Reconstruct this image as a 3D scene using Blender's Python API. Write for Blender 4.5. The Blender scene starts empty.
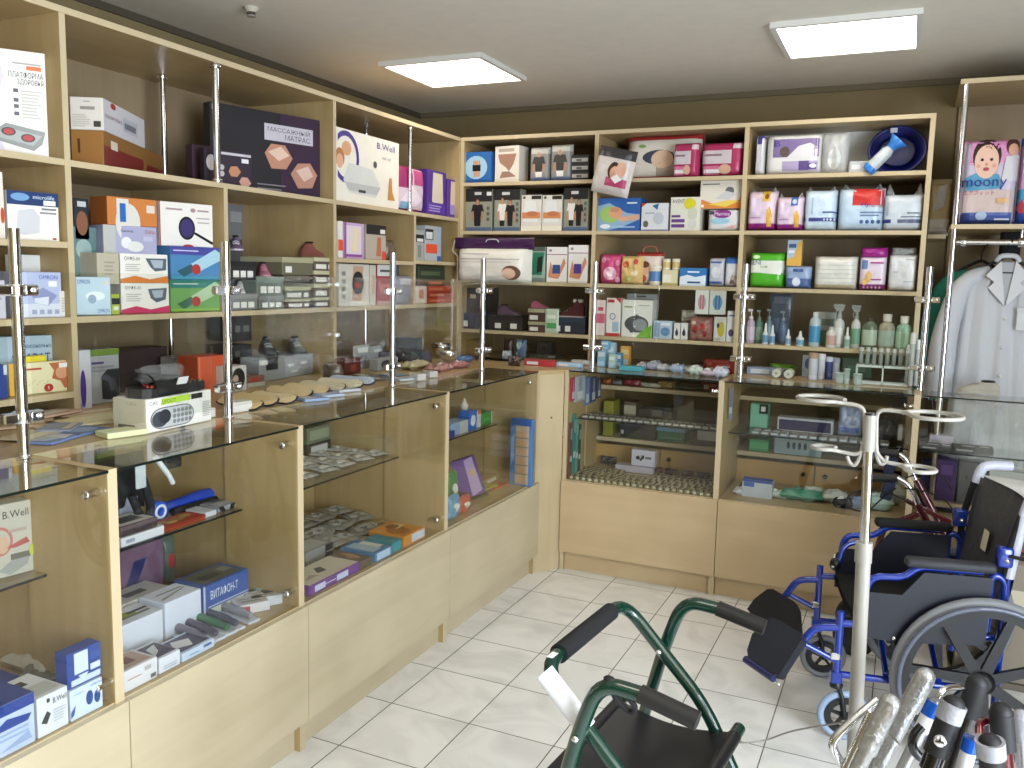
import bpy, bmesh, math, random
from mathutils import Vector, Matrix, noise
random.seed(7)
PI = math.pi
COL = bpy.context.scene.collection
# ------------------------------------------------------------------ camera measured from the photograph (1024 x 768, f = 856 px)
F, CX, CY, EYE = 856.0, 512.0, 384.0, 1.5
def _d(u, v): return Vector((u - CX, -(v - CY), -F)).normalized()
ay = _d(909, 286); ax_ = -_d(-1370, 233); ax_ = (ax_ - ay * ax_.dot(ay)).normalized(); az = ax_.cross(ay)
ROT = Matrix((ax_, ay, az))
def ray(u, v): return ROT @ Vector((u - CX, -(v - CY), -F))
def hit(u, v, axis, val):
    r = ray(u, v); o = Vector((0, 0, EYE)); return o + r * ((val - o[axis]) / r[axis])
def hitp(u, v, p, n):
    r = ray(u, v); o = Vector((0, 0, EYE)); n = Vector(n); return o + r * ((Vector(p) - o).dot(n) / r.dot(n))
def at(u, v, dist):
    return Vector((0, 0, EYE)) + ray(u, v) * (dist / F)
cam = bpy.data.cameras.new('camera'); co = bpy.data.objects.new('camera', cam); COL.objects.link(co)
cam.sensor_width = 36; cam.lens = F / 1024 * 36; cam.clip_start = .02
M4 = ROT.to_4x4(); M4.translation = (0, 0, EYE); co.matrix_world = M4
bpy.context.scene.camera = co
# ------------------------------------------------------------------ materials
def lin(h):
    if not isinstance(h, str): return tuple(h)
    if len(h) == 3: h = ''.join(c * 2 for c in h)
    r = []
    for i in (0, 2, 4):
        c = int(h[i:i + 2], 16) / 255; r.append(c / 12.92 if c <= .04045 else ((c + .055) / 1.055) ** 2.4)
    return tuple(r)
MC = {}
def base_mat(name):
    m = bpy.data.materials.new(name); m.use_nodes = True; nt = m.node_tree
    return m, nt, nt.nodes, nt.links, nt.nodes['Principled BSDF']
def paint(h, rough=.45, metal=0, coat=0, var=.06):
    """printed card / plastic / paint: flat colour with a slight mottling of its own"""
    k = ('p', h, rough, metal, coat)
    if k in MC: return MC[k]
    m, nt, N, L, b = base_mat('paint_%s' % (h if isinstance(h, str) else 'c'))
    c = lin(h); tc = N.new('ShaderNodeTexCoord'); nz = N.new('ShaderNodeTexNoise'); nz.inputs['Scale'].default_value = 14
    L.new(tc.outputs['Object'], nz.inputs['Vector'])
    mr = N.new('ShaderNodeMixRGB'); mr.inputs[1].default_value = (*[x * (1 - var) for x in c], 1); mr.inputs[2].default_value = (*[min(1, x * (1 + var)) for x in c], 1)
    L.new(nz.outputs['Fac'], mr.inputs[0]); L.new(mr.outputs[0], b.inputs['Base Color'])
    b.inputs['Roughness'].default_value = rough; b.inputs['Metallic'].default_value = metal; b.inputs['Coat Weight'].default_value = coat
    MC[k] = m; return m
def plastic(h): return paint(h, .3)
def fabric(h, sc=400):
    k = ('f', h)
    if k in MC: return MC[k]
    m, nt, N, L, b = base_mat('fabric_%s' % h); c = lin(h)
    tc = N.new('ShaderNodeTexCoord'); nz = N.new('ShaderNodeTexNoise'); nz.inputs['Scale'].default_value = sc; nz.inputs['Detail'].default_value = 3
    L.new(tc.outputs['Object'], nz.inputs['Vector']); bp = N.new('ShaderNodeBump'); bp.inputs['Strength'].default_value = .25; bp.inputs['Distance'].default_value = .002
    L.new(nz.outputs['Fac'], bp.inputs['Height']); L.new(bp.outputs[0], b.inputs['Normal'])
    b.inputs['Base Color'].default_value = (*c, 1); b.inputs['Roughness'].default_value = .85
    MC[k] = m; return m
def wrap(h, rough=.22):
    """crinkled plastic film over a soft pack"""
    k = ('w', h, rough)
    if k in MC: return MC[k]
    m, nt, N, L, b = base_mat('film_%s' % h); c = lin(h)
    tc = N.new('ShaderNodeTexCoord'); nz = N.new('ShaderNodeTexNoise'); nz.inputs['Scale'].default_value = 22; nz.inputs['Detail'].default_value = 5; nz.inputs['Distortion'].default_value = 1.2
    L.new(tc.outputs['Object'], nz.inputs['Vector']); bp = N.new('ShaderNodeBump'); bp.inputs['Strength'].default_value = .4; bp.inputs['Distance'].default_value = .010
    L.new(nz.outputs['Fac'], bp.inputs['Height']); L.new(bp.outputs[0], b.inputs['Normal'])
    b.inputs['Base Color'].default_value = (*c, 1); b.inputs['Roughness'].default_value = rough
    MC[k] = m; return m
def clearfilm(h='ffffff', a=.35):
    k = ('cf', h, a)
    if k in MC: return MC[k]
    m, nt, N, L, b = base_mat('clear_film'); c = lin(h)
    tc = N.new('ShaderNodeTexCoord'); nz = N.new('ShaderNodeTexNoise'); nz.inputs['Scale'].default_value = 30; nz.inputs['Detail'].default_value = 4
    L.new(tc.outputs['Object'], nz.inputs['Vector']); bp = N.new('ShaderNodeBump'); bp.inputs['Strength'].default_value = .8; bp.inputs['Distance'].default_value = .01
    L.new(nz.outputs['Fac'], bp.inputs['Height']); L.new(bp.outputs[0], b.inputs['Normal'])
    b.inputs['Base Color'].default_value = (*c, 1); b.inputs['Roughness'].default_value = .12; b.inputs['Alpha'].default_value = a
    MC[k] = m; return m
def glass(tint=(.965, .972, .955), refl=1.0):
    k = ('g', tint)
    if k in MC: return MC[k]
    m = bpy.data.materials.new('pane_glass'); m.use_nodes = True; nt = m.node_tree; N = nt.nodes; L = nt.links; N.clear()
    o = N.new('ShaderNodeOutputMaterial'); t = N.new('ShaderNodeBsdfTransparent'); g = N.new('ShaderNodeBsdfGlossy'); g.inputs['Roughness'].default_value = .01
    t.inputs[0].default_value = (*tint, 1); f = N.new('ShaderNodeFresnel'); ge = N.new('ShaderNodeNewGeometry'); mr = N.new('ShaderNodeMapRange'); mr.inputs[3].default_value = 1.45; mr.inputs[4].default_value = 1 / 1.45; L.new(ge.outputs['Backfacing'], mr.inputs[0]); L.new(mr.outputs[0], f.inputs['IOR']); mx = N.new('ShaderNodeMixShader')
    L.new(f.outputs[0], mx.inputs[0]); L.new(t.outputs[0], mx.inputs[1]); L.new(g.outputs[0], mx.inputs[2]); L.new(mx.outputs[0], o.inputs[0])
    MC[k] = m; return m
def crinkle(h, metal=.7):
    """metal tube under wrinkled clear film"""
    k = ('cr', h)
    if k in MC: return MC[k]
    m = wrap(h, .2).copy(); b = m.node_tree.nodes['Principled BSDF']; b.inputs['Metallic'].default_value = metal; m.node_tree.nodes['Noise Texture'].inputs['Scale'].default_value = 60
    MC[k] = m; return m
def chrome():
    if 'chrome' in MC: return MC['chrome']
    m, nt, N, L, b = base_mat('chrome'); b.inputs['Base Color'].default_value = (.78, .78, .8, 1); b.inputs['Metallic'].default_value = 1
    nz = N.new('ShaderNodeTexNoise'); nz.inputs['Scale'].default_value = 60; mp = N.new('ShaderNodeMapRange'); mp.inputs[3].default_value = .08; mp.inputs[4].default_value = .16
    L.new(nz.outputs['Fac'], mp.inputs[0]); L.new(mp.outputs[0], b.inputs['Roughness']); MC['chrome'] = m; return m
def wood(name, c1, c2, axis=2, rough=.38):
    k = ('wood', name, axis)
    if k in MC: return MC[k]
    m, nt, N, L, b = base_mat(name)
    tc = N.new('ShaderNodeTexCoord'); mp = N.new('ShaderNodeMapping'); s = [9, 9, 9]; s[axis] = .9; mp.inputs['Scale'].default_value = s
    L.new(tc.outputs['Object'], mp.inputs[0]); nz = N.new('ShaderNodeTexNoise'); nz.inputs['Scale'].default_value = 1.6; nz.inputs['Detail'].default_value = 6; nz.inputs['Distortion'].default_value = 1.1
    L.new(mp.outputs[0], nz.inputs['Vector']); n2 = N.new('ShaderNodeTexNoise'); n2.inputs['Scale'].default_value = 3.2; n2.inputs['Detail'].default_value = 2; L.new(tc.outputs['Object'], n2.inputs['Vector'])
    ad = N.new('ShaderNodeMath'); ad.operation = 'MULTIPLY_ADD'; ad.inputs[1].default_value = .6; L.new(n2.outputs['Fac'], ad.inputs[0]); 
    m2 = N.new('ShaderNodeMath'); m2.operation = 'MULTIPLY'; m2.inputs[1].default_value = .4; L.new(nz.outputs['Fac'], m2.inputs[0]); L.new(m2.outputs[0], ad.inputs[2])
    cr = N.new('ShaderNodeValToRGB'); cr.color_ramp.elements[0].position = .36; cr.color_ramp.elements[1].position = .64
    cr.color_ramp.elements[0].color = (*lin(c1), 1); cr.color_ramp.elements[1].color = (*lin(c2), 1)
    L.new(ad.outputs[0], cr.inputs[0]); L.new(cr.outputs[0], b.inputs['Base Color']); b.inputs['Roughness'].default_value = rough
    MC[k] = m; return m
WV = wood('maple_laminate', 'a38a5c', 'b89f74', 2)
WH = wood('maple_laminate_horizontal', 'a38a5c', 'b89f74', 1)
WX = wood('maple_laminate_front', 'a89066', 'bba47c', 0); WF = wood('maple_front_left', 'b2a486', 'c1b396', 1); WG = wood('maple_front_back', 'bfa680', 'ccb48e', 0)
WE = paint('c4b290', .45); WD = wood('oak_door', 'b08b50', 'bf9b62', 0)
GL = glass(); GE = paint('141c18', .25); CH = chrome(); BLK = paint('18181a', .5); RUB = paint('141416', .7)
# ------------------------------------------------------------------ mesh builder
def rep(M, p): return M @ Vector(p) if M else Vector(p)
class MB:
    def __init__(s): s.v = []; s.f = []; s.mi = []; s.sm = []; s.mats = []
    def idx(s, m):
        if m not in s.mats: s.mats.append(m)
        return s.mats.index(m)
    def add(s, vs, fs, m, smooth=False, M=None):
        o = len(s.v); s.v += [tuple(rep(M, p)) for p in vs]; i = s.idx(m)
        for f in fs: s.f.append(tuple(o + k for k in f)); s.mi.append(i); s.sm.append(smooth)
        return s
    def box(s, lo, hi, m, r=0, M=None):
        if r <= 0:
            x0, y0, z0 = lo; x1, y1, z1 = hi
            vs = [(x0, y0, z0), (x1, y0, z0), (x1, y1, z0), (x0, y1, z0), (x0, y0, z1), (x1, y0, z1), (x1, y1, z1), (x0, y1, z1)]
            return s.add(vs, [(0, 3, 2, 1), (4, 5, 6, 7), (0, 1, 5, 4), (1, 2, 6, 5), (2, 3, 7, 6), (3, 0, 4, 7)], m, False, M)
        bm = bmesh.new(); bmesh.ops.create_cube(bm, size=1)
        c = [(a + b) / 2 for a, b in zip(lo, hi)]; d = [b - a for a, b in zip(lo, hi)]
        for v in bm.verts: v.co = Vector([c[i] + v.co[i] * d[i] for i in range(3)])
        r = min(r, min(d) * .45)
        bmesh.ops.bevel(bm, geom=list(bm.edges), offset=r, segments=2 if r > .004 else 1, profile=.5, affect='EDGES')
        bm.verts.index_update()
        s.add([v.co[:] for v in bm.verts], [[v.index for v in f.verts] for f in bm.faces], m, r > .004, M); bm.free(); return s
    def tube(s, pts, r, m, seg=12, fil=.0, cap=True, closed=False, M=None):
        P = [Vector(p) for p in pts]
        if fil > 0 and len(P) > 2:
            Q = [] if closed else [P[0]]
            rng = range(len(P)) if closed else range(1, len(P) - 1)
            for i in rng:
                a, b, c = P[i - 1], P[i], P[(i + 1) % len(P)]
                d1 = min(fil, (a - b).length * .45); d2 = min(fil, (c - b).length * .45)
                p0 = b + (a - b).normalized() * d1; p2 = b + (c - b).normalized() * d2
                for k in range(7):
                    t = k / 6; Q.append(p0 * (1 - t) ** 2 + b * 2 * t * (1 - t) + p2 * t * t)
            if not closed: Q.append(P[-1])
            P = Q
        n = len(P); rr = r if isinstance(r, (list, tuple)) else None
        vs = []; up = None
        for i in range(n):
            t = (P[(i + 1) % n] - P[i - 1]) if (closed or 0 < i < n - 1) else (P[1] - P[0] if i == 0 else P[-1] - P[-2])
            t.normalize()
            if up is None: up = t.orthogonal().normalized()
            else: up = (up - t * up.dot(t)); up = up.normalized() if up.length > 1e-6 else t.orthogonal().normalized()
            w = t.cross(up); R_ = (rr[0] + (rr[1] - rr[0]) * i / (n - 1)) if rr else r
            for k in range(seg):
                a = 2 * PI * k / seg; vs.append(P[i] + (up * math.cos(a) + w * math.sin(a)) * R_)
        fs = []
        for i in range(n if closed else n - 1):
            j = (i + 1) % n
            for k in range(seg): k2 = (k + 1) % seg; fs.append((i * seg + k, i * seg + k2, j * seg + k2, j * seg + k))
        s.add(vs, fs, m, True, M)
        if cap and not closed:
            s.add(vs[:seg], [tuple(range(seg))[::-1]], m, False, M); s.add(vs[-seg:], [tuple(range(seg))], m, False, M)
        return s
    def lathe(s, prof, m, seg=20, M=None, smooth=True):
        closed = (Vector(prof[0]) - Vector(prof[-1])).length < 1e-6
        vs = [(r * math.cos(2 * PI * k / seg), r * math.sin(2 * PI * k / seg), z) for r, z in prof for k in range(seg)]
        fs = [(i * seg + k, i * seg + (k + 1) % seg, (i + 1) * seg + (k + 1) % seg, (i + 1) * seg + k) for i in range(len(prof) - 1) for k in range(seg)]
        s.add(vs, fs, m, smooth, M); n = len(vs)
        if closed: return s
        if prof[0][0] > 1e-5: s.add(vs[:seg], [tuple(range(seg))[::-1]], m, False, M)
        if prof[-1][0] > 1e-5: s.add(vs[n - seg:], [tuple(range(seg))], m, False, M)
        return s
    def prism(s, poly, m, h, M=None, smooth=False):   # polygon in local xy, extruded along z 0..h
        n = len(poly); vs = [(x, y, 0) for x, y in poly] + [(x, y, h) for x, y in poly]
        return s.add(vs, [tuple(range(n))[::-1], tuple(range(n, 2 * n))] + [(i, (i + 1) % n, n + (i + 1) % n, n + i) for i in range(n)], m, smooth, M)
    def ball(s, c, r, m, M=None, seg=14, rings=8):
        rx, ry, rz = r if isinstance(r, (tuple, list)) else (r, r, r)
        T = Matrix.Translation(c) @ Matrix.Diagonal((rx, ry, rz, 1)); 
        return s.lathe([(max(1e-6, math.sin(PI * i / rings)), -math.cos(PI * i / rings)) for i in range(rings + 1)], m, seg, (M @ T) if M else T)
    def build(s, name, parent=None, loc=(0, 0, 0), rz=0, rot=None):
        me = bpy.data.meshes.new(name); me.from_pydata(s.v, [], s.f)
        for m in s.mats: me.materials.append(m)
        me.polygons.foreach_set('material_index', s.mi); me.polygons.foreach_set('use_smooth', s.sm); me.update()
        o = bpy.data.objects.new(name, me); COL.objects.link(o); o.location = loc; o.rotation_euler = rot or (0, 0, rz)
        if parent: o.parent = parent
        return o
def tag(o, label, cat, group=None, kind=None):
    if label: o['label'] = label
    if cat: o['category'] = cat
    if group: o['group'] = group
    if kind: o['kind'] = kind
    return o
def thing(name, label, cat, loc=(0, 0, 0), rz=0, group=None):
    o = bpy.data.objects.new(name, None); COL.objects.link(o); o.location = loc; o.rotation_euler = (0, 0, rz); o.empty_display_size = .05
    return tag(o, label, cat, group)
def copy_tree(o, parent=None):
    c = o.copy(); COL.objects.link(c); c.parent = parent
    for ch in list(o.children): copy_tree(ch, c)
    return c
def struct(o): o['kind'] = 'structure'; return o
# ------------------------------------------------------------------ lettering and printed art
TX = {}
def text_mesh(t):
    if t not in TX:
        cu = bpy.data.curves.new('lettering', 'FONT'); cu.body = t; cu.resolution_u = 2; cu.size = 1; ob = bpy.data.objects.new('lettering', cu)
        me = bpy.data.meshes.new_from_object(ob)
        vs = [v.co[:2] for v in me.vertices]; fs = [tuple(p.vertices) for p in me.polygons]
        bpy.data.objects.remove(ob); bpy.data.curves.remove(cu); bpy.data.meshes.remove(me)
        x0 = min(v[0] for v in vs); x1 = max(v[0] for v in vs); y0 = min(v[1] for v in vs); y1 = max(v[1] for v in vs)
        TX[t] = ([((x - x0) / (x1 - x0), (y - y0) / (y1 - y0)) for x, y in vs], fs)
    return TX[t]
def R(x0, y0, x1, y1, c): return ('r', x0, y0, x1, y1, c)
def E(cx, cy, rx, ry, c): return ('e', cx, cy, rx, ry, c)
def P(pts, c): return ('p', pts, c)
def T(x0, y0, x1, y1, t, c): return ('t', x0, y0, x1, y1, t, c)
def ring(cx, cy, rx, ry, w, c): return ('o', cx, cy, rx, ry, w, c)
def lines(x0, y0, x1, y1, n, c='999999'):
    random.seed(int((x0 + y1) * 999)); h = (y1 - y0) / n
    return [R(x0, y0 + h * i, x0 + (x1 - x0) * random.uniform(.7, 1), y0 + h * (i + .42), c) for i in range(n)]
def fig(x0, y0, x1, y1, shirt='17171a', legs='17171a', skin='c98f70', hair='4a3020'):
    w = x1 - x0; h = y1 - y0; X = lambda a: x0 + a * w; Y = lambda a: y0 + a * h
    return [P([(X(.05), Y(.2)), (X(.2), Y(.2)), (X(.3), Y(.65)), (X(.12), Y(.68))], skin), P([(X(.8), Y(.2)), (X(.95), Y(.2)), (X(.88), Y(.68)), (X(.7), Y(.65))], skin),
            P([(X(.28), Y(0)), (X(.72), Y(0)), (X(.75), Y(.22)), (X(.25), Y(.22))], legs), P([(X(.27), Y(.2)), (X(.73), Y(.2)), (X(.78), Y(.55)), (X(.98), Y(.5)), (X(.85), Y(.78)), (X(.15), Y(.78)), (X(.02), Y(.5)), (X(.22), Y(.55))], shirt),
            E(X(.5), Y(.88), .16 * w, .12 * h, hair), E(X(.5), Y(.85), .12 * w, .1 * h, skin)]
def face(cx, cy, rx, ry, skin='d9a688', hair='2a1c14', smile=True):
    return [E(cx, cy + ry * .25, rx * 1.08, ry * 1.0, hair), E(cx, cy - ry * .05, rx * .92, ry * .9, skin), E(cx - rx * .35, cy + ry * .05, rx * .13, ry * .08, '1c1412'), E(cx + rx * .35, cy + ry * .05, rx * .13, ry * .08, '1c1412'),
            E(cx, cy - ry * .2, rx * .1, ry * .07, 'c08066'), E(cx, cy - ry * .45, rx * .24, ry * .10, 'a84850'), E(cx - rx * .6, cy - ry * .28, rx * .16, ry * .1, 'd89a88'), E(cx + rx * .6, cy - ry * .28, rx * .16, ry * .1, 'd89a88')] 
def put_art(mb, art, S, off=.0006, ne=18):
    curved = mb_n > 1; step = .0005 if curved else .00012
    for lay, a in enumerate(art):
        o = off + (lay + 1) * step; k = a[0]
        if k == 'r':
            _, x0, y0, x1, y1, c = a; nx = max(1, math.ceil((x1 - x0) / .07)) if curved else 1; ny = max(1, math.ceil((y1 - y0) / .07)) if curved else 1
            vs = [S(x0 + (x1 - x0) * i / nx, y0 + (y1 - y0) * j / ny, o) for j in range(ny + 1) for i in range(nx + 1)]
            fs = [(j * (nx + 1) + i, j * (nx + 1) + i + 1, (j + 1) * (nx + 1) + i + 1, (j + 1) * (nx + 1) + i) for j in range(ny) for i in range(nx)]
        elif k in 'ep':
            if k == 'e': _, cx, cy, rx, ry, c = a; pts = [(cx + rx * math.cos(2 * PI * i / ne), cy + ry * math.sin(2 * PI * i / ne)) for i in range(ne)]
            else: _, pts, c = a
            if not curved: vs = [S(x, y, o) for x, y in pts]; fs = [tuple(range(len(pts)))]
            else:
                q = []
                for i, p in enumerate(pts):
                    p2 = pts[(i + 1) % len(pts)]; m_ = max(1, math.ceil(math.hypot(p2[0] - p[0], p2[1] - p[1]) / .09)); q += [(p[0] + (p2[0] - p[0]) * t / m_, p[1] + (p2[1] - p[1]) * t / m_) for t in range(m_)]
                cx = sum(p[0] for p in q) / len(q); cy = sum(p[1] for p in q) / len(q); n = len(q); rg = 4; vs = [S(cx, cy, o)]
                for g in range(1, rg + 1): vs += [S(cx + (x - cx) * g / rg, cy + (y - cy) * g / rg, o) for x, y in q]
                fs = [(0, 1 + i, 1 + (i + 1) % n) for i in range(n)]
                for g in range(1, rg): fs += [(1 + (g - 1) * n + i, 1 + g * n + i, 1 + g * n + (i + 1) % n, 1 + (g - 1) * n + (i + 1) % n) for i in range(n)]
        elif k == 'o':
            _, cx, cy, rx, ry, w, c = a; n2 = 24
            vs = [S(cx + rx * q * math.cos(2 * PI * i / n2), cy + ry * q * math.sin(2 * PI * i / n2), o) for q in (1, 1 - w) for i in range(n2)]
            fs = [(i, (i + 1) % n2, n2 + (i + 1) % n2, n2 + i) for i in range(n2)]
        elif k == 't':
            _, x0, y0, x1, y1, t, c = a; tv, fs = text_mesh(t); vs = [S(x0 + (x1 - x0) * x, y0 + (y1 - y0) * y, o + (.0012 if curved else .0003)) for x, y in tv]
        mb.add(vs, fs, c if not isinstance(c, str) else paint(c, .4), False)
mb_n = 1
def box_mb(w, d, h, col, art=(), top=(), left=(), right=(), r=.0015, side=None):
    """card carton, local x = width, y = depth (front at 0), z up"""
    global mb_n; mb_n = 1
    mb = MB(); m = col if not isinstance(col, str) else paint(col, .5); mb.box((-w / 2, 0, 0), (w / 2, d, h), m, r)
    if side: sm = paint(side, .55); mb.box((-w / 2 - .0004, .001, .001), (-w / 2 + .001, d - .001, h - .001), sm); mb.box((w / 2 - .001, .001, .001), (w / 2 + .0004, d - .001, h - .001), sm)
    put_art(mb, art, lambda u, v, o: (-w / 2 + u * w, -o, v * h)); put_art(mb, top, lambda u, v, o: (-w / 2 + u * w, v * d, h + o))
    put_art(mb, right, lambda u, v, o: (w / 2 + o, u * d, v * h)); put_art(mb, left, lambda u, v, o: (-w / 2 - o, (1 - u) * d, v * h))
    return mb
def pack_mb(w, d, h, mat, art=(), sharp=3.0, wr=.004, seed=0, pinch=.0, n=14, shear=0, lean=0):
    """soft film pack: bulging front and back meeting in a seam"""
    global mb_n
    mb = MB()
    def bul(u, v):
        a = max(0, 1 - abs(2 * u - 1) ** sharp); b = max(0, 1 - abs(2 * v - 1) ** sharp); return (a * b) ** .45
    def S(u, v, o, back=False):
        b = bul(u, v); q = noise.noise(Vector((u * 5 + seed * 3.1, v * 5, seed))) * wr * b
        pz = pinch * (abs(2 * u - 1) ** 3) * (1 if v > .5 else -1) * abs(2 * v - 1)
        y = d / 2 + (d / 2 * b + q + o) * (1 if back else -1) + lean * v
        return (-w / 2 + u * w + shear * v, y, v * h + pz + (.5 - v) * 0)
    for bk in (False, True):
        vs = [S(i / n, j / n, 0, bk) for j in range(n + 1) for i in range(n + 1)]
        fs = [(j * (n + 1) + i, j * (n + 1) + i + 1, (j + 1) * (n + 1) + i + 1, (j + 1) * (n + 1) + i) for j in range(n) for i in range(n)]
        if bk: fs = [f[::-1] for f in fs]
        mb.add(vs, fs, mat if not isinstance(mat, str) else wrap(mat), True)
    mb_n = 8; put_art(mb, art, S, .0012); mb_n = 1
    return mb
def pix(rect, pl, z0=None, phi=0):
    """rect (u0,v0,u1,v1) of a front face standing at the shelf edge plane pl, turned by phi towards the shop
    -> location of its base centre, width, height"""
    u0, v0, u1, v1 = rect; ax, val = pl; vm = (v0 + v1) / 2; um = (u0 + u1) / 2
    if phi == 0:
        a = hit(u0, vm, ax, val); b = hit(u1, vm, ax, val); t = hit(um, v0, ax, val).z; bt = hit(um, v1, ax, val).z
    else:
        b = hit(u1, vm, ax, val); n = (math.cos(phi), -math.sin(phi), 0) if ax == 0 else (-math.sin(phi), -math.cos(phi), 0)
        a = hitp(u0, vm, b, n); t = hitp(um, v0, b, n).z; bt = hitp(um, v1, b, n).z
    if z0 is not None: bt = z0
    c = (a + b) / 2; return Vector((c.x, c.y, bt)), Vector((b.x - a.x, b.y - a.y, 0)).length, t - bt
LP = (0, -2.395); BP = (1, 4.425)
def rzof(pl): return PI / 2 if pl[0] == 0 else 0
LAST = {}
def item(name, label, cat, rect, pl, z0, d, col, art=(), kind='box', group=None, phi=0, rect_h=None, **kw):
    """one shelved product; z0 'on' = stands on the previous one"""
    if z0 == 'on': z0 = LAST['top'] + .001
    phi = math.radians(phi); loc, w, h = pix(rect, pl, z0, phi); w = max(.012, w - .002); h = max(.008, rect_h or h)
    mb = box_mb(w, d, h, col, art, **kw) if kind == 'box' else pack_mb(w, d, h, col, art, **kw)
    o = mb.build(name, None, loc, rzof(pl) - phi); tag(o, label, cat, group)
    LAST.update(top=loc.z + h, w=w, h=h, d=d, o=o); return o
# ================================================================== THE SETTING
def plane_struct(name, lo, hi, m): o = MB().box(lo, hi, m).build(name); return struct(o)
def tile_mat():
    m, nt, N, L, b = base_mat('marbled_floor_tile')
    tc = N.new('ShaderNodeTexCoord'); sx = N.new('ShaderNodeSeparateXYZ'); L.new(tc.outputs['Object'], sx.inputs[0])
    def grid(out, off):
        a = N.new('ShaderNodeMath'); a.operation = 'SUBTRACT'; a.inputs[1].default_value = off; L.new(out, a.inputs[0])
        d = N.new('ShaderNodeMath'); d.operation = 'PINGPONG'; d.inputs[1].default_value = .1535; L.new(a.outputs[0], d.inputs[0])
        c = N.new('ShaderNodeMath'); c.operation = 'LESS_THAN'; c.inputs[1].default_value = .0019; L.new(d.outputs[0], c.inputs[0]); 
        fl = N.new('ShaderNodeMath'); fl.operation = 'DIVIDE'; fl.inputs[1].default_value = .307; L.new(a.outputs[0], fl.inputs[0]); f2 = N.new('ShaderNodeMath'); f2.operation = 'FLOOR'; L.new(fl.outputs[0], f2.inputs[0])
        return c, f2
    gx, ix = grid(sx.outputs[0], -1.548 - .307 * 12); gy, iy = grid(sx.outputs[1], 2.122 - .307 * 20)
    mx = N.new('ShaderNodeMath'); mx.operation = 'MAXIMUM'; L.new(gx.outputs[0], mx.inputs[0]); L.new(gy.outputs[0], mx.inputs[1])
    cb = N.new('ShaderNodeCombineXYZ'); L.new(ix.outputs[0], cb.inputs[0]); L.new(iy.outputs[0], cb.inputs[1])
    wn = N.new('ShaderNodeTexWhiteNoise'); L.new(cb.outputs[0], wn.inputs['Vector'])
    va = N.new('ShaderNodeVectorMath'); va.operation = 'MULTIPLY_ADD'; va.inputs[1].default_value = (9, 9, 9); L.new(wn.outputs['Color'], va.inputs[0]); L.new(tc.outputs['Object'], va.inputs[2])
    nz = N.new('ShaderNodeTexNoise'); nz.inputs['Scale'].default_value = 3.2; nz.inputs['Detail'].default_value = 8; nz.inputs['Distortion'].default_value = 1.8; L.new(va.outputs[0], nz.inputs['Vector'])
    cr = N.new('ShaderNodeValToRGB'); e = cr.color_ramp.elements; e[0].position = .3; e[0].color = (*lin('dad9d6'), 1); e[1].position = .56; e[1].color = (*lin('eeedea'), 1); L.new(nz.outputs['Fac'], cr.inputs[0])
    mr = N.new('ShaderNodeMixRGB'); mr.inputs[2].default_value = (*lin('5b554b'), 1); L.new(mx.outputs[0], mr.inputs[0]); L.new(cr.outputs[0], mr.inputs[1]); L.new(mr.outputs[0], b.inputs['Base Color'])
    rr = N.new('ShaderNodeMapRange'); rr.inputs[3].default_value = .2; rr.inputs[4].default_value = .8; L.new(mx.outputs[0], rr.inputs[0]); L.new(rr.outputs[0], b.inputs['Roughness'])
    bp = N.new('ShaderNodeBump'); bp.invert = True; bp.inputs['Strength'].default_value = .4; bp.inputs['Distance'].default_value = .002; L.new(mx.outputs[0], bp.inputs['Height']); L.new(bp.outputs[0], b.inputs['Normal'])
    return m
XL, XR, YB, YF, ZC = -2.92, 2.4, 4.87, -1.9, 2.52
WALL = paint('80704e', .8); CEIL = paint('dcd5c8', .75)
plane_struct('floor', (XL - .1, YF - .1, -.06), (XR + .1, YB + .1, 0), tile_mat())
plane_struct('ceiling', (XL - .1, YF - .1, ZC), (XR + .1, YB + .1, ZC + .06), CEIL)
plane_struct('wall_left', (XL - .1, YF, 0), (XL, YB, ZC), WALL)
plane_struct('wall_back', (XL - .1, YB, 0), (XR + .1, YB + .1, ZC), WALL)
plane_struct('wall_front', (XL - .1, YF - .1, 0), (XR + .1, YF, ZC), WALL)
mb = MB(); WY0, WY1 = -1.55, 1.25  # right wall, out of the picture, with the wide shop window
for lo, hi in (((XR, YF, 0), (XR + .1, WY0, ZC)), ((XR, WY1, 0), (XR + .1, YB, ZC)), ((XR, WY0, 0), (XR + .1, WY1, .35)), ((XR, WY0, 2.35), (XR + .1, WY1, ZC))): mb.box(lo, hi, WALL)
struct(mb.build('wall_right'))
mb = MB(); fm = paint('e8e8e6', .4)
for y in (WY0, -.65, .3, WY1 - .05): mb.box((XR + .03, y, .35), (XR + .08, y + .05, 2.35), fm)
for z in (.35, 2.3): mb.box((XR + .03, WY0, z), (XR + .08, WY1, z + .05), fm)
struct(mb.build('window_1'))
mb = MB(); mb.box((XL, YB - .012, ZC - .03), (XR, YB, ZC), paint('6a6048', .7)); struct(mb.build('trim_1'))
mb = MB(); mb.box((XL, YF, ZC - .03), (XL + .012, YB, ZC), paint('4a4234', .7)); struct(mb.build('trim_2'))
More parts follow.
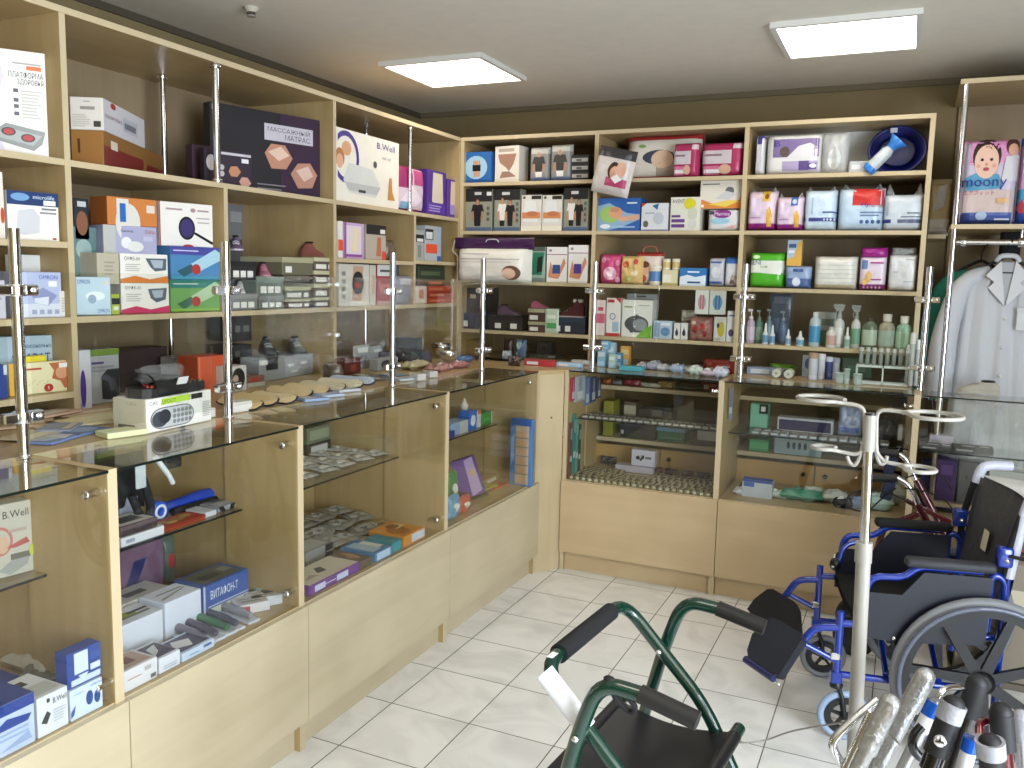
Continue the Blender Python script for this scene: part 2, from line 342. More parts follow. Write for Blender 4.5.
# ceiling lamps
def emit_mat(name, col, s):
    m = bpy.data.materials.new(name); m.use_nodes = True; b = m.node_tree.nodes['Principled BSDF']; b.inputs['Emission Color'].default_value = (*col, 1); b.inputs['Emission Strength'].default_value = s
    b.inputs['Base Color'].default_value = (.8, .8, .8, 1); return m
LAMP = emit_mat('lit_diffuser', (1, .90, .76), 8.2)
def lamp(cx, cy, w, d, label):
    t = thing('ceiling_lamp', label, 'ceiling lamp', (cx, cy, ZC), 0, 'square ceiling panel lamps')
    mb = MB(); f = paint('d8d6d0', .4); a, b = w / 2, d / 2
    for lo, hi in (((-a, -b, -.022), (-a + .022, b, 0)), ((a - .022, -b, -.022), (a, b, 0)), ((-a + .022, -b, -.022), (a - .022, -b + .022, 0)), ((-a + .022, b - .022, -.022), (a - .022, b, 0))): mb.box(lo, hi, f)
    mb.build('frame', t); MB().box((-a + .02, -b + .02, -.016), (a - .02, b - .02, -.004), LAMP).build('diffuser', t)
lamp(-2.14, 3.90, .56, .52, 'lit square ceiling lamp over the left wall shelves, left of the two')
lamp(-.30, 3.89, .55, .53, 'lit square ceiling lamp over the back counter, right of the two')
lamp(-.9, .9, .55, .53, 'lit square ceiling lamp above the middle of the shop'); lamp(1.3, 1.2, .55, .53, 'lit square ceiling lamp above the right of the shop')
t = thing('smoke_detector', 'small round white smoke detector on the dark ceiling', 'smoke detector', (-2.41, 2.74, ZC))
MB().lathe([(.028, 0), (.03, -.008), (.022, -.012), (.022, -.02)][::-1], paint('b8b2a4', .5)).build('base', t); mb = MB()
for k in range(6): a = k * PI / 3; mb.box((.014 * math.cos(a) - .002, .014 * math.sin(a) - .002, -.032), (.014 * math.cos(a) + .002, .014 * math.sin(a) + .002, -.018), paint('55524c', .5))
mb.lathe([(.016, -.036), (.018, -.031), (.001, -.03)], paint('8a867c', .5)); mb.build('sensor_cage', t)
# ================================================================== SHELVING UNITS
B = lambda lo, hi, m, name, par, loc=(0, 0, 0), r=.001: MB().box(lo, hi, m, 0).build(name, par)
ZT = 2.255
def board(name, par, lo, hi, m=None):
    """laminate board with pale edge banding on its room side; coordinates relative to the thing"""
    mb = MB(); mb.box(lo, hi, m or WV); (x0, y0, z0), (x1, y1, z1) = lo, hi; e = .0003
    if min(y1 - y0, z1 - z0) <= .03: mb.add([(x1 + e, y0, z0), (x1 + e, y1, z0), (x1 + e, y1, z1), (x1 + e, y0, z1)], [(0, 1, 2, 3)], WE)
    if min(x1 - x0, z1 - z0) <= .03: mb.add([(x0, y0 - e, z0), (x1, y0 - e, z0), (x1, y0 - e, z1), (x0, y0 - e, z1)], [(0, 1, 2, 3)], WE)
    return mb.build(name, par)
UX, UD = -2.37, -2.86      # left shelving: front edge and back
def left_unit(y0, y1, label, left_side, zs, mids, lowmid=None, lowzs=(), low_side=True):
    t = thing('shelving_unit', label, 'shelving unit', (0, 0, 0), 0, 'wall shelving behind the counters')
    W = .021
    if left_side: board('side_panel', t, (UD, y0 - W / 2, 1.04), (UX, y0 + W / 2, ZT))
    board('side_panel', t, (UD, y1 - W / 2, 1.04), (UX, y1 + W / 2, ZT))
    a, b = y0 + W / 2, y1 - W / 2
    board('top_board', t, (UD, y0 - (W / 2 if left_side else -W / 2), ZT), (UX + .002, y1 + W / 2, ZT + .02), WH)
    board('back_panel', t, (UD - .012, y0, 1.04), (UD, y1, ZT), wood('back_laminate', '8a7658', '988468', 2, .5))
    for z in zs: board('shelf', t, (UD, a, z), (UX - .001, b, z + .019), WH)
    for y, z0, z1 in mids: board('divider', t, (UD, y - W / 2, z0), (UX, y + W / 2, z1))
    for yy0, yy1, z in lowzs: board('shelf', t, (UD, yy0 + W / 2, z), (UX - .001, yy1 - W / 2, z + .019), WH)
    board('worktop', t, (UD, a - W, 1.02), (-1.925, b + W, 1.04), WH); board('base_back', t, (-2.3, a, .06), (-2.288, b, 1.02))
    board('base_board', t, (-2.285, a, .46), (-1.925, b, .478), WH)
    return t
left_unit(.66, 1.868, 'maple shelving unit at the near left end of the wall, cut by the photo edge', False, (1.806,), [], None, [(.66, 1.868, 1.556), (.66, 1.868, 1.324), (.66, 1.868, 1.09)])
left_unit(1.868, 3.222, 'widest maple shelving unit on the left wall, holding the stacked electronic boxes and shoe boxes', False, (1.806, 1.324), [(2.54, 1.343, 1.806)])
left_unit(3.222, 4.40, 'maple shelving unit on the left wall beside the corner', False, (1.806, 1.324), [(3.915, 1.343, 1.806)], None, [(3.222, 3.915, 1.548), (3.915, 4.40, 1.556)])
BY, BD = 4.40, 4.85
def back_unit(x0, x1, label, left_side, zs, rs=True, z_top=ZT):
    t = thing('shelving_unit', label, 'shelving unit', (0, 0, 0), 0, 'wall shelving behind the counters'); W = .022
    if left_side: board('side_panel', t, (x0 - W / 2, BY, 1.04), (x0 + W / 2, BD, z_top))
    board('side_panel', t, (x1 - W / 2, BY, 1.04), (x1 + W / 2, BD, z_top)); a, b = x0 + W / 2, x1 - W / 2
    board('top_board', t, (x0 - (W / 2 if left_side else -W / 2), BY - .002, z_top), (x1 + W / 2, BD, z_top + .02), WX)
    board('back_panel', t, (x0, BD, 1.04), (x1, BD + .012, z_top), wood('back_laminate', '8a7658', '988468', 2, .5))
    for z in zs: board('shelf', t, (a, BY + .001, z), (b, BD, z + .019), WX)
    # counter-height base with inner shelves and doors
    board('worktop', t, (x0, 4.225, 1.02), (x1, BD, 1.04), WX)
    for z in (.895, .605): board('inner_shelf', t, (a, 4.50, z), (b, BD, z + .022), WX)
    board('base_side', t, (x1 - W / 2, 4.31, 0), (x1 + W / 2, BD, 1.02)); board('base_board', t, (a, 4.31, .46), (b, 4.5, .478), WX)
    xm = (a + b) / 2
    for p, q, s in ((a, xm - .003, 1), (xm + .003, b, -1)):
        d = board('cupboard_door', t, (p, 4.505, .06), (q, 4.522, .585), WD)
        kx = (q - .05) if s == 1 else (p + .05); MB().lathe([(.006, 0), (.006, .012), (.012, .018), (.010, .026), (.001, .028)], BLK, 12, Matrix.Translation((kx, 4.505, .54)) @ Matrix.Rotation(PI / 2, 4, 'X')).build('knob', d)
    return t
ZB = (2.005, 1.735, 1.455, 1.175)
back_unit(-2.355, -1.552, 'maple shelving unit in the corner, holding the clothing boxes', True, ZB)
back_unit(-1.552, -.775, 'middle maple shelving unit of the back wall, holding the baby goods', False, ZB)
back_unit(-.775, .045, 'maple shelving unit at the right of the back wall, holding the nappy packs and bottles', False, ZB)
# right-hand wardrobe
t = thing('wardrobe_unit', 'tall open maple wardrobe with a chrome rail at the right edge', 'wardrobe', (0, 0, 0))
board('top_board', t, (.14, 4.3, 2.375), (1.3, BD, 2.395), WX); board('shelf', t, (.15, 4.3, 1.755), (1.3, BD, 1.775), WX); board('back_panel', t, (.16, BD, 0), (1.3, BD + .012, 2.375), wood('back_laminate', '8a7658', '988468', 2, .5))
board('base_board', t, (.16, 4.3, .5), (1.3, BD, .52), WX); board('side_panel', t, (1.28, 4.3, 0), (1.3, BD, 2.375))
MB().tube([(.165, 4.32, 0), (.165, 4.32, 2.375)], .0125, CH).build('chrome_upright', t)
mb = MB(); mb.tube([(.165, 4.36, 1.70), (1.28, 4.36, 1.70)], .0125, CH); rl = mb.build('hanging_rail', t)
mb = MB()
for x in (.205, .43): mb.lathe([(.019, -.012), (.021, -.008), (.021, .008), (.019, .012)], CH, 16, Matrix.Translation((x, 4.36, 1.70)) @ Matrix.Rotation(PI / 2, 4, 'Y'))
mb.tube([(.43, 4.36, 1.70), (.43, 4.36, 1.755)], .006, CH); mb.build('rail_bracket', rl)
# chrome supports inside the left shelving
def pole(name, label, x, y, z0, z1, r, group, cat='support pole'):
    t = thing(name, label, cat, (x, y, z0), 0, group)
    MB().tube([(0, 0, 0), (0, 0, z1 - z0)], r, CH, 14).build('tube', t)
    mb = MB()
    for z in (0, z1 - z0 - .012): mb.lathe([(r * 1.6, z), (r * 1.7, z + .006), (r * 1.6, z + .012)], CH, 16)
    mb.build('flange', t); return t
g = 'chrome poles inside the left shelving'
pole('support_pole', 'front chrome pole on the top shelf at the dark massage mattress box', -2.39, 2.519, 1.8265, 2.254, .0125, g)
pole('support_pole', 'chrome pole at the back of the top shelf behind the brown carton', -2.72, 2.58, 1.8265, 2.254, .0125, g)
pole('support_pole', 'front chrome pole on the top shelf beside the clear pink case', -2.385, 3.884, 1.8265, 2.254, .010, g)
pole('support_pole', 'rear chrome pole on the top shelf behind the white scale box', -2.72, 3.977, 1.8265, 2.254, .010, g)
pole('support_pole', 'thin chrome pole below the shelf above the lit massager on the counter', -2.72, 2.59, 1.041, 1.323, .010, g)
pole('support_pole', 'thin chrome pole on the counter behind the silver pouches', -2.60, 3.80, 1.041, 1.323, .008, g)
# ================================================================== DISPLAY COUNTERS
FX = -1.634
def lock(par, x, y, z, rot): MB().lathe([(.009, 0), (.009, .03), (.011, .031), (.011, .038), (.001, .039)], CH, 12, Matrix.Translation((x, y, z)) @ rot).build('lock', par)
def left_counter(y0, y1, label, first=False):
    t = thing('display_counter', label, 'display counter', (0, 0, 0), 0, 'glass display counters'); W = .027
    a, b = y0 + .001, y1 - W
    sp = board('side_panel', t, (-1.922, b, 0), (FX, y1 - .001, 1.04))
    board('front_panel', t, (FX - .002, a - .0005, .098), (FX + .015, y1 - .0025, .474), WF)
    board('kick_board', t, (-1.672, a, 0), (-1.656, b, .098), WF); board('bottom_board', t, (-1.922, a, .46), (FX - .004, b, .477), WH)
    MB().box((FX - .010, a + .002, .478), (FX - .004, b - .001, 1.032), GL).build('glass_front', t)
    mb = MB(); mb.box((-1.922, a, 1.0335), (FX + .004, b, 1.0395), GL); mb.box((FX + .0035, a, 1.0333), (FX + .0045, b, 1.0397), GE); mb.build('glass_top', t)
    mb = MB(); mb.box((-2.27, a + .003, .752), (-1.85, b - .003, .758), GL); mb.box((-1.851, a + .003, .7518), (-1.8495, b - .003, .7582), GE); mb.build('glass_shelf', t)
    lock(t, FX - .03, b, .985, Matrix.Rotation(PI / 2, 4, 'X')); lock(t, FX - .02, b, .525, Matrix.Rotation(PI / 2, 4, 'X'))
    board('rear_side_panel', t, (-2.285, b + .006, .478), (-1.926, y1 - .004, 1.018))
    return t
left_counter(.71, 1.385, 'nearest glass display counter at the left, cut by the photo edge')
left_counter(1.385, 2.06, 'glass display counter second from the left edge, with the glowing brown inside and trimmer boxes')
left_counter(2.06, 2.975, 'glass display counter third along the left wall, with many silver sachets')
left_counter(2.975, 3.903, 'glass display counter nearest the corner on the left wall, with the toe separator packet')
t = thing('corner_panel', 'narrow maple panel closing the corner between the two counter runs', 'corner panel')
mb = MB(); pa, pb = Vector((FX, 3.903, 0)), Vector((-1.548, 4.018, 0)); dv = (pb - pa).normalized(); nv = Vector((dv.y, -dv.x, 0))
def slab(z0, z1, off): 
    q = [pa + nv * off, pb + nv * off, pb + nv * (off - .018), pa + nv * (off - .018)]; return [(p.x, p.y) for p in q], z0, z1
mb = MB(); q, z0, z1 = slab(0, 1.02, 0); mb.prism(q, wood('maple_corner', 'b5a27e', 'c4b18e', 2), 1.02); mb.build('front_panel', t)
mb = MB(); mb.prism([(FX - .003, 3.903), (-1.548, 4.018), (-1.548, 4.22), (-1.92, 4.22), (-1.92, 3.903)], WH, .02, Matrix.Translation((0, 0, 1.0205))); mb.build('top_board', t)
MB().lathe([(.005, 0), (.005, .002), (.0001, .003)], BLK, 10, Matrix.Translation((-1.59, 3.962, .80)) @ Matrix.Rotation(PI / 2, 4, 'X')).build('screw_cap', t)
FY = 4.02
def back_counter(x0, x1, label, left=False):
    t = thing('display_counter', label, 'display counter', (0, 0, 0), 0, 'glass display counters'); W = .027
    a, b = x0 + .001, x1 - W
    if left: board('side_panel', t, (x0 + .001, FY, 0), (x0 + .022, 4.29, 1.04)); a = x0 + .0222; board('rear_side_panel', t, (x0 + .004, 4.314, .478), (x0 + .02, 4.49, 1.018))
    board('side_panel', t, (b, FY, 0), (x1 - .001, 4.222, 1.04)); board('rear_side_panel', t, (b + .004, 4.226, .478), (x1 - .004, 4.49, 1.018))
    board('front_panel', t, (x0 + .0015, FY - .013, .098), (x1 - .0025, FY + .002, .474), WG)
    board('kick_board', t, (a, FY + .02, 0), (b, FY + .036, .098), WG); board('bottom_board', t, (a, FY + .004, .46), (b, 4.30, .477), WX)
    MB().box((a + .002, FY + .004, .478), (b - .001, FY + .010, 1.032), GL).build('glass_front', t)
    mb = MB(); mb.box((a, FY - .004, 1.0335), (b, 4.224, 1.0395), GL); mb.box((a, FY - .0045, 1.0333), (b, FY - .0035, 1.0397), GE); mb.build('glass_top', t)
    mb = MB(); mb.box((a + .003, 4.16, .772), (b - .003, 4.44, .778), GL); mb.box((a + .003, 4.159, .7718), (b - .003, 4.1605, .7782), GE); mb.build('glass_shelf', t)
    lock(t, b, FY + .03, .985, Matrix.Rotation(-PI / 2, 4, 'Y'))
    return t
back_counter(-1.546, -.747, 'glass display counter at the back with rows of small striped packets', True)
back_counter(-.747, .083, 'glass display counter at the back behind the drip stand, with green packets')
back_counter(.083, 1.1, 'glass display counter at the back right below the white coats')
# ================================================================== GLASS GUARD ON CHROME POSTS
def clamp(par, z, dirs, r=.0145):
    mb = MB(); mb.lathe([(r + .006, z - .014), (r + .007, z - .01), (r + .007, z + .01), (r + .006, z + .014)], CH, 16)
    for dx, dy in dirs:
        M = Matrix.Translation((0, 0, z)) @ Matrix.Rotation(math.atan2(dy, dx), 4, 'Z'); mb.box((r, -.012, -.013), (r + .038, .012, .013), CH, .004, M)
        mb.lathe([(.0075, 0), (.0075, .005), (.0001, .006)], BLK if False else CH, 10, M @ Matrix.Translation((r + .024, -.012, 0)) @ Matrix.Rotation(PI / 2, 4, 'X'))
    mb.build('clamp', par)
def post(x, y, zs, dirs, label):
    t = thing('guard_post', label, 'post', (x, y, 1.0405), 0, 'chrome posts of the glass guard')
    MB().tube([(0, 0, 0), (0, 0, .545)], .0135, CH, 16).build('tube', t)
    MB().lathe([(.017, 0), (.018, .004), (.015, .008)], CH, 16).build('base_ring', t)
    for z in zs: clamp(t, z - 1.0405, dirs)
PX, PYB = -1.907, 4.205
post(PX, 1.352, (1.442, 1.139), [(0, 1), (0, -1)], 'chrome guard post nearest the left edge of the photo'); post(PX, 2.04, (1.438, 1.137), [(0, 1), (0, -1)], 'chrome guard post beside the boxed foot massager')
post(PX, 2.98, (1.43, 1.123), [(0, 1), (0, -1)], 'chrome guard post in front of the red boxed massager on the left shelves'); post(-1.89, 3.765, (1.43, 1.139), [(0, -1), (.6, .8)], 'chrome guard post at the corner of the counters')
post(-1.467, PYB, (1.437, 1.143), [(1, 0), (-1, 0)], 'chrome guard post at the pile of pale blue boxes'); post(-.711, PYB, (1.43, 1.132), [(1, 0), (-1, 0)], 'chrome guard post beside the pump bottles'); post(.078, PYB, (1.441, 1.14), [(1, 0), (-1, 0)], 'chrome guard post at the right end of the back counter')
def guard(p, q, label):
    p, q = Vector(p), Vector(q); d = (q - p); L_ = d.length; t = MB()
    t.box((0, -.002, 0), (L_, .002, .41), GL); o = t.build('glass_guard', None, (p.x, p.y, 1.075), math.atan2(d.y, d.x)); tag(o, label, 'glass pane', 'clear panes of the glass guard')
guard((PX, .72, 0), (PX, 1.322, 0), 'clear guard pane at the left edge of the photo'); guard((PX, 1.382, 0), (PX, 2.01, 0), 'clear guard pane behind the boxed foot massager'); guard((PX, 2.07, 0), (PX, 2.95, 0), 'clear guard pane in front of the shoe insoles'); guard((PX, 3.01, 0), (-1.893, 3.735, 0), 'clear guard pane in front of the stainless bowls by the corner')
guard((-1.437, PYB, 0), (-.741, PYB, 0), 'clear guard pane of the back counter in front of the baby goods'); guard((-.681, PYB, 0), (.048, PYB, 0), 'clear guard pane in front of the pump bottles and test tubes'); guard((-1.87, 3.79, 0), (-1.50, 4.18, 0), 'clear guard pane set across the corner')
# ================================================================== WALKER WITH SEAT
GRN = paint('083327', .2, .0, .7); FOAM = fabric('111116', 900)
def rot2(yaw): return Matrix.Rotation(yaw, 4, 'Z')
wk = thing('walker', 'green folding walking frame with black seat and foam crossbar, in front', 'walker', (-.413, 1.307, 0), -.09)
def wp(x, y, z): return (x, y, z)
r = .0135
for y, nm in ((0, 'near'), (.435, 'far')):
    mb = MB(); mb.tube([(-.225, y, .012), (-.10, y, .50), (-.047, y, .722), (-.012, y, .828), (.07, y, .826), (.10, y, .822)], r, GRN, 16, .05); up = mb.build('handle_upright', wk)
    MB().tube([(.062, y, .827), (.16, y, .808)], .0158, paint('171512', .6), 16).build('hand_grip', up)
    MB().tube([(-.228, y, 0), (-.218, y, .04)], .018, RUB, 14).build('rubber_foot', up)
    b = MB(); b.lathe([(.006, 0), (.006, .004), (.0001, .006)], CH, 10, Matrix.Translation((-.045, y - .0135 if y == 0 else y - .045, .722)) @ Matrix.Rotation(PI / 2, 4, 'X')); b.build('pivot_bolt', up)
UY0, UY1 = .030, .405
mb = MB(); mb.tube([(.33, UY0, .012), (.21, UY0, .33), (.055, UY0, .625), (-.045, UY0, .722), (-.135, UY0, .81), (-.135, UY1, .81), (-.045, UY1, .722), (.055, UY1, .625), (.21, UY1, .33), (.33, UY1, .012)], r, GRN, 16, .06)
uf = mb.build('back_frame', wk)
MB().tube([(-.135, .095, .81), (-.135, .335, .81)], .0185, FOAM, 18).build('foam_pad', uf)
MB().tube([(-.130, UY0 - .002, .803), (-.044, UY0, .721)], .0185, paint('e9eaf0', .6), 18).build('paper_wrap', uf)
for y in (UY0, UY1): MB().tube([(.334, y, 0), (.324, y, .035)], .018, RUB, 14).build('rubber_foot', uf)
MB().box((-.006, -.012, 0), (.006, .012, .001), paint('f3f3f3', .4), 0, Matrix.Translation((-.128, .055, .8245))).build('sticker', uf)
n = 12; vs = []; 
for j in range(n + 1):
    for i in range(n + 1):
        u, v = i / n, j / n; vs.append((-.135 + .255 * u, .035 + .365 * v, .588 - .030 * math.sin(PI * u) * (1 - .3 * abs(2 * v - 1)) ))
fs = [(j * (n + 1) + i, j * (n + 1) + i + 1, (j + 1) * (n + 1) + i + 1, (j + 1) * (n + 1) + i) for j in range(n) for i in range(n)]
mb = MB(); SEAT = paint('17181b', .42); mb.add(vs, fs, SEAT, True); mb.add([(x, y, z - .004) for x, y, z in vs], [f[::-1] for f in fs], SEAT, True)
mb.tube([(.12, .035, .578), (.12, .40, .578)], .0145, SEAT, 14); mb.tube([(-.135, .035, .578), (-.135, .40, .578)], .0145, SEAT, 14)
st = mb.build('seat', wk)
MB().tube([(.12, .012, .578), (.12, .437, .578)], r, GRN, 14).build('seat_rail', wk); MB().tube([(-.135, .03, .578), (-.135, .445, .578)], r * .9, GRN, 14).build('seat_rail', wk)
mb = MB(); mb.tube([(.01, .004, .835), (.005, .02, .80), (.035, .03, .77), (.05, .02, .79), (.03, .01, .815), (.012, .006, .83)], .005, RUB, 8, .02, closed=True); mb.ball((.006, 0, .838), (.010, .008, .005), RUB); mb.build('strap', wk)
mb = MB(); pts = [Vector((-.285, 1.70, .555)), at(760, 743, 1.85), at(790, 731, 1.8), at(820, 726, 1.75), at(850, 721, 1.70), at(880, 722, 1.5), at(900, 745, 1.35)]
o = mb.tube(pts, .0018, paint('8d8a84', .4, .4), 6, .08).build('cable'); tag(o, 'thin grey cable sagging from the black seat to the bundle of canes', 'cable')
# ================================================================== WHEELCHAIR
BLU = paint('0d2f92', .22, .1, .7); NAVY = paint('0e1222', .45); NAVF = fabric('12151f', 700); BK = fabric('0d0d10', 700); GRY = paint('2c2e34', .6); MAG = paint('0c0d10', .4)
wc = thing('wheelchair', 'blue framed self-propelled wheelchair with black mag wheels facing left', 'wheelchair', (-.074, 2.91, 0), .2272)
TY = Matrix.Rotation(PI / 2, 4, 'X')
def wheel(par, name, x, y, R_, tyre_r, spokes, tyre_col, rim=True, side=-1):
    T_ = Matrix.Translation((x, y, R_)) @ TY
    mb = MB(); c = [(R_ - tyre_r + tyre_r * math.cos(a), tyre_r * math.sin(a)) for a in [2 * PI * k / 12 for k in range(13)]]; mb.lathe(c, tyre_col, 48, T_)
    w_ = mb.build(name, par)
    mb = MB(); a, b = R_ - tyre_r * 1.9, R_ - tyre_r * 3.6; h = tyre_r * .8
    mb.lathe([(a, -h), (a, h), (b, h), (b, -h), (a, -h)], MAG, 48, T_, False); mb.build('rim', w_)
    mb = MB(); hr = R_ * .13; mb.lathe([(hr * .6, -h * 2.2), (hr, -h * 1.6), (hr, h * 1.6), (hr * .6, h * 2.2)], MAG, 20, T_); hub = mb.build('hub', w_)
    mb = MB()
    for k in range(spokes):
        an = 2 * PI * k / spokes + .35; d = Vector((math.cos(an), math.sin(an), 0)); q = Vector((-d.y, d.x, 0)); w0, w1 = R_ * .065, R_ * .045; p0, p1 = d * hr * .8, d * (b + .003)
        poly = [p0 + q * w0, p1 + q * w1, p1 - q * w1, p0 - q * w0]; mb.prism([(p.x, p.y) for p in poly], MAG, h * 1.1, T_ @ Matrix.Translation((0, 0, -h * .55)))
    mb.build('spokes', w_)
    if rim:
        mb = MB(); rr = R_ - .022; mb.tube([(x + rr * math.cos(t_), y + side * .035, R_ + rr * math.sin(t_)) for t_ in [2 * PI * k / 48 for k in range(48)]], .008, wrap('5a5f70', .15), 8, closed=True); mb.build('push_rim', w_)
    return w_
T1 = paint('7b7d80', .55); T2 = paint('8ea2bd', .5)
wheel(wc, 'rear_wheel', .37, -.045, .272, .0165, 7, T1); wheel(wc, 'rear_wheel', .38, .505, .272, .0165, 7, T1, side=1)
for y in (0, .46):
    cw = wheel(wc, 'front_caster', -.02, y, .085, .012, 5, T2 if y == 0 else T1, False)
    mb = MB()
    for s in (-1, 1): mb.tube([(-.02, y + s * .022, .085), (-.03, y + s * .022, .15), (-.045, y, .185)], .007, MAG, 8, .02)
    mb.lathe([(.02, .180), (.022, .19), (.016, .20)], MAG, 14, Matrix.Translation((-.05, y, 0))); mb.build('caster_fork', wc)
def side(y, near):
    p = lambda x, z, dy=0: (x, y + dy, z); t_ = .0115
    f = MB(); f.tube([p(-.052, .20), p(-.052, .44)], .0125, BLU, 14)
    f.tube([p(-.052, .40), p(.10, .405), p(.41, .40)], t_, BLU, 12); f.tube([p(-.052, .225), p(.12, .222), p(.41, .225)], t_, BLU, 12)
    f.tube([p(.43, .16), p(.43, .62)], t_, BLU, 12); f.box((-.07, y - .017, .195), (-.035, y + .017, .235), BLU, .004); fr = f.build('side_frame', wc)
    MB().tube([p(.43, .52), p(.425, .66), p(.455, .80), p(.47, .85)], .0115, BK if near else BK, 12, .04).build('back_post', wc)
    # push handle wrapped in white foam film
    h = MB(); h.tube([p(.462, .80), p(.475, .855), p(.50, .866), p(.575, .868)], .0175, wrap('c4c6d8', .3), 14, .03); h.build('push_handle', wc)
    if near: MB().tube([p(.435, .60), p(.462, .81)], .016, wrap('b4b6c4', .35), 12).build('foam_sleeve', wc)
    k = MB(); k.box((.395, y - .02, .635), (.44, y + .02, .70), BLU, .008); k.tube([p(.425, .675, -.02 if near else .02), p(.47, .675, -.045 if near else .045)], .006, MAG, 8); k.lathe([(.008, 0), (.008, .004), (.0001, .006)], CH, 10, Matrix.Translation((.42, y - .02, .66)) @ TY); k.build('folding_joint', wc)
    # armrest
    a = MB(); a.tube([p(.018, .42), p(.02, .53), p(.04, .568), p(.13, .572), p(.17, .612), p(.36, .612)], t_, BLU, 12, .03); a.tube([p(.385, .42), p(.385, .60), p(.405, .605), p(.428, .585), p(.428, .51)], t_, BLU, 12, .02); a.build('armrest_tube', wc)
    MB().prism([(.0, .37), (.0, .50), (.03, .52), (.125, .52), (.185, .60), (.385, .60), (.38, .38), (.13, .36)], NAVY, .006, Matrix.Translation((0, y - .014, 0)) @ TY).build('skirt_guard', wc)
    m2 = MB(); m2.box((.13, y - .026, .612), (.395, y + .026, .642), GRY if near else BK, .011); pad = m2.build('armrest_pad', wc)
    mb = MB()
    for x in (.20, .29, .36): mb.ball((x, y - .004, .575), .004, paint('d8d8d8', .4))
    mb.build('rivet', wc)
for y, nr in ((0, True), (.46, False)): side(y, nr)
mb = MB(); n = 8; vs = [(.0 + .42 * i / n, .01 + .44 * j / n, .425 - .02 * math.sin(PI * j / n)) for j in range(n + 1) for i in range(n + 1)]; fs = [(j * 9 + i, j * 9 + i + 1, (j + 1) * 9 + i + 1, (j + 1) * 9 + i) for j in range(n) for i in range(n)]
mb.add(vs, fs, BK, True); mb.add([(x, y, z - .022) for x, y, z in vs], [f[::-1] for f in fs], BK, True); mb.build('seat', wc)
FILM = wrap('4b4b4c', .28)
mb = MB(); vs = []
for s in (0, 1):
    for j in range(9):
        for i in range(9):
            u, v = i / 8, j / 8; vs.append((.418 + .05 * v + .03 * math.sin(PI * u) * (1 if s else 1) + .018 * s, .005 + .45 * u, .47 + .355 * v))
fs = [(j * 9 + i, j * 9 + i + 1, (j + 1) * 9 + i + 1, (j + 1) * 9 + i) for j in range(8) for i in range(8)]; mb.add(vs, fs[:] + [tuple(81 + k for k in f)[::-1] for f in fs], FILM, True)
bk = mb.build('backrest', wc); MB().box((0, 0, 0), (.0015, .05, .07), paint('d9d3b8', .6), 0, Matrix.Translation((.449, .27, .60)) @ Matrix.Rotation(.13, 4, 'Y')).build('paper_tag', bk)
mb = MB(); mb.tube([(.10, .0, .24), (.14, .46, .40)], .010, BLU, 10); mb.tube([(.14, .0, .40), (.10, .46, .24)], .010, BLU, 10); mb.tube([(.26, 0, .24), (.30, .46, .40)], .010, BLU, 10); mb.tube([(.30, 0, .40), (.26, .46, .24)], .010, BLU, 10); mb.build('cross_brace', wc)
MB().tube([(.375, -.03, .272), (.375, .50, .272)], .012, MAG, 12).build('axle', wc)
for y in (0, .46):
    s = -1 if y == 0 else 1; mb = MB(); mb.box((.09, y - .012 , .35), (.13, y + .012, .40), MAG, .004); mb.tube([(.11, y - .02, .37), (.14, y - .03, .29), (.10, y - .03, .26)], .007, MAG, 8, .02)
    mb.ball((.11, y - .02, .375), .008, CH); mb.build('brake', wc)
    # leg rest
    l = MB(); l.tube([(-.052, y, .385), (-.13, y - .0, .378), (-.215, y, .24)], .0125, BLU, 12, .03); l.tube([(-.06, y, .272), (-.155, y, .315)], .010, BLU, 12)
    l.box((-.075, y - .014, .275), (-.045, y + .014, .30), CH, .004); l.build('legrest_tube', wc)
    # calf pad: traced on a plane tilted up towards the front, 3 cm thick
    Wi = (Matrix.Translation((-.074, 2.91, 0)) @ rot2(.2272)).inverted(); nw = Vector((-.45, -.55, .70)).normalized(); cw = Wi.inverted() @ Vector((-.245, y - .02, .30 if y == 0 else .28))
    px_ = [(771, 617), (776, 618), (801, 633), (802, 639), (779, 675), (773, 674), (748, 657), (747, 650), (752, 634)] if y == 0 else [(767, 589), (773, 589), (794, 601), (797, 608), (799, 632), (793, 634), (752, 615), (747, 609), (754, 599)]
    fr_ = [Wi @ hitp(u, v, cw, nw) for u, v in px_]; bk_ = [p - (Wi.to_3x3() @ nw) * .03 for p in fr_]; m_ = len(fr_)
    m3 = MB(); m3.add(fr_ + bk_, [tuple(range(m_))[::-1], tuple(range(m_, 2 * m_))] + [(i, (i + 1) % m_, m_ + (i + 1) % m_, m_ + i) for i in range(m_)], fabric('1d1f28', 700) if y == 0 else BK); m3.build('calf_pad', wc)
    if y == 0:
        e0, e1 = (Wi @ hitp(u, v, cw, nw) for u, v in ((744, 657.5), (772, 677))); dn = Wi.to_3x3() @ nw
        fp = MB(); fp.tube([e0 - dn * .01, e1 - dn * .01], .013, paint('1c2150', .35), 10); f_ = fp.build('footplate', wc); a_ = (e1 - e0).normalized(); MB().tube([e1 - a_ * .03 - dn * .02, e1 - dn * .045 + a_ * .005, e1 - a_ * .012 - dn * .06], .004, CH, 8, .008).build('footplate_catch', f_)
mb = MB(); mb.ball((-.01, .40, .47), (.02, .022, .024), MAG); mb.tube([(-.02, .38, .46), (-.01, .42, .50)], .006, CH, 8); mb.tube([(0, .40, .47), (.02, .42, .54), (.10, .44, .56)], .010, BLU, 10, .03); mb.build('clamp_knob', wc)
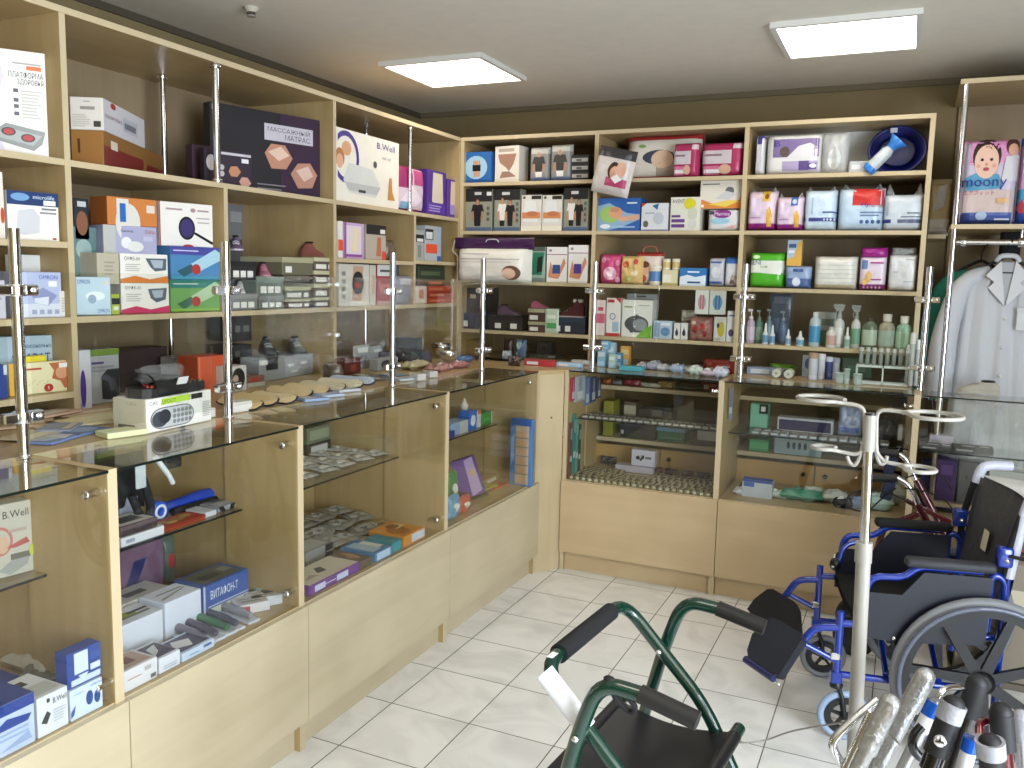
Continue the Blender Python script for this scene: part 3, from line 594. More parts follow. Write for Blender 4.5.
# ================================================================== DRIP STAND
WHT = paint('96928a', .35)
dy = 1.60
p_up = hit(868, 452, 1, dy); p_lo = hit(852.5, 768, 1, dy); dirp = (p_lo - p_up).normalized(); base = p_up + dirp * (p_up.z / -dirp.z); top = p_up - dirp * .067
iv = thing('drip_stand', 'white drip stand with four looped hooks and a chrome upper pole', 'drip stand', (base.x, base.y, 0)); L0 = Vector((base.x, base.y, 0))
q = lambda p: Vector(p) - L0
MB().tube([q(base) + Vector((0, 0, .03)), q(hit(863.5, 556, 1, dy))], .0125, WHT, 18).build('outer_pole', iv)
sl = MB().tube([q(hit(863, 562, 1, dy)), q(hit(864, 542, 1, dy))], .0145, WHT, 18).build('collar', iv)
MB().tube([q(hit(863.8, 560, 1, dy)), q(top)], .0085, CH, 16).build('inner_pole', iv)
hd = MB().tube([q(hit(868.3, 451, 1, dy)), q(hit(870.5, 415, 1, dy))], .0105, WHT, 18).build('hook_block', iv); MB().tube([q(hit(870.5, 416, 1, dy)), q(hit(870.6, 413, 1, dy))], .0095, MAG, 14).build('cap', iv)
def hook(pix_, c, rr, a0, a1, nm='hook'):
    pts = [q(hit(u, v, 1, dy)) for u, v in pix_]; cc = q(hit(c[0], c[1], 1, dy)); mb = MB()
    ring_ = [cc + Vector((rr * math.cos(a), rr * math.sin(a), 0)) for a in [a0 + (a1 - a0) * k / 28 for k in range(29)]]
    if pts: mb.tube(pts + ring_, .0035, WHT, 10, .012)
    mb.build(nm, iv)
hook([(865, 452), (864.5, 410), (858, 405), (838, 402.5)], (821, 398.5), .040, -.9, -.9 - 5.3)
hook([(876, 452), (876.5, 414), (882, 409.5), (905, 412)], (933, 415.5), .046, -PI + .9, -PI + .9 + 5.3)
hook([(866, 430), (863.5, 450), (856, 455), (838, 451)], (824, 447.5), .021, -.9, -.9 - 5.0)
hook([(873.5, 430), (876, 452), (884, 462), (903, 465)], (918, 469), .028, -PI + .8, -PI + .8 + 5.2)
for pts in ([(864, 440), (860, 457), (855, 466), (850, 464), (847, 456)], [(876.5, 445), (877, 458), (881, 465), (886, 462), (887, 456)]):
    MB().tube([q(hit(u, v, 1, dy)) for u, v in pts], .0033, WHT, 10, .008).build('small_hook', iv)
mb = MB()
for k in range(5):
    a = 2 * PI * k / 5 + .6; e = Vector((.26 * math.cos(a), .26 * math.sin(a), .055)); mb.tube([(0, 0, .09), tuple(e)], .010, WHT, 10)
ft = mb.build('base_legs', iv)
for k in range(5):
    a = 2 * PI * k / 5 + .6; MB().lathe([(.024, -.009), (.025, -.005), (.025, .005), (.024, .009)], BLK, 14, Matrix.Translation((.26 * math.cos(a), .26 * math.sin(a), .025)) @ Matrix.Rotation(a, 4, 'Z') @ TY).build('caster', iv)
# ================================================================== CANES AND CRUTCHES
SIL = paint('b9babd', .3, .85); SLW = crinkle('b0b0b0'); BGL = paint('0e0e10', .12, .3, .8); WFM = wrap('94949a', .22); BGR = paint('101013', .6)
def cane(label, top, low, dt, dl, r, mat, bits=(), crook=None, rfoot=True, cat='walking cane', name='walking_cane'):
    """top / low: two points of the shaft; bits: (start, end, radius, material, part name, kind) as distances down the shaft from the top"""
    a = at(*top, dt); b = at(*low, dt + .006); d = (b - a).normalized(); L_ = a.z / -d.z; foot = a + d * L_
    t = thing(name, label, cat, (foot.x, foot.y, 0), 0, 'canes and crutches bundled beside the wheelchair'); o = Vector((foot.x, foot.y, 0)); a = a - o
    mb = MB(); mb.tube([a, a + d * (L_ - .02)], r, mat, 16); mb.build('shaft', t)
    MB().tube([a + d * (L_ - .045), a + d * L_], r * 1.5, RUB, 14).build('rubber_foot', t)
    for s, e, rr, m, nm in bits:
        mb = MB(); mb.tube([a + d * s, a + d * e], rr, m, 18)
        if nm in ('grip', 'wrapped_grip'): mb.ball(a + d * s, rr * .98, m)
        mb.build(nm, t)
    if crook:
        pts, rr, m, nm = crook; MB().tube([at(u, v, dd) - o for u, v, dd in pts], rr, m, 12, .02).build(nm, t)
    return t
cane('silver crutch in wrinkled clear film, left of the two silver wrapped ends', (890, 703), (858, 768), 1.33, 1.27, .011, SIL, [(.0, .085, .0155, SLW, 'wrapped_grip'), (.085, .22, .0125, SLW, 'film')])
cane('silver crutch in wrinkled clear film, the taller right one reaching the wheel', (925, 677), (877, 768), 1.42, 1.32, .011, SIL, [(.0, .06, .0165, SLW, 'wrapped_grip'), (.06, .30, .0135, SLW, 'film')])
cane('bare chrome crutch whose bent tube loops behind the white stand pole', (872, 712), (845, 770), 1.40, 1.36, .008, CH, [], ([(878, 700, 1.42), (858, 716, 1.42), (834, 738, 1.42), (832, 748, 1.42), (846, 772, 1.42)], .0075, CH, 'bent_handle'))
cane('black cane with a glossy blue collar above a white sleeve', (936, 700), (914, 745), 1.36, 1.32, .0095, SIL, [(0.004, .028, .0125, paint('1553b8', .15, .3), 'collar'), (.028, .055, .0115, paint('dcdcdc', .5), 'sleeve')], ([(922, 726, 1.35), (913, 736, 1.35), (912, 748, 1.35), (920, 758, 1.35), (934, 762, 1.35)], .0075, BGL, 'crook'))
c5 = cane('black foam grip cane wrapped in white film at the top, with a round emblem', (953, 706), (931, 764), 1.24, 1.20, .010, BGL, [(0.0, .075, .0165, BGR, 'grip'), (-.004, .022, .0185, WFM, 'film_wrap'), (.075, .10, .0145, BGL, 'emblem_holder')])
em = at(940, 741, 1.216) - Vector(c5.location); eM = Matrix.Translation(em) @ (ray(940, 741).normalized() * -1).to_track_quat('Z', 'Y').to_matrix().to_4x4()
mb = MB(); mb.lathe([(.0085, 0), (.0085, .002), (.0001, .0022)], CH, 20, eM)
for k in range(3): a = PI / 2 + k * 2 * PI / 3; mb.add([(0.0015 * math.cos(a + 1.57), .0015 * math.sin(a + 1.57), .003), (-.0015 * math.cos(a + 1.57), -.0015 * math.sin(a + 1.57), .003), (.0075 * math.cos(a), .0075 * math.sin(a), .003)], [(0, 1, 2)], BLK, False, eM)
mb.build('emblem', c5)
cane('black foam grip cane with a silver bent tube at its top, touching the wheel hub', (977, 684), (950, 768), 1.38, 1.30, .010, BGL, [(0.0, .055, .0165, BGR, 'grip'), (-.006, .002, .010, WFM, 'end_plug')], ([(938, 698, 1.36), (942, 690, 1.36), (950, 687, 1.37), (964, 688, 1.38)], .005, CH, 'bent_tube'))
cane('dark red glossy cane with a black foam grip', (1001, 713), (1006, 772), 1.26, 1.20, .0115, paint('5a0f18', .15, .3, .8), [(0.0, .055, .0165, BGR, 'grip'), (-.006, .002, .010, WFM, 'end_plug')], ([(979, 735, 1.26), (979, 724, 1.27), (986, 720, 1.28), (996, 722, 1.27)], .006, paint('5a0f18', .15, .3, .8), 'crook'))
cane('grey shaft cane with a blue collar, behind the lowest foam grip', (972, 738), (962, 775), 1.22, 1.19, .009, SIL, [(0.0, .02, .0115, paint('1553b8', .15, .3), 'collar'), (.02, .06, .0105, paint('c9c9cc', .5), 'sleeve')])
cane('black foam grip cane wrapped in white film, lowest of the foam grips', (990, 742), (993, 775), 1.14, 1.11, .010, BGL, [(0.004, .07, .0160, BGR, 'grip'), (-.002, .02, .0185, WFM, 'film_wrap')])
cane('silver cane wrapped in pale film at the right edge of the photo', (1021, 718), (1024, 770), 1.3, 1.24, .0105, SIL, [(0, .035, .0135, WFM, 'wrapped_grip')])
# ================================================================== RED ROLLATOR BEHIND
RED = paint('4d0f18', .25, .1, .6)
ro = thing('rollator', 'dark red rollator with chrome handlebars folded behind the wheelchair', 'rollator', (.1, 3.72, 0)); RO = Vector((.1, 3.72, 0))
g_ = lambda u, v, Y=3.7: hit(u, v, 1, Y) - RO
for Y, s, nm in ((3.62, [(872, 478), (897, 478), (908, 484), (917, 500), (920, 512)], 0), (3.84, [(880, 452), (899, 454), (907, 460), (914, 476), (919, 487)], 1)):
    pts = [g_(u, v, Y) for u, v in s]; h = MB().tube(pts[1:], .011, CH, 12, .03).build('handlebar', ro); MB().tube([pts[0], pts[1]], .017, BLK, 14).build('hand_grip', h)
    MB().box((-.012, -.008, -.055), (.03, .008, .02), paint('1b2440', .4), .004, Matrix.Translation(pts[1] + Vector((-.035, 0, -.035))) @ Matrix.Rotation(.2, 4, 'Y')).build('brake_lever', h)
    e = pts[-1]; MB().tube([e + Vector((-.012, 0, .03)), e + Vector((.11, 0, -.18)), (e.x + .22, e.y, .09)], .014, RED, 12, .03).build('frame_tube', ro)
    MB().tube([e + Vector((.06, .0, -.08)), (e.x - .12, e.y, .55 - .06), (e.x - .20, e.y, .09)], .013, RED, 12, .03).build('frame_tube', ro)
    for xx in (e.x + .22, e.x - .20): 
        mb = MB(); mb.lathe([(.075, -.012), (.085, -.008), (.085, .008), (.075, .012), (.05, .006), (.05, -.006), (.075, -.012)], BLK, 24, Matrix.Translation((xx, e.y, .085)) @ TY); mb.lathe([(.052, -.008), (.052, .008)], GRY, 18, Matrix.Translation((xx, e.y, .085)) @ TY); mb.build('wheel', ro)
MB().tube([g_(905, 500, 3.65), g_(950, 522, 3.82)], .010, RED, 10).build('cross_tube', ro)
for pp in ([(905, 488), (930, 492), (950, 503), (956, 520), (952, 532)], [(896, 488), (880, 500), (868, 512), (850, 510), (845, 498), (858, 490), (885, 490), (905, 500)], [(905, 478), (930, 470), (945, 478), (952, 490)]):
    MB().tube([g_(u, v, 3.6) for u, v in pp], .003, RUB, 8, .05).build('brake_cable', ro)
o = pack_mb(.30, .16, .20, clearfilm('e8e6e0', .5), (), wr=.02, seed=4).build('plastic_bag', None, (.42, 3.72, .56), -.3); tag(o, 'clumped clear plastic bag over cardboard behind the wheelchair backrest', 'bag')
o = box_mb(.24, .12, .13, '9a6240').build('carton', None, (.43, 3.71, .50), -.3); tag(o, 'reddish brown carton under clear film behind the wheelchair', 'box')
mb = MB(); mb.box((-.17, -.14, 0), (.20, .15, .46), paint('8c8272', .6), .006); mb.box((-.171, -.141, .30), (.201, -.139, .36), paint('c9c0a8', .5)); o = mb.build('storage_box', None, (.43, 3.72, .025)); tag(o, 'pale storage box standing on the floor behind the wheelchair', 'box')
mb = MB(); mb.box((-.18, -.15, 0), (.21, .16, .024), paint('6a6255', .6), .004); o = mb.build('dolly_board', None, (.43, 3.72, 0)); tag(o, 'grey board under the pale storage box behind the wheelchair', 'board')
# ================================================================== COATS ON THE RAIL
def coat(name, label, cat, x, y, col, hw, z1, z0, depth, yaw=0, slv=.115, group=None):
    t = thing(name, label, cat, (x, y, z0), yaw, group); H_ = z1 - z0; m = fabric(col, 250); mb = MB(); n, k = 26, 22; vs = []
    for s in (0, 1):
        for j in range(k + 1):
            v = j / k; wv = hw * (.80 + .30 * (1 - v)) if v < .92 else hw * (.80 - .50 * (v - .92) / .08)
            for i in range(n + 1):
                u = 2 * i / n - 1; fold = .016 * math.sin(u * 13 + 2.2 * v + s) * (1 - v * .6) + .006 * math.sin(u * 31 + 4 * v); edge = max(0, 1 - u * u) ** .5
                vs.append((u * wv, (depth / 2 * edge * (.5 + .5 * math.sin(min(1, (1 - v) * 6) * PI / 2)) + fold * edge) * (1 if s else -1), H_ * v - (.035 * u * u if v > .9 else 0) + (H_ * .0)))
    fs = [(j * (n + 1) + i, j * (n + 1) + i + 1, (j + 1) * (n + 1) + i + 1, (j + 1) * (n + 1) + i) for j in range(k) for i in range(n)]; N_ = (n + 1) * (k + 1)
    mb.add(vs, fs + [tuple(N_ + q_ for q_ in f)[::-1] for f in fs], m, True); body = mb.build('body', t)
    for s in (-1, 1):
        mb = MB(); mb.tube([(s * hw * .34, 0, H_ - .042), (s * hw * .70, 0, H_ - .062), (s * hw * .98, 0, H_ - .13), (s * (hw + slv * .34), -.01, H_ - .33), (s * (hw + slv * .42), -.02, H_ - .60)], [.030, .060], m, 18, .08); mb.build('sleeve', t)
    return t, body, H_
t, body, H_ = coat('lab_coat', 'white lab coat with open lapels and front buttons on the hanging rail', 'coat', .395, 4.47, 'bfc1c6', .19, 1.615, .62, .10)
m = fabric('cbccd0', 250); mb = MB()
for s in (-1, 1): mb.prism([(s * .028, 0), (s * .085, -.065), (s * .05, -.095), (s * .072, -.12), (0.002 * s, -.20)][::s], m, .006, Matrix.Translation((0, -.054, H_ + .005)) @ Matrix.Rotation(PI / 2 - .05, 4, 'X'))
mb.build('lapel', t)
MB().prism([(-.028, 0), (.028, 0), (.03, -.05), (0, -.19), (-.03, -.05)], fabric('a9abb0', 250), .004, Matrix.Translation((0, -.047, H_)) @ Matrix.Rotation(PI / 2 - .05, 4, 'X')).build('inner_lining', t)
MB().tube([(-.045, -.01, H_ + .005), (-.03, -.02, H_ + .03), (.03, -.02, H_ + .03), (.045, -.01, H_ + .005)], .012, m, 10, .02).build('collar', t)
mb = MB(); mb.box((-.028, -.054, H_ - .05), (.028, -.051, H_ - .043), BLK); mb.build('size_strip', t)
for k in range(4): MB().lathe([(.007, 0), (.007, .003), (.0001, .004)], paint('cfcfcc', .4), 12, Matrix.Translation((.005, -.064, H_ - .25 - .13 * k)) @ TY).build('button', t)
mb = MB(); mb.box((.05, -.066, H_ - .30), (.15, -.060, H_ - .20), m, .002); mb.box((.048, -.068, H_ - .218), (.152, -.062, H_ - .20), m, .002); mb.build('breast_pocket', t)
t, body, H_ = coat('green_smock', 'green medical smock with a pink edge hanging behind the white coat', 'smock', .30, 4.63, '2f8f7c', .16, 1.60, .95, .06)
for s in (-1,): 
    MB().prism([(-.055, -.20), (.05, -.18), (.03, -.02), (-.03, -.05)], fabric('c23a6c', 250), .05, Matrix.Translation((-.195, .03, H_ - .36)) @ TY).build('pink_cuff', t); MB().prism([(-.07, -.10), (.04, -.10), (.05, .0), (-.04, .01)], fabric('dcd9d4', 250), .05, Matrix.Translation((-.21, .03, H_ - .54)) @ TY).build('white_cuff', t)
for x, y, z, lab in ((.395, 4.47, 1.60, 'black hanger holding the white lab coat'), (.30, 4.63, 1.585, 'dark hanger holding the green smock')):
    t = thing('coat_hanger', lab, 'hanger', (x, y, z), 0, 'hangers on the rail')
    MB().tube([(-.13, 0, -.03), (0, 0, .045), (.13, 0, -.03)], .007, BLK, 8, .02).build('shoulder_bar', t)
    MB().tube([(0, 0, .045), (0, -.0, .075), (0, 4.36 - y, .118), (0, 4.345 - y, .10)], .003, BLK, 8, .02).build('hook', t)
mb = MB(); mb.box((-.03, -.05, 0), (.05, .05, .16), fabric('101013'), .01); o = mb.build('black_bag', None, (.40, 4.60, 1.66 - .02)); o['label'] = 'black cloth bundle hung over the rail above the white coat'; o['category'] = 'cloth'
o = pack_mb(.34, .06, .42, clearfilm('dfe3e6', .28), (), wr=.03, seed=9).build('garment_cover', None, (.40, 4.36, .56)); tag(o, 'clear film garment cover hanging over the bottom of the white coat', 'cover')
# ================================================================== GOODS ON THE LEFT WALL SHELVES
S1, S2 = 1.8265, 1.3445
W_ = 'ece8df'; K_ = '1b1b1d'
def ovalprint(cx, cy, rx, ry, c='50545a'): return [E(cx, cy, rx, ry, c)]
# --- near unit, four levels
item('product_box', 'tall white box printed with a grey platform and two red discs, top left shelf', 'box', (-14, 50, 47, 158), LP, S1, .16, 'efeae2',
     [P([(0, 0), (.28, 0), (.10, .4), (.3, .75), (.18, 1), (0, 1)], 'd9cfdc'), T(.38, .74, .96, .80, 'ПЛАТФОРМА', '4a4a50'), T(.52, .67, .96, .73, 'ЗДОРОВЬЯ', '4a4a50'), R(.68, .82, .93, .86, 'd9743c'), R(.45, .87, .93, .885, 'aaa49c'), P([(.05, .20), (.30, .30), (.96, .24), (.90, .12), (.75, .05), (.06, .14)], '8b8f8c'), P([(.07, .17), (.30, .255), (.9, .20), (.74, .10)], 'a7aaa7'), E(.34, .22, .12, .04, '2c2226'), E(.34, .22, .09, .03, 'b02a2c'), E(.66, .17, .12, .04, '2c2226'), E(.66, .17, .09, .03, 'b02a2c')]
     + [R(.45, y, .53, y + .035, '55555c') for y in (.60, .51, .45, .38)] + lines(.58, .36, .94, .64, 9, 'c4beb4'), phi=36)
item('product_box', 'white box with a blue top band and a pale cuff, second shelf at left', 'box', (7, 192, 59, 240), LP, 1.5755, .17, 'ece6dc', [R(0, .72, 1, 1, '1c3566'), T(.5, .86, .92, .94, 'microlife', 'd8e4f0'), E(.25, .88, .18, .08, '6f9ac4'), P([(.15, .15), (.2, .6), (.5, .66), (.62, .5), (.6, .16), (.3, .1)], 'c9c8cc'), R(.62, .56, .95, .6, '8a8a90'), R(.66, .64, .95, .68, '7a7a80'), R(.86, .03, .93, .07, 'b03030')] + [R(.7, .74, .94, .84, 'eeeeea')], phi=10)
item('product_box', 'pale box edge with an orange disc at the left margin, second shelf', 'box', (-30, 170, 4.5, 238), LP, 1.5755, .1, 'e4d8cc', [E(.93, .35, .06, .12, 'd0482c')])
item('product_box', 'small plain white box standing behind the lilac monitor box', 'box', (22, 255, 49, 275), (0, -2.50), 1.3435, .08, 'dcdad6', [R(.7, .2, .95, .4, 'f4f4f4')])
item('product_box', 'lilac boxed arm blood pressure monitor with a blue brand name, third shelf', 'box', (14, 272, 62, 319), LP, 1.3435, .11, 'b7bfe2', [R(0, 0, 1, .3, 'd9dcec'), T(.52, .84, .92, .93, 'OMRON', '1d4fae'), R(.72, .68, .9, .8, 'f2f2f2'), P([(.35, .5), (.6, .66), (.9, .48), (.7, .25), (.42, .32)], '8e95c4'), P([(.4, .42), (.72, .46), (.7, .26), (.42, .32)], 'dfe2f2')] + [R(.35 + k * .16, .07, .45 + k * .16, .17, 'a2a6c8') for k in range(4)], phi=12)
item('product_box', 'narrow white box standing between the lilac monitor box and the divider', 'box', (60, 291, 67, 318), LP, 1.3435, .09, 'e6e2da', lines(.2, .2, .8, .8, 6, 'bbb5aa'))
item('product_box', 'pale lilac box at the left margin of the third shelf', 'box', (-30, 280, 6, 320), LP, 1.3435, .09, 'd2cfdc', lines(.4, .2, .9, .8, 6, 'a8a4b4'))
item('product_box', 'pale blue box with large dark lettering behind the yellow box', 'box', (-8, 336, 57, 400), (0, -2.46), 1.1095, .06, 'a9bccb', [T(.45, .76, .92, .86, 'Персонально', '3d5578'), T(.30, .48, .9, .68, '2 КАРАТ', '243a60'), R(.1, .44, .95, .455, '5b7ea0')], phi=10)
item('product_box', 'bright yellow box back between the pale blue box and the insect box', 'box', (22, 356, 48, 401), (0, -2.43), 1.1095, .025, 'e3cf3a', [])
item('product_box', 'cream box with a big brown insect and a red round 5 sign', 'box', (9, 362, 73, 403), LP, 1.1095, .025, 'e2d9b0', [R(0, 0, .10, 1, 'd9a83c'), R(.12, .76, .5, .82, 'b04a34'), P([(.62, .95), (.98, .97), (.98, .15), (.86, .1), (.8, .35), (.66, .45), (.7, .7)], 'b76a44'), E(.82, .62, .1, .2, 'd59c78'), R(.9, 0, 1, 1, 'a84a2c'), R(.78, .78, .93, .93, 'e9e9e4'), E(.6, .16, .075, .13, 'b03428'), T(.585, .11, .615, .21, '5', 'f0e8d8')] + [E(.3 + k * .04, .3 + .06 * (k % 3), .008, .014, '8f8358') for k in range(8)], phi=8)
item('product_box', 'blue box at the left margin of the fourth shelf', 'box', (-30, 366, 8, 404), LP, 1.1095, .08, '2c4690', [R(.9, .7, 1, 1, 'cfd9ea')])
# --- top row of the wide unit
item('carton', 'brown cardboard carton with dark red stripes lying on the top shelf', 'carton', (71, 130, 104, 166), LP, S1, .62, '9a6b35', [R(.2, .35, .28, .75, '54371c')], side='8a5f2e', right=[R(0, .05, .62, .6, '7c2c26'), R(.68, .05, 1, .5, '7c2c26'), R(.10, .55, .2, .8, 'd8cdb8')], phi=60)
LAST['o'].location.y += 0
item('product_box', 'white box with red heart and shipping labels lying on the brown carton', 'box', (70, 97, 103.5, 130), LP, 'on', .40, 'e2dad0', [R(.3, .62, .75, .72, 'a09a90'), R(.7, .1, .92, .28, '4a4640'), R(.4, .86, .6, .88, '8a8680')] + lines(.06, .1, .6, .5, 6, 'c2baae'), side='c9c7cc', right=[E(.22, .88, .06, .1, 'b0342c'), T(.03, .42, .42, .55, 'ЗДОРОВЬЕ', '86485c'), R(.45, .25, .8, .7, 'b5b6bf'), R(.48, .35, .76, .55, '74767f')], phi=60)
item('product_box', 'huge black and purple massage mattress box with two hexagon pictures', 'box', (210, 111, 320, 198), (0, -2.44), S1, .05, '1e1b22', [R(.62, .0, 1, 1, '35203a'), R(.47, .66, .93, .86, 'c8c2cc'), T(.50, .77, .9, .84, 'МАССАЖНЫЙ', '4a4450'), T(.66, .685, .9, .75, 'МАТРАС', '4a4450'), R(.02, .92, .07, .98, 'd8d4d8'),
     P([(.47, .5), (.53, .62), (.66, .62), (.73, .47), (.67, .33), (.53, .32)], 'c08a72'), P([(.50, .52), (.62, .60), (.70, .50), (.60, .42)], 'e2c2ae'), P([(.71, .28), (.78, .42), (.9, .44), (.97, .30), (.92, .13), (.78, .11)], 'b98874'), P([(.76, .33), (.88, .40), (.93, .28), (.84, .2)], 'dcbcae'), R(.40, .11, .66, .125, '8a8490'), R(.40, .06, .62, .075, '8a8490')], phi=18)
item('product_box', 'small dark box with two hexagon pictures and a white cushion, before the mattress box', 'box', (204, 150, 252, 188), (0, -2.40), S1, .035, '2a1c2c', [R(.35, .86, .98, .93, 'c8c0c8'), R(.78, .68, .93, .8, 'e2dee0'), E(.14, .6, .1, .22, 'd8d4d6'), P([(.5, .4), (.55, .55), (.68, .57), (.76, .42), (.68, .27), (.55, .27)], 'b9835f'), P([(.72, .15), (.78, .28), (.9, .28), (.98, .12), (.9, 0), (.78, 0)], 'c29082'), E(.36, .5, .05, .08, 'b9b4b8'), E(.36, .32, .05, .08, 'b9b4b8'), E(.28, .15, .05, .08, 'b9b4b8')], phi=18)
item('product_box', 'plum coloured box standing behind the small dark hexagon box', 'box', (192, 145, 212, 184), (0, -2.52), S1, .05, '3b1f2e', [], phi=18)
item('product_box', 'big white box of kitchen-style baby scales with a mother and baby picture', 'box', (336, 135, 399, 209), LP, S1, .05, 'e9e3d6', [ring(.14, .62, .20, .36, .2, '4b3f8c'), R(0, 0, .02, 1, 'e9e3d6'), E(.05, .6, .07, .13, 'b47a50'), E(.15, .74, .07, .1, 'd7a27c'), E(.05, .55, .05, .1, 'dba98c'), P([(.18, .55), (.55, .52), (.68, .28), (.6, .12), (.2, .14), (.1, .3)], 'd2d3cf'), P([(.12, .28), (.68, .28), (.62, .16), (.18, .17)], 'b9bab8'), R(.33, .16, .44, .2, '33363a'), T(.62, .84, .92, .93, 'B.Well', '43408c'), T(.7, .70, .85, .74, 'WK-160', '8a8890'), E(.59, .60, .03, .05, '5a5a60'), P([(.80, .12), (.83, .45), (.87, .45), (.88, .25), (.93, .12)], 'c68a4a')])
item('clear_case', 'clear zipped case of pink and purple sheets on the top shelf', 'case', (398, 166, 426, 214), LP, S1, .09, 'a94478', [R(.06, .06, .94, .94, 'd8c4d0'), R(.06, .5, .5, .94, '9c2f66'), P([(.1, .2), (.45, .6), (.85, .3), (.6, .1)], 'e8d8e4'), R(.1, .05, .4, .2, '7fb0cc'), R(.55, .6, .92, .92, 'b8487c')], kind='pack', sharp=6)
item('product_box', 'purple box with a cream bandaged leg, left of its shorter neighbour on the top shelf', 'box', (427, 171, 446, 216), LP, S1, .1, '4e2a86', [P([(.25, .3), (.3, .95), (.8, .95), (.85, .3), (.6, .2)], 'd9cbb4'), R(.05, .05, .95, .28, '5a34a0')] + lines(.1, .08, .8, .25, 3, 'b5a4d8'))
item('product_box', 'shorter purple box with a cream print in the corner of the top shelf', 'box', (447.5, 180, 460, 219), LP, S1, .1, '57318e', [P([(.2, .3), (.25, .95), (.85, .95), (.85, .3)], 'd8c6b0'), R(.2, .08, .9, .34, 'a491cf')])
# --- wide unit, left column of stacked electronics
item('product_box', 'small dark box with a brown photo on the upper left of the stack', 'box', (74, 197, 89, 226), (0, -2.50), S2 + .25, .1, '2b2c38', [E(.5, .4, .4, .3, '8a5c44'), R(.2, .8, .8, .93, 'c8c8c8')])
LAST['o'].location.z = S2 + .245
item('product_box', 'teal grey box standing behind the pale blue nebuliser box', 'box', (74, 227, 97, 258), (0, -2.50), S2 + .125, .12, '63807e', [E(.4, .55, .35, .2, '9fb6b2')])
item('product_box', 'dull slate box at the bottom of the stack beside the divider', 'box', (74, 256, 97, 318), (0, -2.51), S2, .12, '5a6f78', [R(.1, .7, .9, .85, 'a5b4b8')])
item('product_box', 'pale blue nebuliser box with blue lettering, bottom left of the stack', 'box', (76, 277, 111, 317), LP, S2, .09, 'bcd2e2', [T(.04, .82, .4, .93, 'OMRON', '1d4fa0'), T(.6, .06, .95, .16, 'OMRON', '1d4fa0'), E(.55, .5, .28, .12, 'e6eef4'), E(.45, .42, .12, .12, '90a6bc'), R(.82, .8, .9, .9, 'e8d8a8')], phi=20)
item('product_box', 'green and black striped little box between the pale blue and white device boxes', 'box', (111.5, 294, 120, 316), LP, S2, .05, 'a9b84a', [R(0, .5, 1, .8, '2c3230'), R(.2, .2, .8, .4, 'e2e4c8')])
a = item('product_box', 'white device box with a magenta wave, below an orange waved one', 'box', (121, 283, 169.5, 316.5), LP, S2, .10, 'ebe7e0', [T(.08, .78, .4, .9, 'ОУФК-01', '4a4a52'), P([(0, 0), (1, 0), (1, .25), (.6, .12), (.3, .24), (0, .12)], 'c83a66'), P([(.55, .80), (.95, .84), (.92, .45), (.72, .35), (.6, .5)], '5b6472'), P([(.62, .75), (.88, .78), (.85, .52), (.68, .5)], 'aab6c2')] + lines(.1, .4, .42, .68, 4, 'b4b0aa'), phi=12)
item('product_box', 'white device box with an orange wave, on the magenta waved one', 'box', (120, 254, 168, 283), LP, 'on', .10, 'ebe7e0', [T(.08, .76, .4, .9, 'ОУФБ-04', '4a4a52'), P([(0, 0), (1, 0), (1, .25), (.6, .12), (.3, .24), (0, .12)], 'd9803a'), P([(.52, .85), (.97, .86), (.96, .45), (.72, .4), (.62, .55)], '5b6472'), P([(.62, .8), (.9, .8), (.88, .52), (.7, .52)], 'aab6c2')] + lines(.1, .4, .42, .68, 4, 'b4b0aa'), side='cfc8bc', phi=12)
item('product_box', 'cream carton side standing left of the two waved device boxes', 'box', (97, 253, 119.5, 280), (0, -2.42), S2 + .10, .09, 'bcb49f', lines(.3, .3, .8, .8, 4, 'a29a86'))
item('product_box', 'cream carton under the cream carton side, behind the pale blue nebuliser box', 'box', (108, 280, 120, 316), (0, -2.50), S2, .09, 'b2aa94', [])
item('product_box', 'lilac grey box with a white rounded inhaler, on the orange waved box', 'box', (103, 226, 157, 254), (0, -2.41), S2 + .199, .11, 'a5a4c2', [R(0, 0, .22, 1, 'b7b7b2'), T(.32, .78, .55, .88, 'Gamma', '2e2e58'), T(.78, .76, .96, .9, 'Delta', 'b0542c'), E(.42, .42, .1, .2, 'e2e2e6'), E(.58, .3, .16, .18, 'dcdcd6'), R(.74, .5, .92, .66, 'b8b8d0')], phi=14)
item('product_box', 'orange box with a blue oblong window on the lilac grey box', 'box', (107, 198, 157, 226), (0, -2.42), LAST['top'] + .001, .1, 'c97a3c', [R(.18, 0, .42, .94, 'd8d4cc'), E(.40, .1, .25, .7, 'd8d4cc'), R(.24, .12, .36, .78, '2c66b0'), R(.78, .5, .95, .78, 'dccfc0')], side='a45e2a', phi=9)
item('product_box', 'green box printed with a grey device and a red seal, below the blue one', 'box', (170.5, 280, 220, 314.5), LP, S2, .10, '6fa35c', [R(0, .75, 1, 1, '2f7d72'), P([(.2, .3), (.9, .95), (1, .85), (1, .6), (.5, .2)], 'b5d0a8'), P([(.12, .25), (.4, .48), (.5, .3), (.25, .08)], '3b6a58'), E(.5, .32, .09, .16, 'b03a34'), R(.05, .86, .55, .89, 'cfe2d8'), R(.02, .02, .98, .1, '8ab848')], phi=6)
item('product_box', 'blue box printed with a grey device and a red seal, above the green one', 'box', (170.5, 247, 220, 280), LP, 'on', .10, '4d86b8', [R(0, .75, 1, 1, '4b4c9a'), P([(.2, .3), (.9, .95), (1, .85), (1, .6), (.5, .2)], 'a9cfe0'), P([(.12, .25), (.4, .48), (.5, .3), (.25, .08)], '2f5c68'), E(.5, .32, .09, .16, 'b03a34'), R(.05, .86, .55, .89, 'dcd8f0'), R(.02, .02, .98, .1, '3f9ab8')], phi=6)
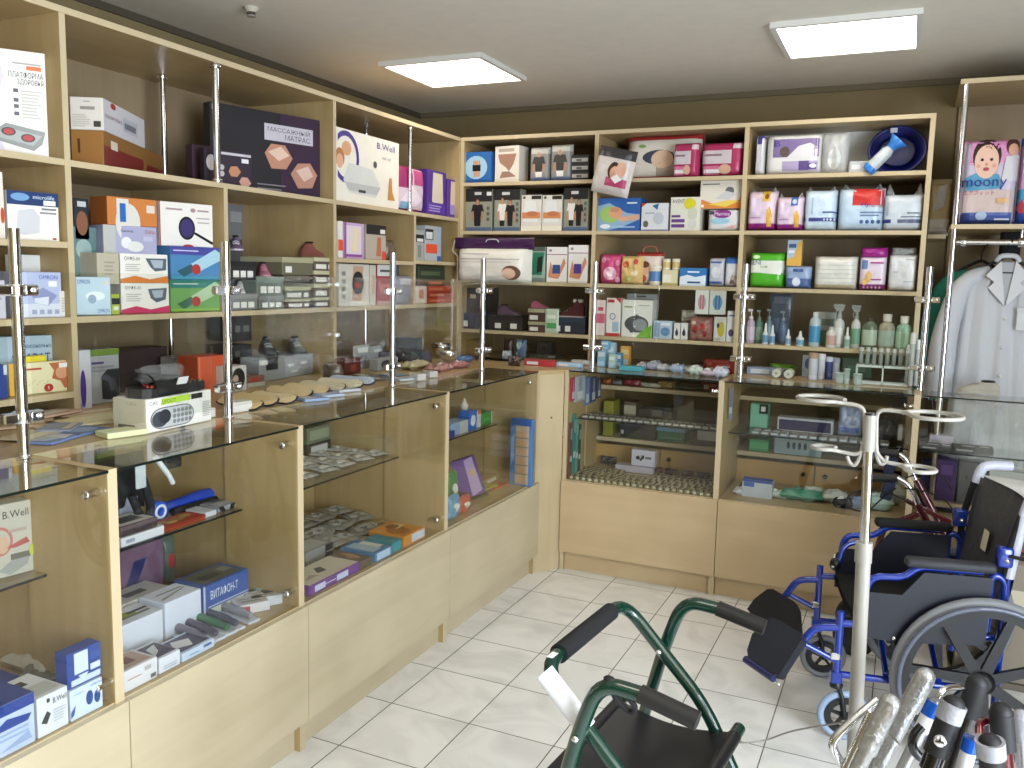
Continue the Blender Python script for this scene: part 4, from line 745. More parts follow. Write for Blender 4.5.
item('product_box', 'white box with a dark violet magnifying glass print on top of the blue box', 'box', (159, 203, 213, 245), (0, -2.405), LAST['top'] + .001, .10, 'e9e4dd', [R(0, 0, .02, 1, 'b03a3a'), E(.5, .42, .155, .27, '17181c'), E(.5, .42, .125, .22, '3a3068'), P([(.62, .3), (.66, .34), (1, .12), (.98, .06)], '17181c'), R(.12, .82, .42, .86, 'a88a90'), E(.62, .84, .05, .05, 'a88a90'), R(.70, .82, .92, .86, 'a88a90'), R(.7, .55, .93, .58, 'b8a8a8'), R(.68, .65, .93, .68, 'b8a8a8'), E(.52, .0, .1, .05, 'b03a3a')], phi=14)
# --- wide unit, right column: shoes and shoe boxes
def shoebox(label, rect, pl, z0, d, col, tags, lid, strap=False):
    u0, v0, u1, v1 = rect; o = item('shoe_box', label, 'shoe box', rect, pl, z0, d, col, [R(a, .14, b, .50, 'e6e4de') for a, b in tags])
    w, h = LAST['w'], LAST['h']; box = MB(); box.box((-w / 2 - .001, -.0015, h * .72), (w / 2 + .001, d + .001, h + .001), paint(lid, .55)); box.build('lid', o); LAST['top'] += .001; return o
g3 = [(.12, .34), (.40, .60), (.66, .88)]
shoebox('grey shoe box with three white labels, lowest at the divider', (229.5, 294, 257.5, 313), LP, S2, .28, '77797a', g3, '8b8d8b'); zt = LAST['top']
shoebox('grey shoe box with three labels, under the greenish grey one', (259, 296, 284, 311), LP, S2, .28, '6d6f6e', g3, '7e807e')
shoebox('greenish grey shoe box under the pink baby shoe', (257, 277, 283.5, 295), LP, 'on', .28, '6b756e', g3, '7b8a80'); zp = LAST['top']
shoebox('black shoe box with three white labels under the purple shoe', (229.5, 254, 256, 277), LP, zt + .085, .28, '29282c', g3, '1c1b1f'); zb = LAST['top']
LAST['o'].location.z = zt + .001 + .085 - .085
k = bpy.data.objects[LAST['o'].name]; k.location.z = zt + .055
shoebox('grey lidded shoe box in the rear, holding up the black box', (232, 280, 254, 294), (0, -2.50), zt, .14, '6a6a6a', [], '777')
def shoe(name, label, loc, rz, L_, col, sole, trim, group=None, w=.36, hs=1.25):
    """low shoe: lofted upper, sole, laces"""
    t = thing(name, label, 'shoe', loc, rz, group); n = 12; sec = []
    H = [.34, .44, .50, .52, .50, .44, .38, .33, .29, .26, .22, .17, .08]
    Wd = [.12, .16, .17, .165, .16, .165, .175, .19, .2, .195, .18, .14, .06]
    hf = lambda i: 1 + (hs - 1) * min(1, max(0, 1 - (i - 4) / 3))
    mb = MB(); vs = []; k = 12
    for i in range(13):
        x = (i / 12 - .5) * L_; h = H[i] * L_ * .72 * hf(i); wd = Wd[i] * L_ * (w / .36)
        for j in range(k + 1):
            a = PI * j / k; vs.append((x, math.cos(a) * wd * (1 - .25 * max(0, math.sin(a)) ** 3), .03 * L_ + (h - .03 * L_) * math.sin(a) ** .75))
    fs = [(i * (k + 1) + j, (i + 1) * (k + 1) + j, (i + 1) * (k + 1) + j + 1, i * (k + 1) + j + 1) for i in range(12) for j in range(k)]
    mb.add(vs, fs, fabric(col, 300), True); mb.build('upper', t)
    pts = [((i / 12 - .5) * L_ * 1.03, s * Wd[i] * L_ * (w / .36) * 1.08) for s in (1,) for i in range(13)]; pts += [(x, -y) for x, y in reversed(pts)]
    MB().prism(pts, paint(sole, .6), .05 * L_).build('sole', t)
    c = MB(); c.ball((-.22 * L_, 0, .36 * L_ * hs), (.17 * L_, .10 * L_, .035 * L_), paint('1a1618', .8)); c.build('opening', t)
    l = MB()
    for q in range(3 if trim else 0): i_ = int(6.3 + q); x = (i_ / 12 - .5) * L_; zs = H[i_] * L_ * .72 * hf(i_); l.tube([(x, -.1 * L_, zs * .88), (x + .01 * L_, 0, zs + .006 * L_), (x, .1 * L_, zs * .88)], .012 * L_, paint(trim, .5), 6)
    if trim: l.build('strap', t)
    return t
pY = lambda u, v, x=-2.46: hit(u, v, 0, x)
q = pY(238, 254); shoe('baby_shoe', 'purple and white shoe on the black shoe box', (-2.47, q.y, zt + .055 + .115), -.8, .13, '6a5578', 'c8c0cc', 'd8d4dc')
q = pY(238, 292); shoe('baby_shoe', 'white and grey shoe in front of the lower grey shoe boxes', (-2.45, q.y, zt + .001), -.8, .115, 'c4c0c4', 'dcd8d4', 'e8e8e8', w=.3)
q = pY(264, 277); shoe('baby_shoe', 'pink baby shoe on the greenish grey shoe box', (-2.46, q.y, zp + .001), -.75, .125, 'b06a80', 'c99aa4', 'd08a9c')
def shoestack(rects, pl, d, cols, words):
    z = S2
    for r_, c, wd in zip(rects, cols, words):
        shoebox(wd, r_, pl, z, d, c, [(.08, .62), (.72, .92)], 'b8b492'); z = LAST['top']
    return z
br = '4d3a36'
shoestack([(286.5, 299, 311, 311), (285, 287, 310.5, 299)], LP, .24, [br, '5a5a52'], ['brown shoe box with a pale lid, lowest of the left pile beside the divider', 'grey shoe box with a pale lid, second of the left pile'])
shoebox('olive shoe box with a pale lid, top of the left pile under the floral shoe', (282, 258, 313, 275), LP, LAST['top'] + .05, .24, '6a6652', [(.1, .3)], 'a8a284'); zo = LAST['top']
zz = S2
for i, (va, vb) in enumerate(((297.5, 310), (284, 297.5), (271, 284), (258, 271))):
    shoebox('brown shoe box with a pale lid, %s of the tall right pile by the divider' % ('lowest', 'second', 'third', 'topmost')[i], (314, va, 335 - .5 * i, vb), LP, zz, .24, [br, '5a4a42', '473632', '5e524a'][i], [(.08, .62), (.72, .92)], 'c2be9e'); zz = LAST['top']
item('carton', 'dull brown carton filling the gap under the top olive shoe box', 'carton', (284, 275, 312, 287), (0, -2.42), LAST['o'].location.z - .08, .2, '5b5448', [])
LAST['o'].location.z = zo - .0485 - .055
q = pY(318, 255); shoe('baby_shoe', 'floral beige and red shoe lying on top of the pale lidded boxes', (-2.47, pY(319, 256).y, max(zo, zz) + .001), .3, .15, '8f5348', '8a6a4a', 'd8c098')
q = pY(296, 286); shoe('baby_shoe', 'brown strapped shoe wedged in front of the grey shoe box', (-2.435, pY(296, 286).y, S2 + .079 + .045), .5, .10, '5c4038', '4a3a30', 'b8b0a0', w=.3)
item('carton', 'grey shoe box seen end on at the top of the column beside the divider', 'shoe box', (229, 206, 243, 237), (0, -2.60), S2 + .28, .2, '696a6c', [R(.1, .5, .9, .8, '8a8b8c')]); LAST['o'].location.z = S2 + .285
item('carton', 'dark grey box holding up the end-on shoe box beside the divider', 'shoe box', (229, 237, 243, 312), (0, -2.62), S2, .18, '4c4c50', []); 
# --- corner unit of the left wall
Z3 = 1.568
item('product_box', 'white box edge with an orange label beside the divider, middle shelf', 'box', (338, 221, 343, 258), LP, Z3, .1, 'e4ded6', [R(0, .2, 1, .5, 'e0562c')])
item('product_box', 'tall lilac box of stockings showing a pale leg, middle shelf', 'box', (344, 223, 364, 259), LP, Z3, .09, 'c3a3cc', [R(.1, .1, .85, .92, 'dfcfd8'), P([(.35, .2), (.5, .85), (.72, .85), (.6, .2)], 'e8d8a8'), R(0, 0, .1, 1, '8f4a9c'), R(.1, .05, .9, .12, '8a4a9a')])
item('product_box', 'dark band box with an orange corner and a bare torso print', 'box', (366, 225, 386, 261), LP, Z3, .09, 'b8a99c', [R(0, .72, 1, 1, '1e1d20'), R(.7, .76, .95, .88, 'e8e6e0'), P([(.5, .1), (.55, .65), (.75, .65), (.75, .1)], 'b5714c'), R(.8, 0, 1, .25, 'd8482c')])
item('mug', 'brown and silver rounded pot on the middle shelf by the divider', 'pot', (388, 240, 399, 260), (0, -2.43), Z3, .08, '6f5f50', [], kind='pack', sharp=2)
item('product_box', 'black banded box behind, left of the grey and blue striped box', 'box', (415, 230, 424, 262), LP, 1.576, .12, 'a9aaa6', [R(0, .6, 1, .85, '202022'), R(.2, .62, .9, .72, 'e2e2e0'), R(.3, .1, .7, .5, '80827f')])
item('product_box', 'grey and blue box with a large orange sticker in the corner shelf', 'box', (425, 226, 441, 263), LP, 1.576, .12, 'b4b8bc', [R(.0, .6, .5, .9, '242428'), R(.05, .62, .45, .82, 'dedede'), R(.05, .22, .75, .48, 'e8542a'), R(.75, 0, 1, 1, '9fb4cc'), R(.75, 0, 1, .15, '2f66b4')])
item('product_box', 'white knee brace box showing a black brace on a leg', 'box', (339, 264, 369, 308), LP, S2, .12, 'd6d2c8', [P([(.42, .1), (.46, .95), (.8, .95), (.75, .1)], 'cba48c'), E(.62, .55, .2, .28, '1c1a1e'), E(.6, .5, .1, .08, 'b03a2c'), R(.35, 0, 1, .12, 'e8e4dc')] + [R(.08, .18 + .18 * k, .2, .28 + .18 * k, '8c8a84') for k in range(4)])
item('product_box', 'white brace box showing a bare elbow, middle of the lower shelf row', 'box', (370, 265, 376, 307.5), LP, S2, .12, 'cfc8bc', [E(.5, .5, .3, .25, 'c79a80')])
item('product_box', 'red boxed massager with a white banner on the lower shelf', 'box', (377, 265, 396, 307), LP, S2, .11, '9d2c36', [R(0, .72, 1, 1, 'dcdad6'), R(.15, .82, .8, .88, '555555'), P([(.1, .5), (.9, .55), (.8, .35), (.15, .3)], 'c9686c'), R(0, 0, 1, .1, 'c8a8a4')])
item('foil_pouch', 'crumpled silver pouch leaning in front of the divider', 'pouch', (396, 276, 415, 307), (0, -2.385), S2, .03, wrap('8d8a94', .12), [R(.2, .7, .8, .9, 'b8b6c0')], kind='pack')
item('product_box', 'black bottle carton behind the crumpled silver pouch', 'box', (397, 262, 408, 305), (0, -2.46), S2, .06, '4a5560', [R(.2, .5, .8, .8, '9aa6b0')])
item('product_box', 'white and peach box at the bottom of the corner shelf', 'box', (415.5, 286, 427, 303), LP, S2, .12, 'd6c8b8', [R(.3, .3, .7, .8, 'c06a4c')])
for i in range(4):
    item('product_box', 'flat red orange carton, %s of the pile of four in the corner shelf' % ('lowest', 'second', 'third', 'topmost')[i], 'box', (428, 298 - i * 6, 456 - i * 2, 304 - i * 6), LP, S2 if i == 0 else 'on', .14, ['b8432c', 'a83a28', 'c04c34', '7c5c4a'][i], [R(.05, .3, .6, .7, 'd07a5c')])
item('product_box', 'dark green carton on top of the red orange pile in the corner shelf', 'box', (418, 266, 445, 276), (0, -2.45), LAST['top'] + .001, .12, '3e4a38', [R(.1, .3, .8, .6, '6a7a58')])
item('shopping_bag', 'pair of pale plastic handles on a bag hanging at the corner', 'bag', (418, 300, 428, 302), LP, S2 + .0, .01, 'c8c8c8', []) if False else None
# --- goods on the worktop below, seen through the guard
ZW = 1.0412
item('product_box', 'purple and white box with a violet oval, first on the worktop by the unit side', 'box', (80, 350, 92, 419), (0, -2.40), ZW, .05, 'cfd0da', [E(.25, .35, .25, .32, '51308c'), R(0, .0, .1, .1, '8a6ab4')])
item('product_box', 'grey boxed ergonomic cushion with green lid, behind the foot massager', 'box', (88, 349, 120, 415), (0, -2.46), ZW, .06, 'a9adb2', [R(0, .88, 1, 1, '6f8a3c'), R(.12, .73, .5, .77, '4a3a78'), P([(.42, .08), (.40, .5), (.6, .62), (.98, .62), (.98, .12), (.7, .05)], '2b3038'), T(.12, .64, .8, .69, 'ортопедическая', '606470'), T(.12, .58, .6, .63, 'подушка', '606470')])
item('product_box', 'dark plum covered carton behind the strapped massage sandal', 'box', (120, 348, 168, 400), (0, -2.62), ZW, .1, '35282c', [])
item('product_box', 'pale grey box behind the massager, left of the orange one', 'box', (176, 357, 197, 388), (0, -2.50), ZW, .08, '8d8b88', [R(.1, .1, .9, .9, '9a9895')])
item('product_box', 'bright orange tall box behind the guard post on the worktop', 'box', (198, 356, 226, 402), (0, -2.36), ZW, .10, 'c9512a', [R(.02, 0, .08, 1, 'e0764c'), R(.5, 0, .53, 1, 'a43c1c')], side='a03c1e')
item('product_box', 'white box with a black oval hand print, right of the orange box', 'box', (228, 366, 247, 402), (0, -2.30), ZW, .06, 'c2bfb8', [E(.55, .5, .35, .42, '1e1c1c'), E(.4, .5, .15, .15, 'b8a08c')])
item('product_box', 'brown and white box right of the black oval box', 'box', (247, 376, 265, 402), (0, -2.34), ZW, .08, '7a5648', [R(0, 0, 1, .4, 'b8b0a0'), E(.4, .7, .3, .2, 'a43c30')])
item('product_box', 'silver grey box with a black band behind the insoles', 'box', (259, 357, 286, 396), (0, -2.42), ZW, .10, '8e8f90', [R(.25, .45, .7, 1, '2a2a2e'), R(.0, .7, .3, .9, 'd8d6d0')])
item('product_box', 'large pale grey box with small tags at the middle of the worktop', 'box', (281, 355, 313, 392), (0, -2.44), ZW, .12, '9c9fa3', [R(.2, .5, .4, .62, 'e2e2e0'), R(.6, .55, .8, .68, 'e2e2e0'), R(.3, .2, .5, .3, 'd0d0ce')], side='7c7e80')
item('product_box', 'grey narrow box with two tags right of the large pale grey box', 'box', (300, 352, 308, 358), (0, -2.50), ZW + .12, .06, 'a5a7aa', []) if False else None
item('shoe_box', 'black shoe box behind, upper one with two labels', 'shoe box', (232, 318, 252, 345), (0, -2.68), ZW + .11, .13, '2e2e30', [R(.15, .3, .4, .5, '77'[0] * 3), R(.55, .3, .85, .5, '777')])
LAST['o'].location.z = ZW + .146
item('shoe_box', 'black shoe box behind, lower one behind the post', 'shoe box', (232, 345, 252, 385), (0, -2.68), ZW, .13, '333335', [R(.15, .6, .4, .8, '777')]); 
item('blister_card', 'silver printed pouch standing left of the guard post by the red case', 'pouch', (354, 339, 371, 372), (0, -2.36), ZW + .03, .012, wrap('a7abad', .2), [R(.2, .7, .8, .9, 'd8dcdc'), E(.5, .4, .25, .2, '7c8288')], kind='pack')
item('blister_card', 'smaller silver printed pouch beside the larger one', 'pouch', (371, 342, 384, 371), (0, -2.38), ZW + .02, .012, wrap('9ea2a6', .2), [R(.2, .7, .8, .85, 'c8cccc')], kind='pack')
for n_ in ('blister_card', 'blister_card.001'): bpy.data.objects[n_].location.z = ZW
item('product_box', 'dark red small case below the silver pouches', 'box', (345, 358, 361, 374), (0, -2.28), ZW, .05, '5a1c1e', [R(.3, .2, .7, .6, '8a3a34')])
item('product_box', 'black blister pack of a white device near the second post', 'box', (378, 358, 398, 372), (0, -2.25), ZW, .05, '9a9b9c', [E(.4, .5, .25, .35, '33343a')])
item('carton', 'dark steel storage box in the corner of the worktop', 'box', (417, 328, 447, 344), (0, -2.60), ZW + .055, .15, '4a4b4c', [R(.1, .7, .9, .9, '3b3b3d')]); LAST['o'].location.z = ZW + .0
item('carton', 'brown carton standing in the corner behind the steel bowls', 'carton', (459, 340, 476, 364), (1, 4.46), ZW, .12, '8c713c', [])
def bowl(label, u, v, x, r, h, col):
    p = hit(u, v, 0, x); t = thing('steel_bowl', label, 'bowl', (x, p.y, ZW), 0, 'stainless steel bowls by the corner')
    MB().lathe([(r * .35, 0), (r * .6, h * .2), (r * .92, h * .7), (r, h), (r * .97, h), (r * .86, h * .68), (r * .55, h * .22), (.001, h * .1)], CH, 24).build('bowl', t)
    MB().tube([(r * math.cos(a), r * math.sin(a), h) for a in [2 * PI * k / 24 for k in range(24)]], .002, CH, 6, closed=True).build('rim', t); return t
bowl('stainless bowl nearest the corner post', 449, 358, -2.16, .05, .06, 0); bowl('stainless bowl left of the other by the corner', 441, 352, -2.34, .055, .08, 0)
for i, (u, v, x, c, lab) in enumerate([(392, 352, -2.33, '4b4a5c', 'violet tinted packet heap behind the second post'), (405, 352, -2.40, '35353e', 'dark packet bundle on the worktop below the poles'), (418, 357, -2.22, '4a4040', 'dark brown packet leaning by the insoles'), (430, 362, -2.2, '5c5060', 'purple grey packet near the steel bowls'), (340, 372, -2.2, '6b5f55', 'brownish packet lying right of the divider')]):
    p = hit(u, v, 0, x); o = pack_mb(.10, .07, .075, wrap(c, .25), [R(.2, .4, .6, .6, 'a8a8ac')], seed=i, wr=.015).build('goods_packet', None, (x, p.y, ZW), PI / 2 + .3 * i); tag(o, lab, 'packet')
# boxed foot massager and the strapped sandal on it
p0 = hit(147, 434, 2, ZW); p1 = hit(211.5, 420, 2, ZW); w = (p1 - p0).length; yw = math.atan2(p1.y - p0.y, p1.x - p0.x); hgt = hit(147, 400, 0, p0.x).z - ZW; c = (p0 + p1) / 2
o = box_mb(w, .12, hgt, 'e3e0da', [E(.22, .38, .17, .32, '5d6066'), R(.22, .06, .56, .70, '5d6066'), E(.56, .38, .15, .32, '5d6066'), E(.22, .38, .155, .29, 'bfc0c2'), R(.22, .09, .56, .67, 'bfc0c2'), E(.56, .38, .135, .29, 'bfc0c2'), E(.19, .36, .12, .24, '43474e'), E(.26, .42, .09, .22, '2f3238')] + [E(.40 + .06 * (k % 5), .22 + .16 * (k // 5), .026, .065, '7b7d80') for k in range(15)] +
    [P([(.2, .78), (.64, .80), (.64, .98), (.22, .96)], 'a6c83e'), T(.22, .81, .42, .93, 'UFOOT', '3a4a1c'), T(.03, .82, .15, .92, 'CAS', '8c8c90'), R(.66, .80, .84, .96, '1c1c1e')] + lines(.84, .2, .98, .7, 9, 'a8a6a2'), side='c9c0aa', left=[T(.4, .8, .7, .9, 'CAS', '9a948a'), R(.15, .04, .65, .22, '6a665c')], r=.002).build('massager_box', None, (c.x, c.y, ZW), yw); tag(o, 'white box of a foot massager with a lime band, on the counter beside the post', 'box')
t = thing('massage_sandal', 'black massage sandal with coloured studs under clear film on the massager box', 'sandal', (c.x - .055, c.y + .0, ZW + hgt + .001), yw)
fo = [(-.13, -.035), (-.11, -.05), (-.05, -.048), (.02, -.042), (.08, -.05), (.125, -.035), (.135, 0), (.125, .04), (.08, .05), (.02, .04), (-.05, .045), (-.11, .045), (-.135, .01)]
MB().prism(fo, paint('161618', .6), .026).build('sole', t); mb = MB(); random.seed(3)
for k in range(26): mb.ball((random.uniform(-.12, -.01) if k % 2 else random.uniform(.04, .12), random.uniform(-.036, .036), .027), .0045, paint(random.choice(['a83038', '8a8a50', '6a5038', 'c84a4a']), .4), None, 8, 4)
mb.build('studs', t); mb = MB(); n = 10; vs = [(-.09 + .13 * i / 3, .054 * math.cos(PI * j / n), .01 + (.058 - .006 * i) * math.sin(PI * j / n)) for i in range(4) for j in range(n + 1)]
fs = [(i * 11 + j, (i + 1) * 11 + j, (i + 1) * 11 + j + 1, i * 11 + j + 1) for i in range(3) for j in range(n)]; mb.add(vs, fs, fabric('141416'), True); mb.add([(x, y * .95, z * .96) for x, y, z in vs], [f[::-1] for f in fs], fabric('141416'), True); mb.build('strap', t)
MB().prism([(-.02, 0), (.02, .0), (.03, .02), (-.01, .02)], paint('c9c9c9', .4), .003, Matrix.Translation((.0, -.056, .03)) @ TY).build('emblem', t)
o = pack_mb(.15, .09, .05, clearfilm('c8c8cc', .16), (), wr=.03, seed=2).build('film', t, (-.02, -.045, .035))
shoe('display_shoe', 'grey sandal on the silver grey box behind the insoles', (-2.50, hit(268, 350, 0, -2.5).y, ZW + hit(270, 357, 0, -2.42).z - ZW + .004), -.6, .15, '3c3c40', '2a2a2c', 'c8c8c8')
shoe('display_shoe', 'pale grey sandal on the large pale grey box behind the insoles', (-2.50, hit(297, 350, 0, -2.5).y, hit(297, 355, 0, -2.44).z + .004), -.6, .15, '77777a', '4a4a4c', 'e0e0e0')
# flat packs, leaflets and insoles lying on the worktop
def gnd(u, v, z=ZW): return hit(u, v, 2, z)
def leaflet(label, u, v, w, d, rz, col, art=(), h=.004, name='packet', cat='packet', z=ZW, group=None, soft=False):
    p = gnd(u, v, z); mb = box_mb(w, d, h, col, (), top=art)
    mb.v = [(x, y - d / 2, zz_) for x, y, zz_ in mb.v]; o = mb.build(name, None, (p.x, p.y, z), rz); tag(o, label, cat, group); return o
leaflet('blue foot cover leaflet with a grey print nearest the first guard post', 50, 440, .13, .10, 1.9, '6f86b8', [E(.4, .5, .3, .3, '9fb0cc'), P([(.5, .1), (.95, .2), (.9, .8), (.6, .9)], 'c9ccd2')], .006, 'insole_packet')
leaflet('second blue leaflet with a shiny oval, right of the first one', 82, 432, .13, .10, 1.7, '6179ac', [E(.5, .5, .35, .35, '8fa4cc')], .006, 'insole_packet')
leaflet('dark grey blue leaflet behind the first blue leaflet', 60, 428, .12, .09, 2.2, '8a93a8', [R(.1, .1, .9, .3, 'd8c8b0')], .006, 'insole_packet', z=ZW + .006)
leaflet('flat pale yellow packet in front of the massager box', 122, 435, .115, .07, 1.33, 'd6d8a8', [R(.0, .0, 1, .2, 'e8e8d8')], .016, 'flat_box', 'box')
for i, (u, v, w, d, rz, c) in enumerate(((70, 424, .2, .12, 1.2, 'd8cdb4'), (108, 415, .2, .12, 1.7, 'd4c69c'), (140, 412, .18, .1, 1.5, 'd9cfa8'), (85, 412, .2, .1, 1.4, 'c8a48c'), (30, 436, .14, .1, 1.9, 'c4b49c'))): leaflet(['cream printed sheet behind the second blue leaflet', 'pale yellow sheet left of the massager box', 'pale yellow sheet running behind the massager box', 'rosy sheet by the foot of the unit side', 'beige sheet under the first guard clamp'][i], u, v, w, d, rz, c, [R(.1, .1, .9, .5, 'e0d6bc')], .003, 'paper_sheet', 'sheet', z=ZW + .001 * i)
leaflet('wide pale cream sheet pack on the worktop by the unit side', 95, 421, .26, .12, 1.5, 'd9cba0', [R(.1, .1, .9, .9, 'e2d6ae')], .008, 'sheet_pack')
leaflet('cream and brown sheets heap left of the guard post', 25, 425, .16, .12, 1.1, 'b89a80', [R(.1, .2, .8, .6, 'd8c8b4')], .008, 'sheet_pack')
leaflet('pink and beige sheet pack behind the first post', 45, 415, .2, .1, 1.7, 'c9a894', [P([(.1, .1), (.9, .3), (.8, .8), (.2, .6)], 'e8dccc')], .006, 'sheet_pack', z=ZW + .009)
def insole(label, u, v, L_, rz, top, edge, z=ZW, group='shoe insoles laid out on the worktop'):
    p = gnd(u, v, z); t = thing('shoe_insole', label, 'insole', (p.x, p.y, z + L_ * .075), rz, group); t.rotation_euler = (.42, .04, rz - .25)
    out = [(-.5, 0), (-.47, .10), (-.36, .14), (-.2, .125), (0, .12), (.2, .155), (.36, .165), (.46, .12), (.5, .03), (.48, -.08), (.4, -.14), (.25, -.155), (.05, -.11), (-.15, -.115), (-.36, -.135), (-.47, -.10)]
    MB().prism([(x * L_, y * L_) for x, y in out], paint(edge, .7), .005).build('base', t)
    MB().prism([(x * L_ * .95, y * L_ * .9) for x, y in out], paint(top, .7), .002, Matrix.Translation((0, 0, .0051))).build('cover', t); return t
for i, (u, v, c, e) in enumerate([(240, 408, 'd8bd8a', '2a2030'), (255, 404, 'd4b888', '1c1a1e'), (273, 402, 'dcc496', '2c2430'), (289, 396, 'd6bb8c', '181618'), (306, 393, 'd9c090', '3a1c48'), (322, 390, 'cfc2a4', '5a4030'), (340, 387, 'd8ceb0', '4a4038'), (352, 384, 'b4c0d4', '3c3c48')]):
    insole(['beige insole with a black edge nearest the second post', 'beige insole second from the second post', 'beige insole third from the second post', 'beige insole with a dark rim before the orange box', 'beige insole with a violet rim', 'cream insole with a brown rim', 'wide cream insole by the divider', 'pale blue grey insole beside the brown packets'][i], u, v, .2, .15 + .06 * i, c, e, ZW + .0005 * 0)
for i, (u, v, c, lab) in enumerate([(312, 400, '8fa2c4', 'pale blue insole packet in front of the beige insoles'), (328, 396, 'a8b4cc', 'second pale blue insole packet, right of the first'), (345, 391, 'c2c8d0', 'whitish blue insole packet before the divider'), (376, 380, '5c554a', 'dark olive insole packet right of the divider'), (366, 377, '6e6252', 'brown insole packet near the small red case'), (392, 376, '7d95a8', 'blue grey insole packet right of the third post'), (404, 380, 'bccace', 'white and blue insole packet right of the third post')]):
    leaflet(lab, u, v, .10, .075, 1.2, c, [R(.1, .1, .5, .9, 'c8ccd0'), R(.55, .2, .9, .8, c)], .010, 'insole_packet', z=ZW)
leaflet('small white carton lying at the second guard post', 238, 411, .075, .05, 1.35, 'dcd9d2', [R(.1, .2, .9, .8, 'e8e6e0')], .034, 'flat_box', 'box')
leaflet('white flat carton by the second post behind the insoles', 205, 417, .05, .04, 1.35, 'cfc8be', [], .03, 'flat_box', 'box')
leaflet('small grey carton in front, left of its twin near the third post', 418, 380, .05, .05, 1.3, 'c9c6bf', [R(.2, .2, .8, .8, 'd8d6d0')], .028, 'flat_box', 'box'); leaflet('small grey carton in front, right of its twin near the third post', 430, 377, .05, .05, 1.3, 'c3c0ba', [R(.2, .2, .8, .8, 'd8d6d0')], .028, 'flat_box', 'box')
for i, (u, v, w, d, h, c, lab) in enumerate([(424, 369, .2, .09, .035, 'c4bd98', 'crumpled pale green sachet heap behind the small cartons'), (448, 371, .19, .09, .03, 'c08a88', 'crumpled pink netting packet near the corner post'), (466, 368, .12, .08, .028, 'b8777a', 'smaller pink netting packet beside the corner post'), (470, 362, .16, .06, .03, '3a6ca8', 'shiny blue packet in front of the corner post')]):
    p = gnd(u, v); mb = pack_mb(w, h, d, wrap(c, .3), [R(.2, .3, .5, .5, 'ddd')], wr=.02, seed=i + 20); o = mb.build('soft_packet', None, (p.x, p.y, ZW + h), 0, (-PI / 2, 0, PI / 2 + .1)); 
    tag(o, lab, 'packet')
# ================================================================== GOODS ON THE BACK WALL SHELVES
A1, A2, A3, A4 = 2.0245, 1.7545, 1.4745, 1.1945
def cloth_art(kind):
    if kind == 'blue': return [R(0, 0, 1, 1, '2a66a8'), E(.45, .5, .42, .38, '9ec4dc'), R(.32, .38, .62, .6, '1a1a1e'), R(.34, .58, .60, .72, 'c99a80'), R(.36, .2, .6, .38, 'c99a80'), R(.0, 0, 1, .1, '1d4c8c')]
    if kind == 'bra': return [R(0, 0, 1, 1, 'e4ddd2'), R(.15, .84, .8, .93, 'b4a698'), P([(.12, .78), (.9, .78), (.78, .5), (.6, .3), (.45, .42), (.2, .55)], 'a8806c'), P([(.3, .3), (.6, .3), (.9, .15), (.2, .12)], '9a7a68'), R(0, .02, 1, .1, 'd8d0c4')]
    if kind == 'grey': return [R(0, 0, 1, 1, '8d8c88'), R(0, .8, 1, 1, 'b8b6b0'), *fig(.15, .12, .85, .88, '3a3836', 'e6e2dc', 'b98a70', 'b8b0a6'), R(0, 0, 1, .1, '5a6c94')]
    if kind == 'tee': return [R(0, .70, 1, 1, '1c1c1e'), R(.34, .86, .6, .93, 'c8c8c8'), R(.8, .84, .98, .93, 'dcdcdc'), *fig(.2, .12, .72, .78, '141416', '141416', 'b07a5c'), R(0, 0, 1, .09, '4d6280')] + [E(.86, .28 + .13 * k, .06, .045, '55564e') for k in range(3)]
    if kind == 'duo': return [R(0, .74, 1, 1, '1c1c1e'), R(.3, .86, .6, .93, 'c8c8c8'), *fig(.12, .12, .52, .80, 'e0dcd4', '1a1a1c', 'c08a68', '8a6a4a'), *fig(.42, .12, .84, .76, '151517', '18181a', 'b98468'), R(0, 0, 1, .09, '4d6280')] + [E(.9, .25 + .13 * k, .05, .045, '55564e') for k in range(4)]
    if kind == 'pk': return [R(0, .0, 1, .14, 'e6e0d0'), R(.5, .88, .98, .98, '2e2a20'), E(.14, .93, .07, .04, '3c5a30'), P([(.1, .25), (.2, .85), (.7, .85), (.85, .25)], 'dfe2e0'), R(.05, .35, .95, .52, 'd08858'), E(.55, .48, .3, .07, 'c0724a')]
item('clothing_box', 'blue box of a black waist belt, first on the top shelf in the corner', 'box', (464, 152, 491, 187), BP, A1, .10, '2a66a8', cloth_art('blue'))
item('clothing_box', 'white box of beige underwear beside the blue belt box', 'box', (495, 146, 519, 187), BP, A1, .10, 'ddd5c9', cloth_art('bra'), phi=8)
item('clothing_bag', 'grey bag with a dark shirt figure, left of the two alike', 'bag', (529, 147, 549, 187), BP, A1, .06, '8d8c88', cloth_art('grey'), kind='pack', sharp=7, wr=.002)
item('clothing_bag', 'grey bag with a dark shirt figure, right of the two alike', 'bag', (549.5, 144, 571, 187), BP, A1, .07, '8d8c88', cloth_art('grey'), kind='pack', sharp=7, wr=.002)
for i in range(4): item('stocking_box', 'flat black box with a white strip, %s of four piled up' % ('lowest', 'second', 'third', 'topmost')[i], 'box', (571, 179 - 8 * i, 589, 187 - 8 * i), (1, 4.44), A1 if i == 0 else 'on', .1, '252427', [R(.05, .15, .95, .62, 'aaa9a4'), R(.3, .2, .6, .5, '55565a')])
item('clothing_box', 'black topped box with a single man in a black shirt, corner shelf', 'box', (465.5, 189, 492, 233), BP, A2, .08, '8f9080', cloth_art('tee'))
item('clothing_box', 'black topped box with a couple, next to the single man box', 'box', (494, 189, 520, 233), BP, A2, .08, '8f9080', cloth_art('duo'))
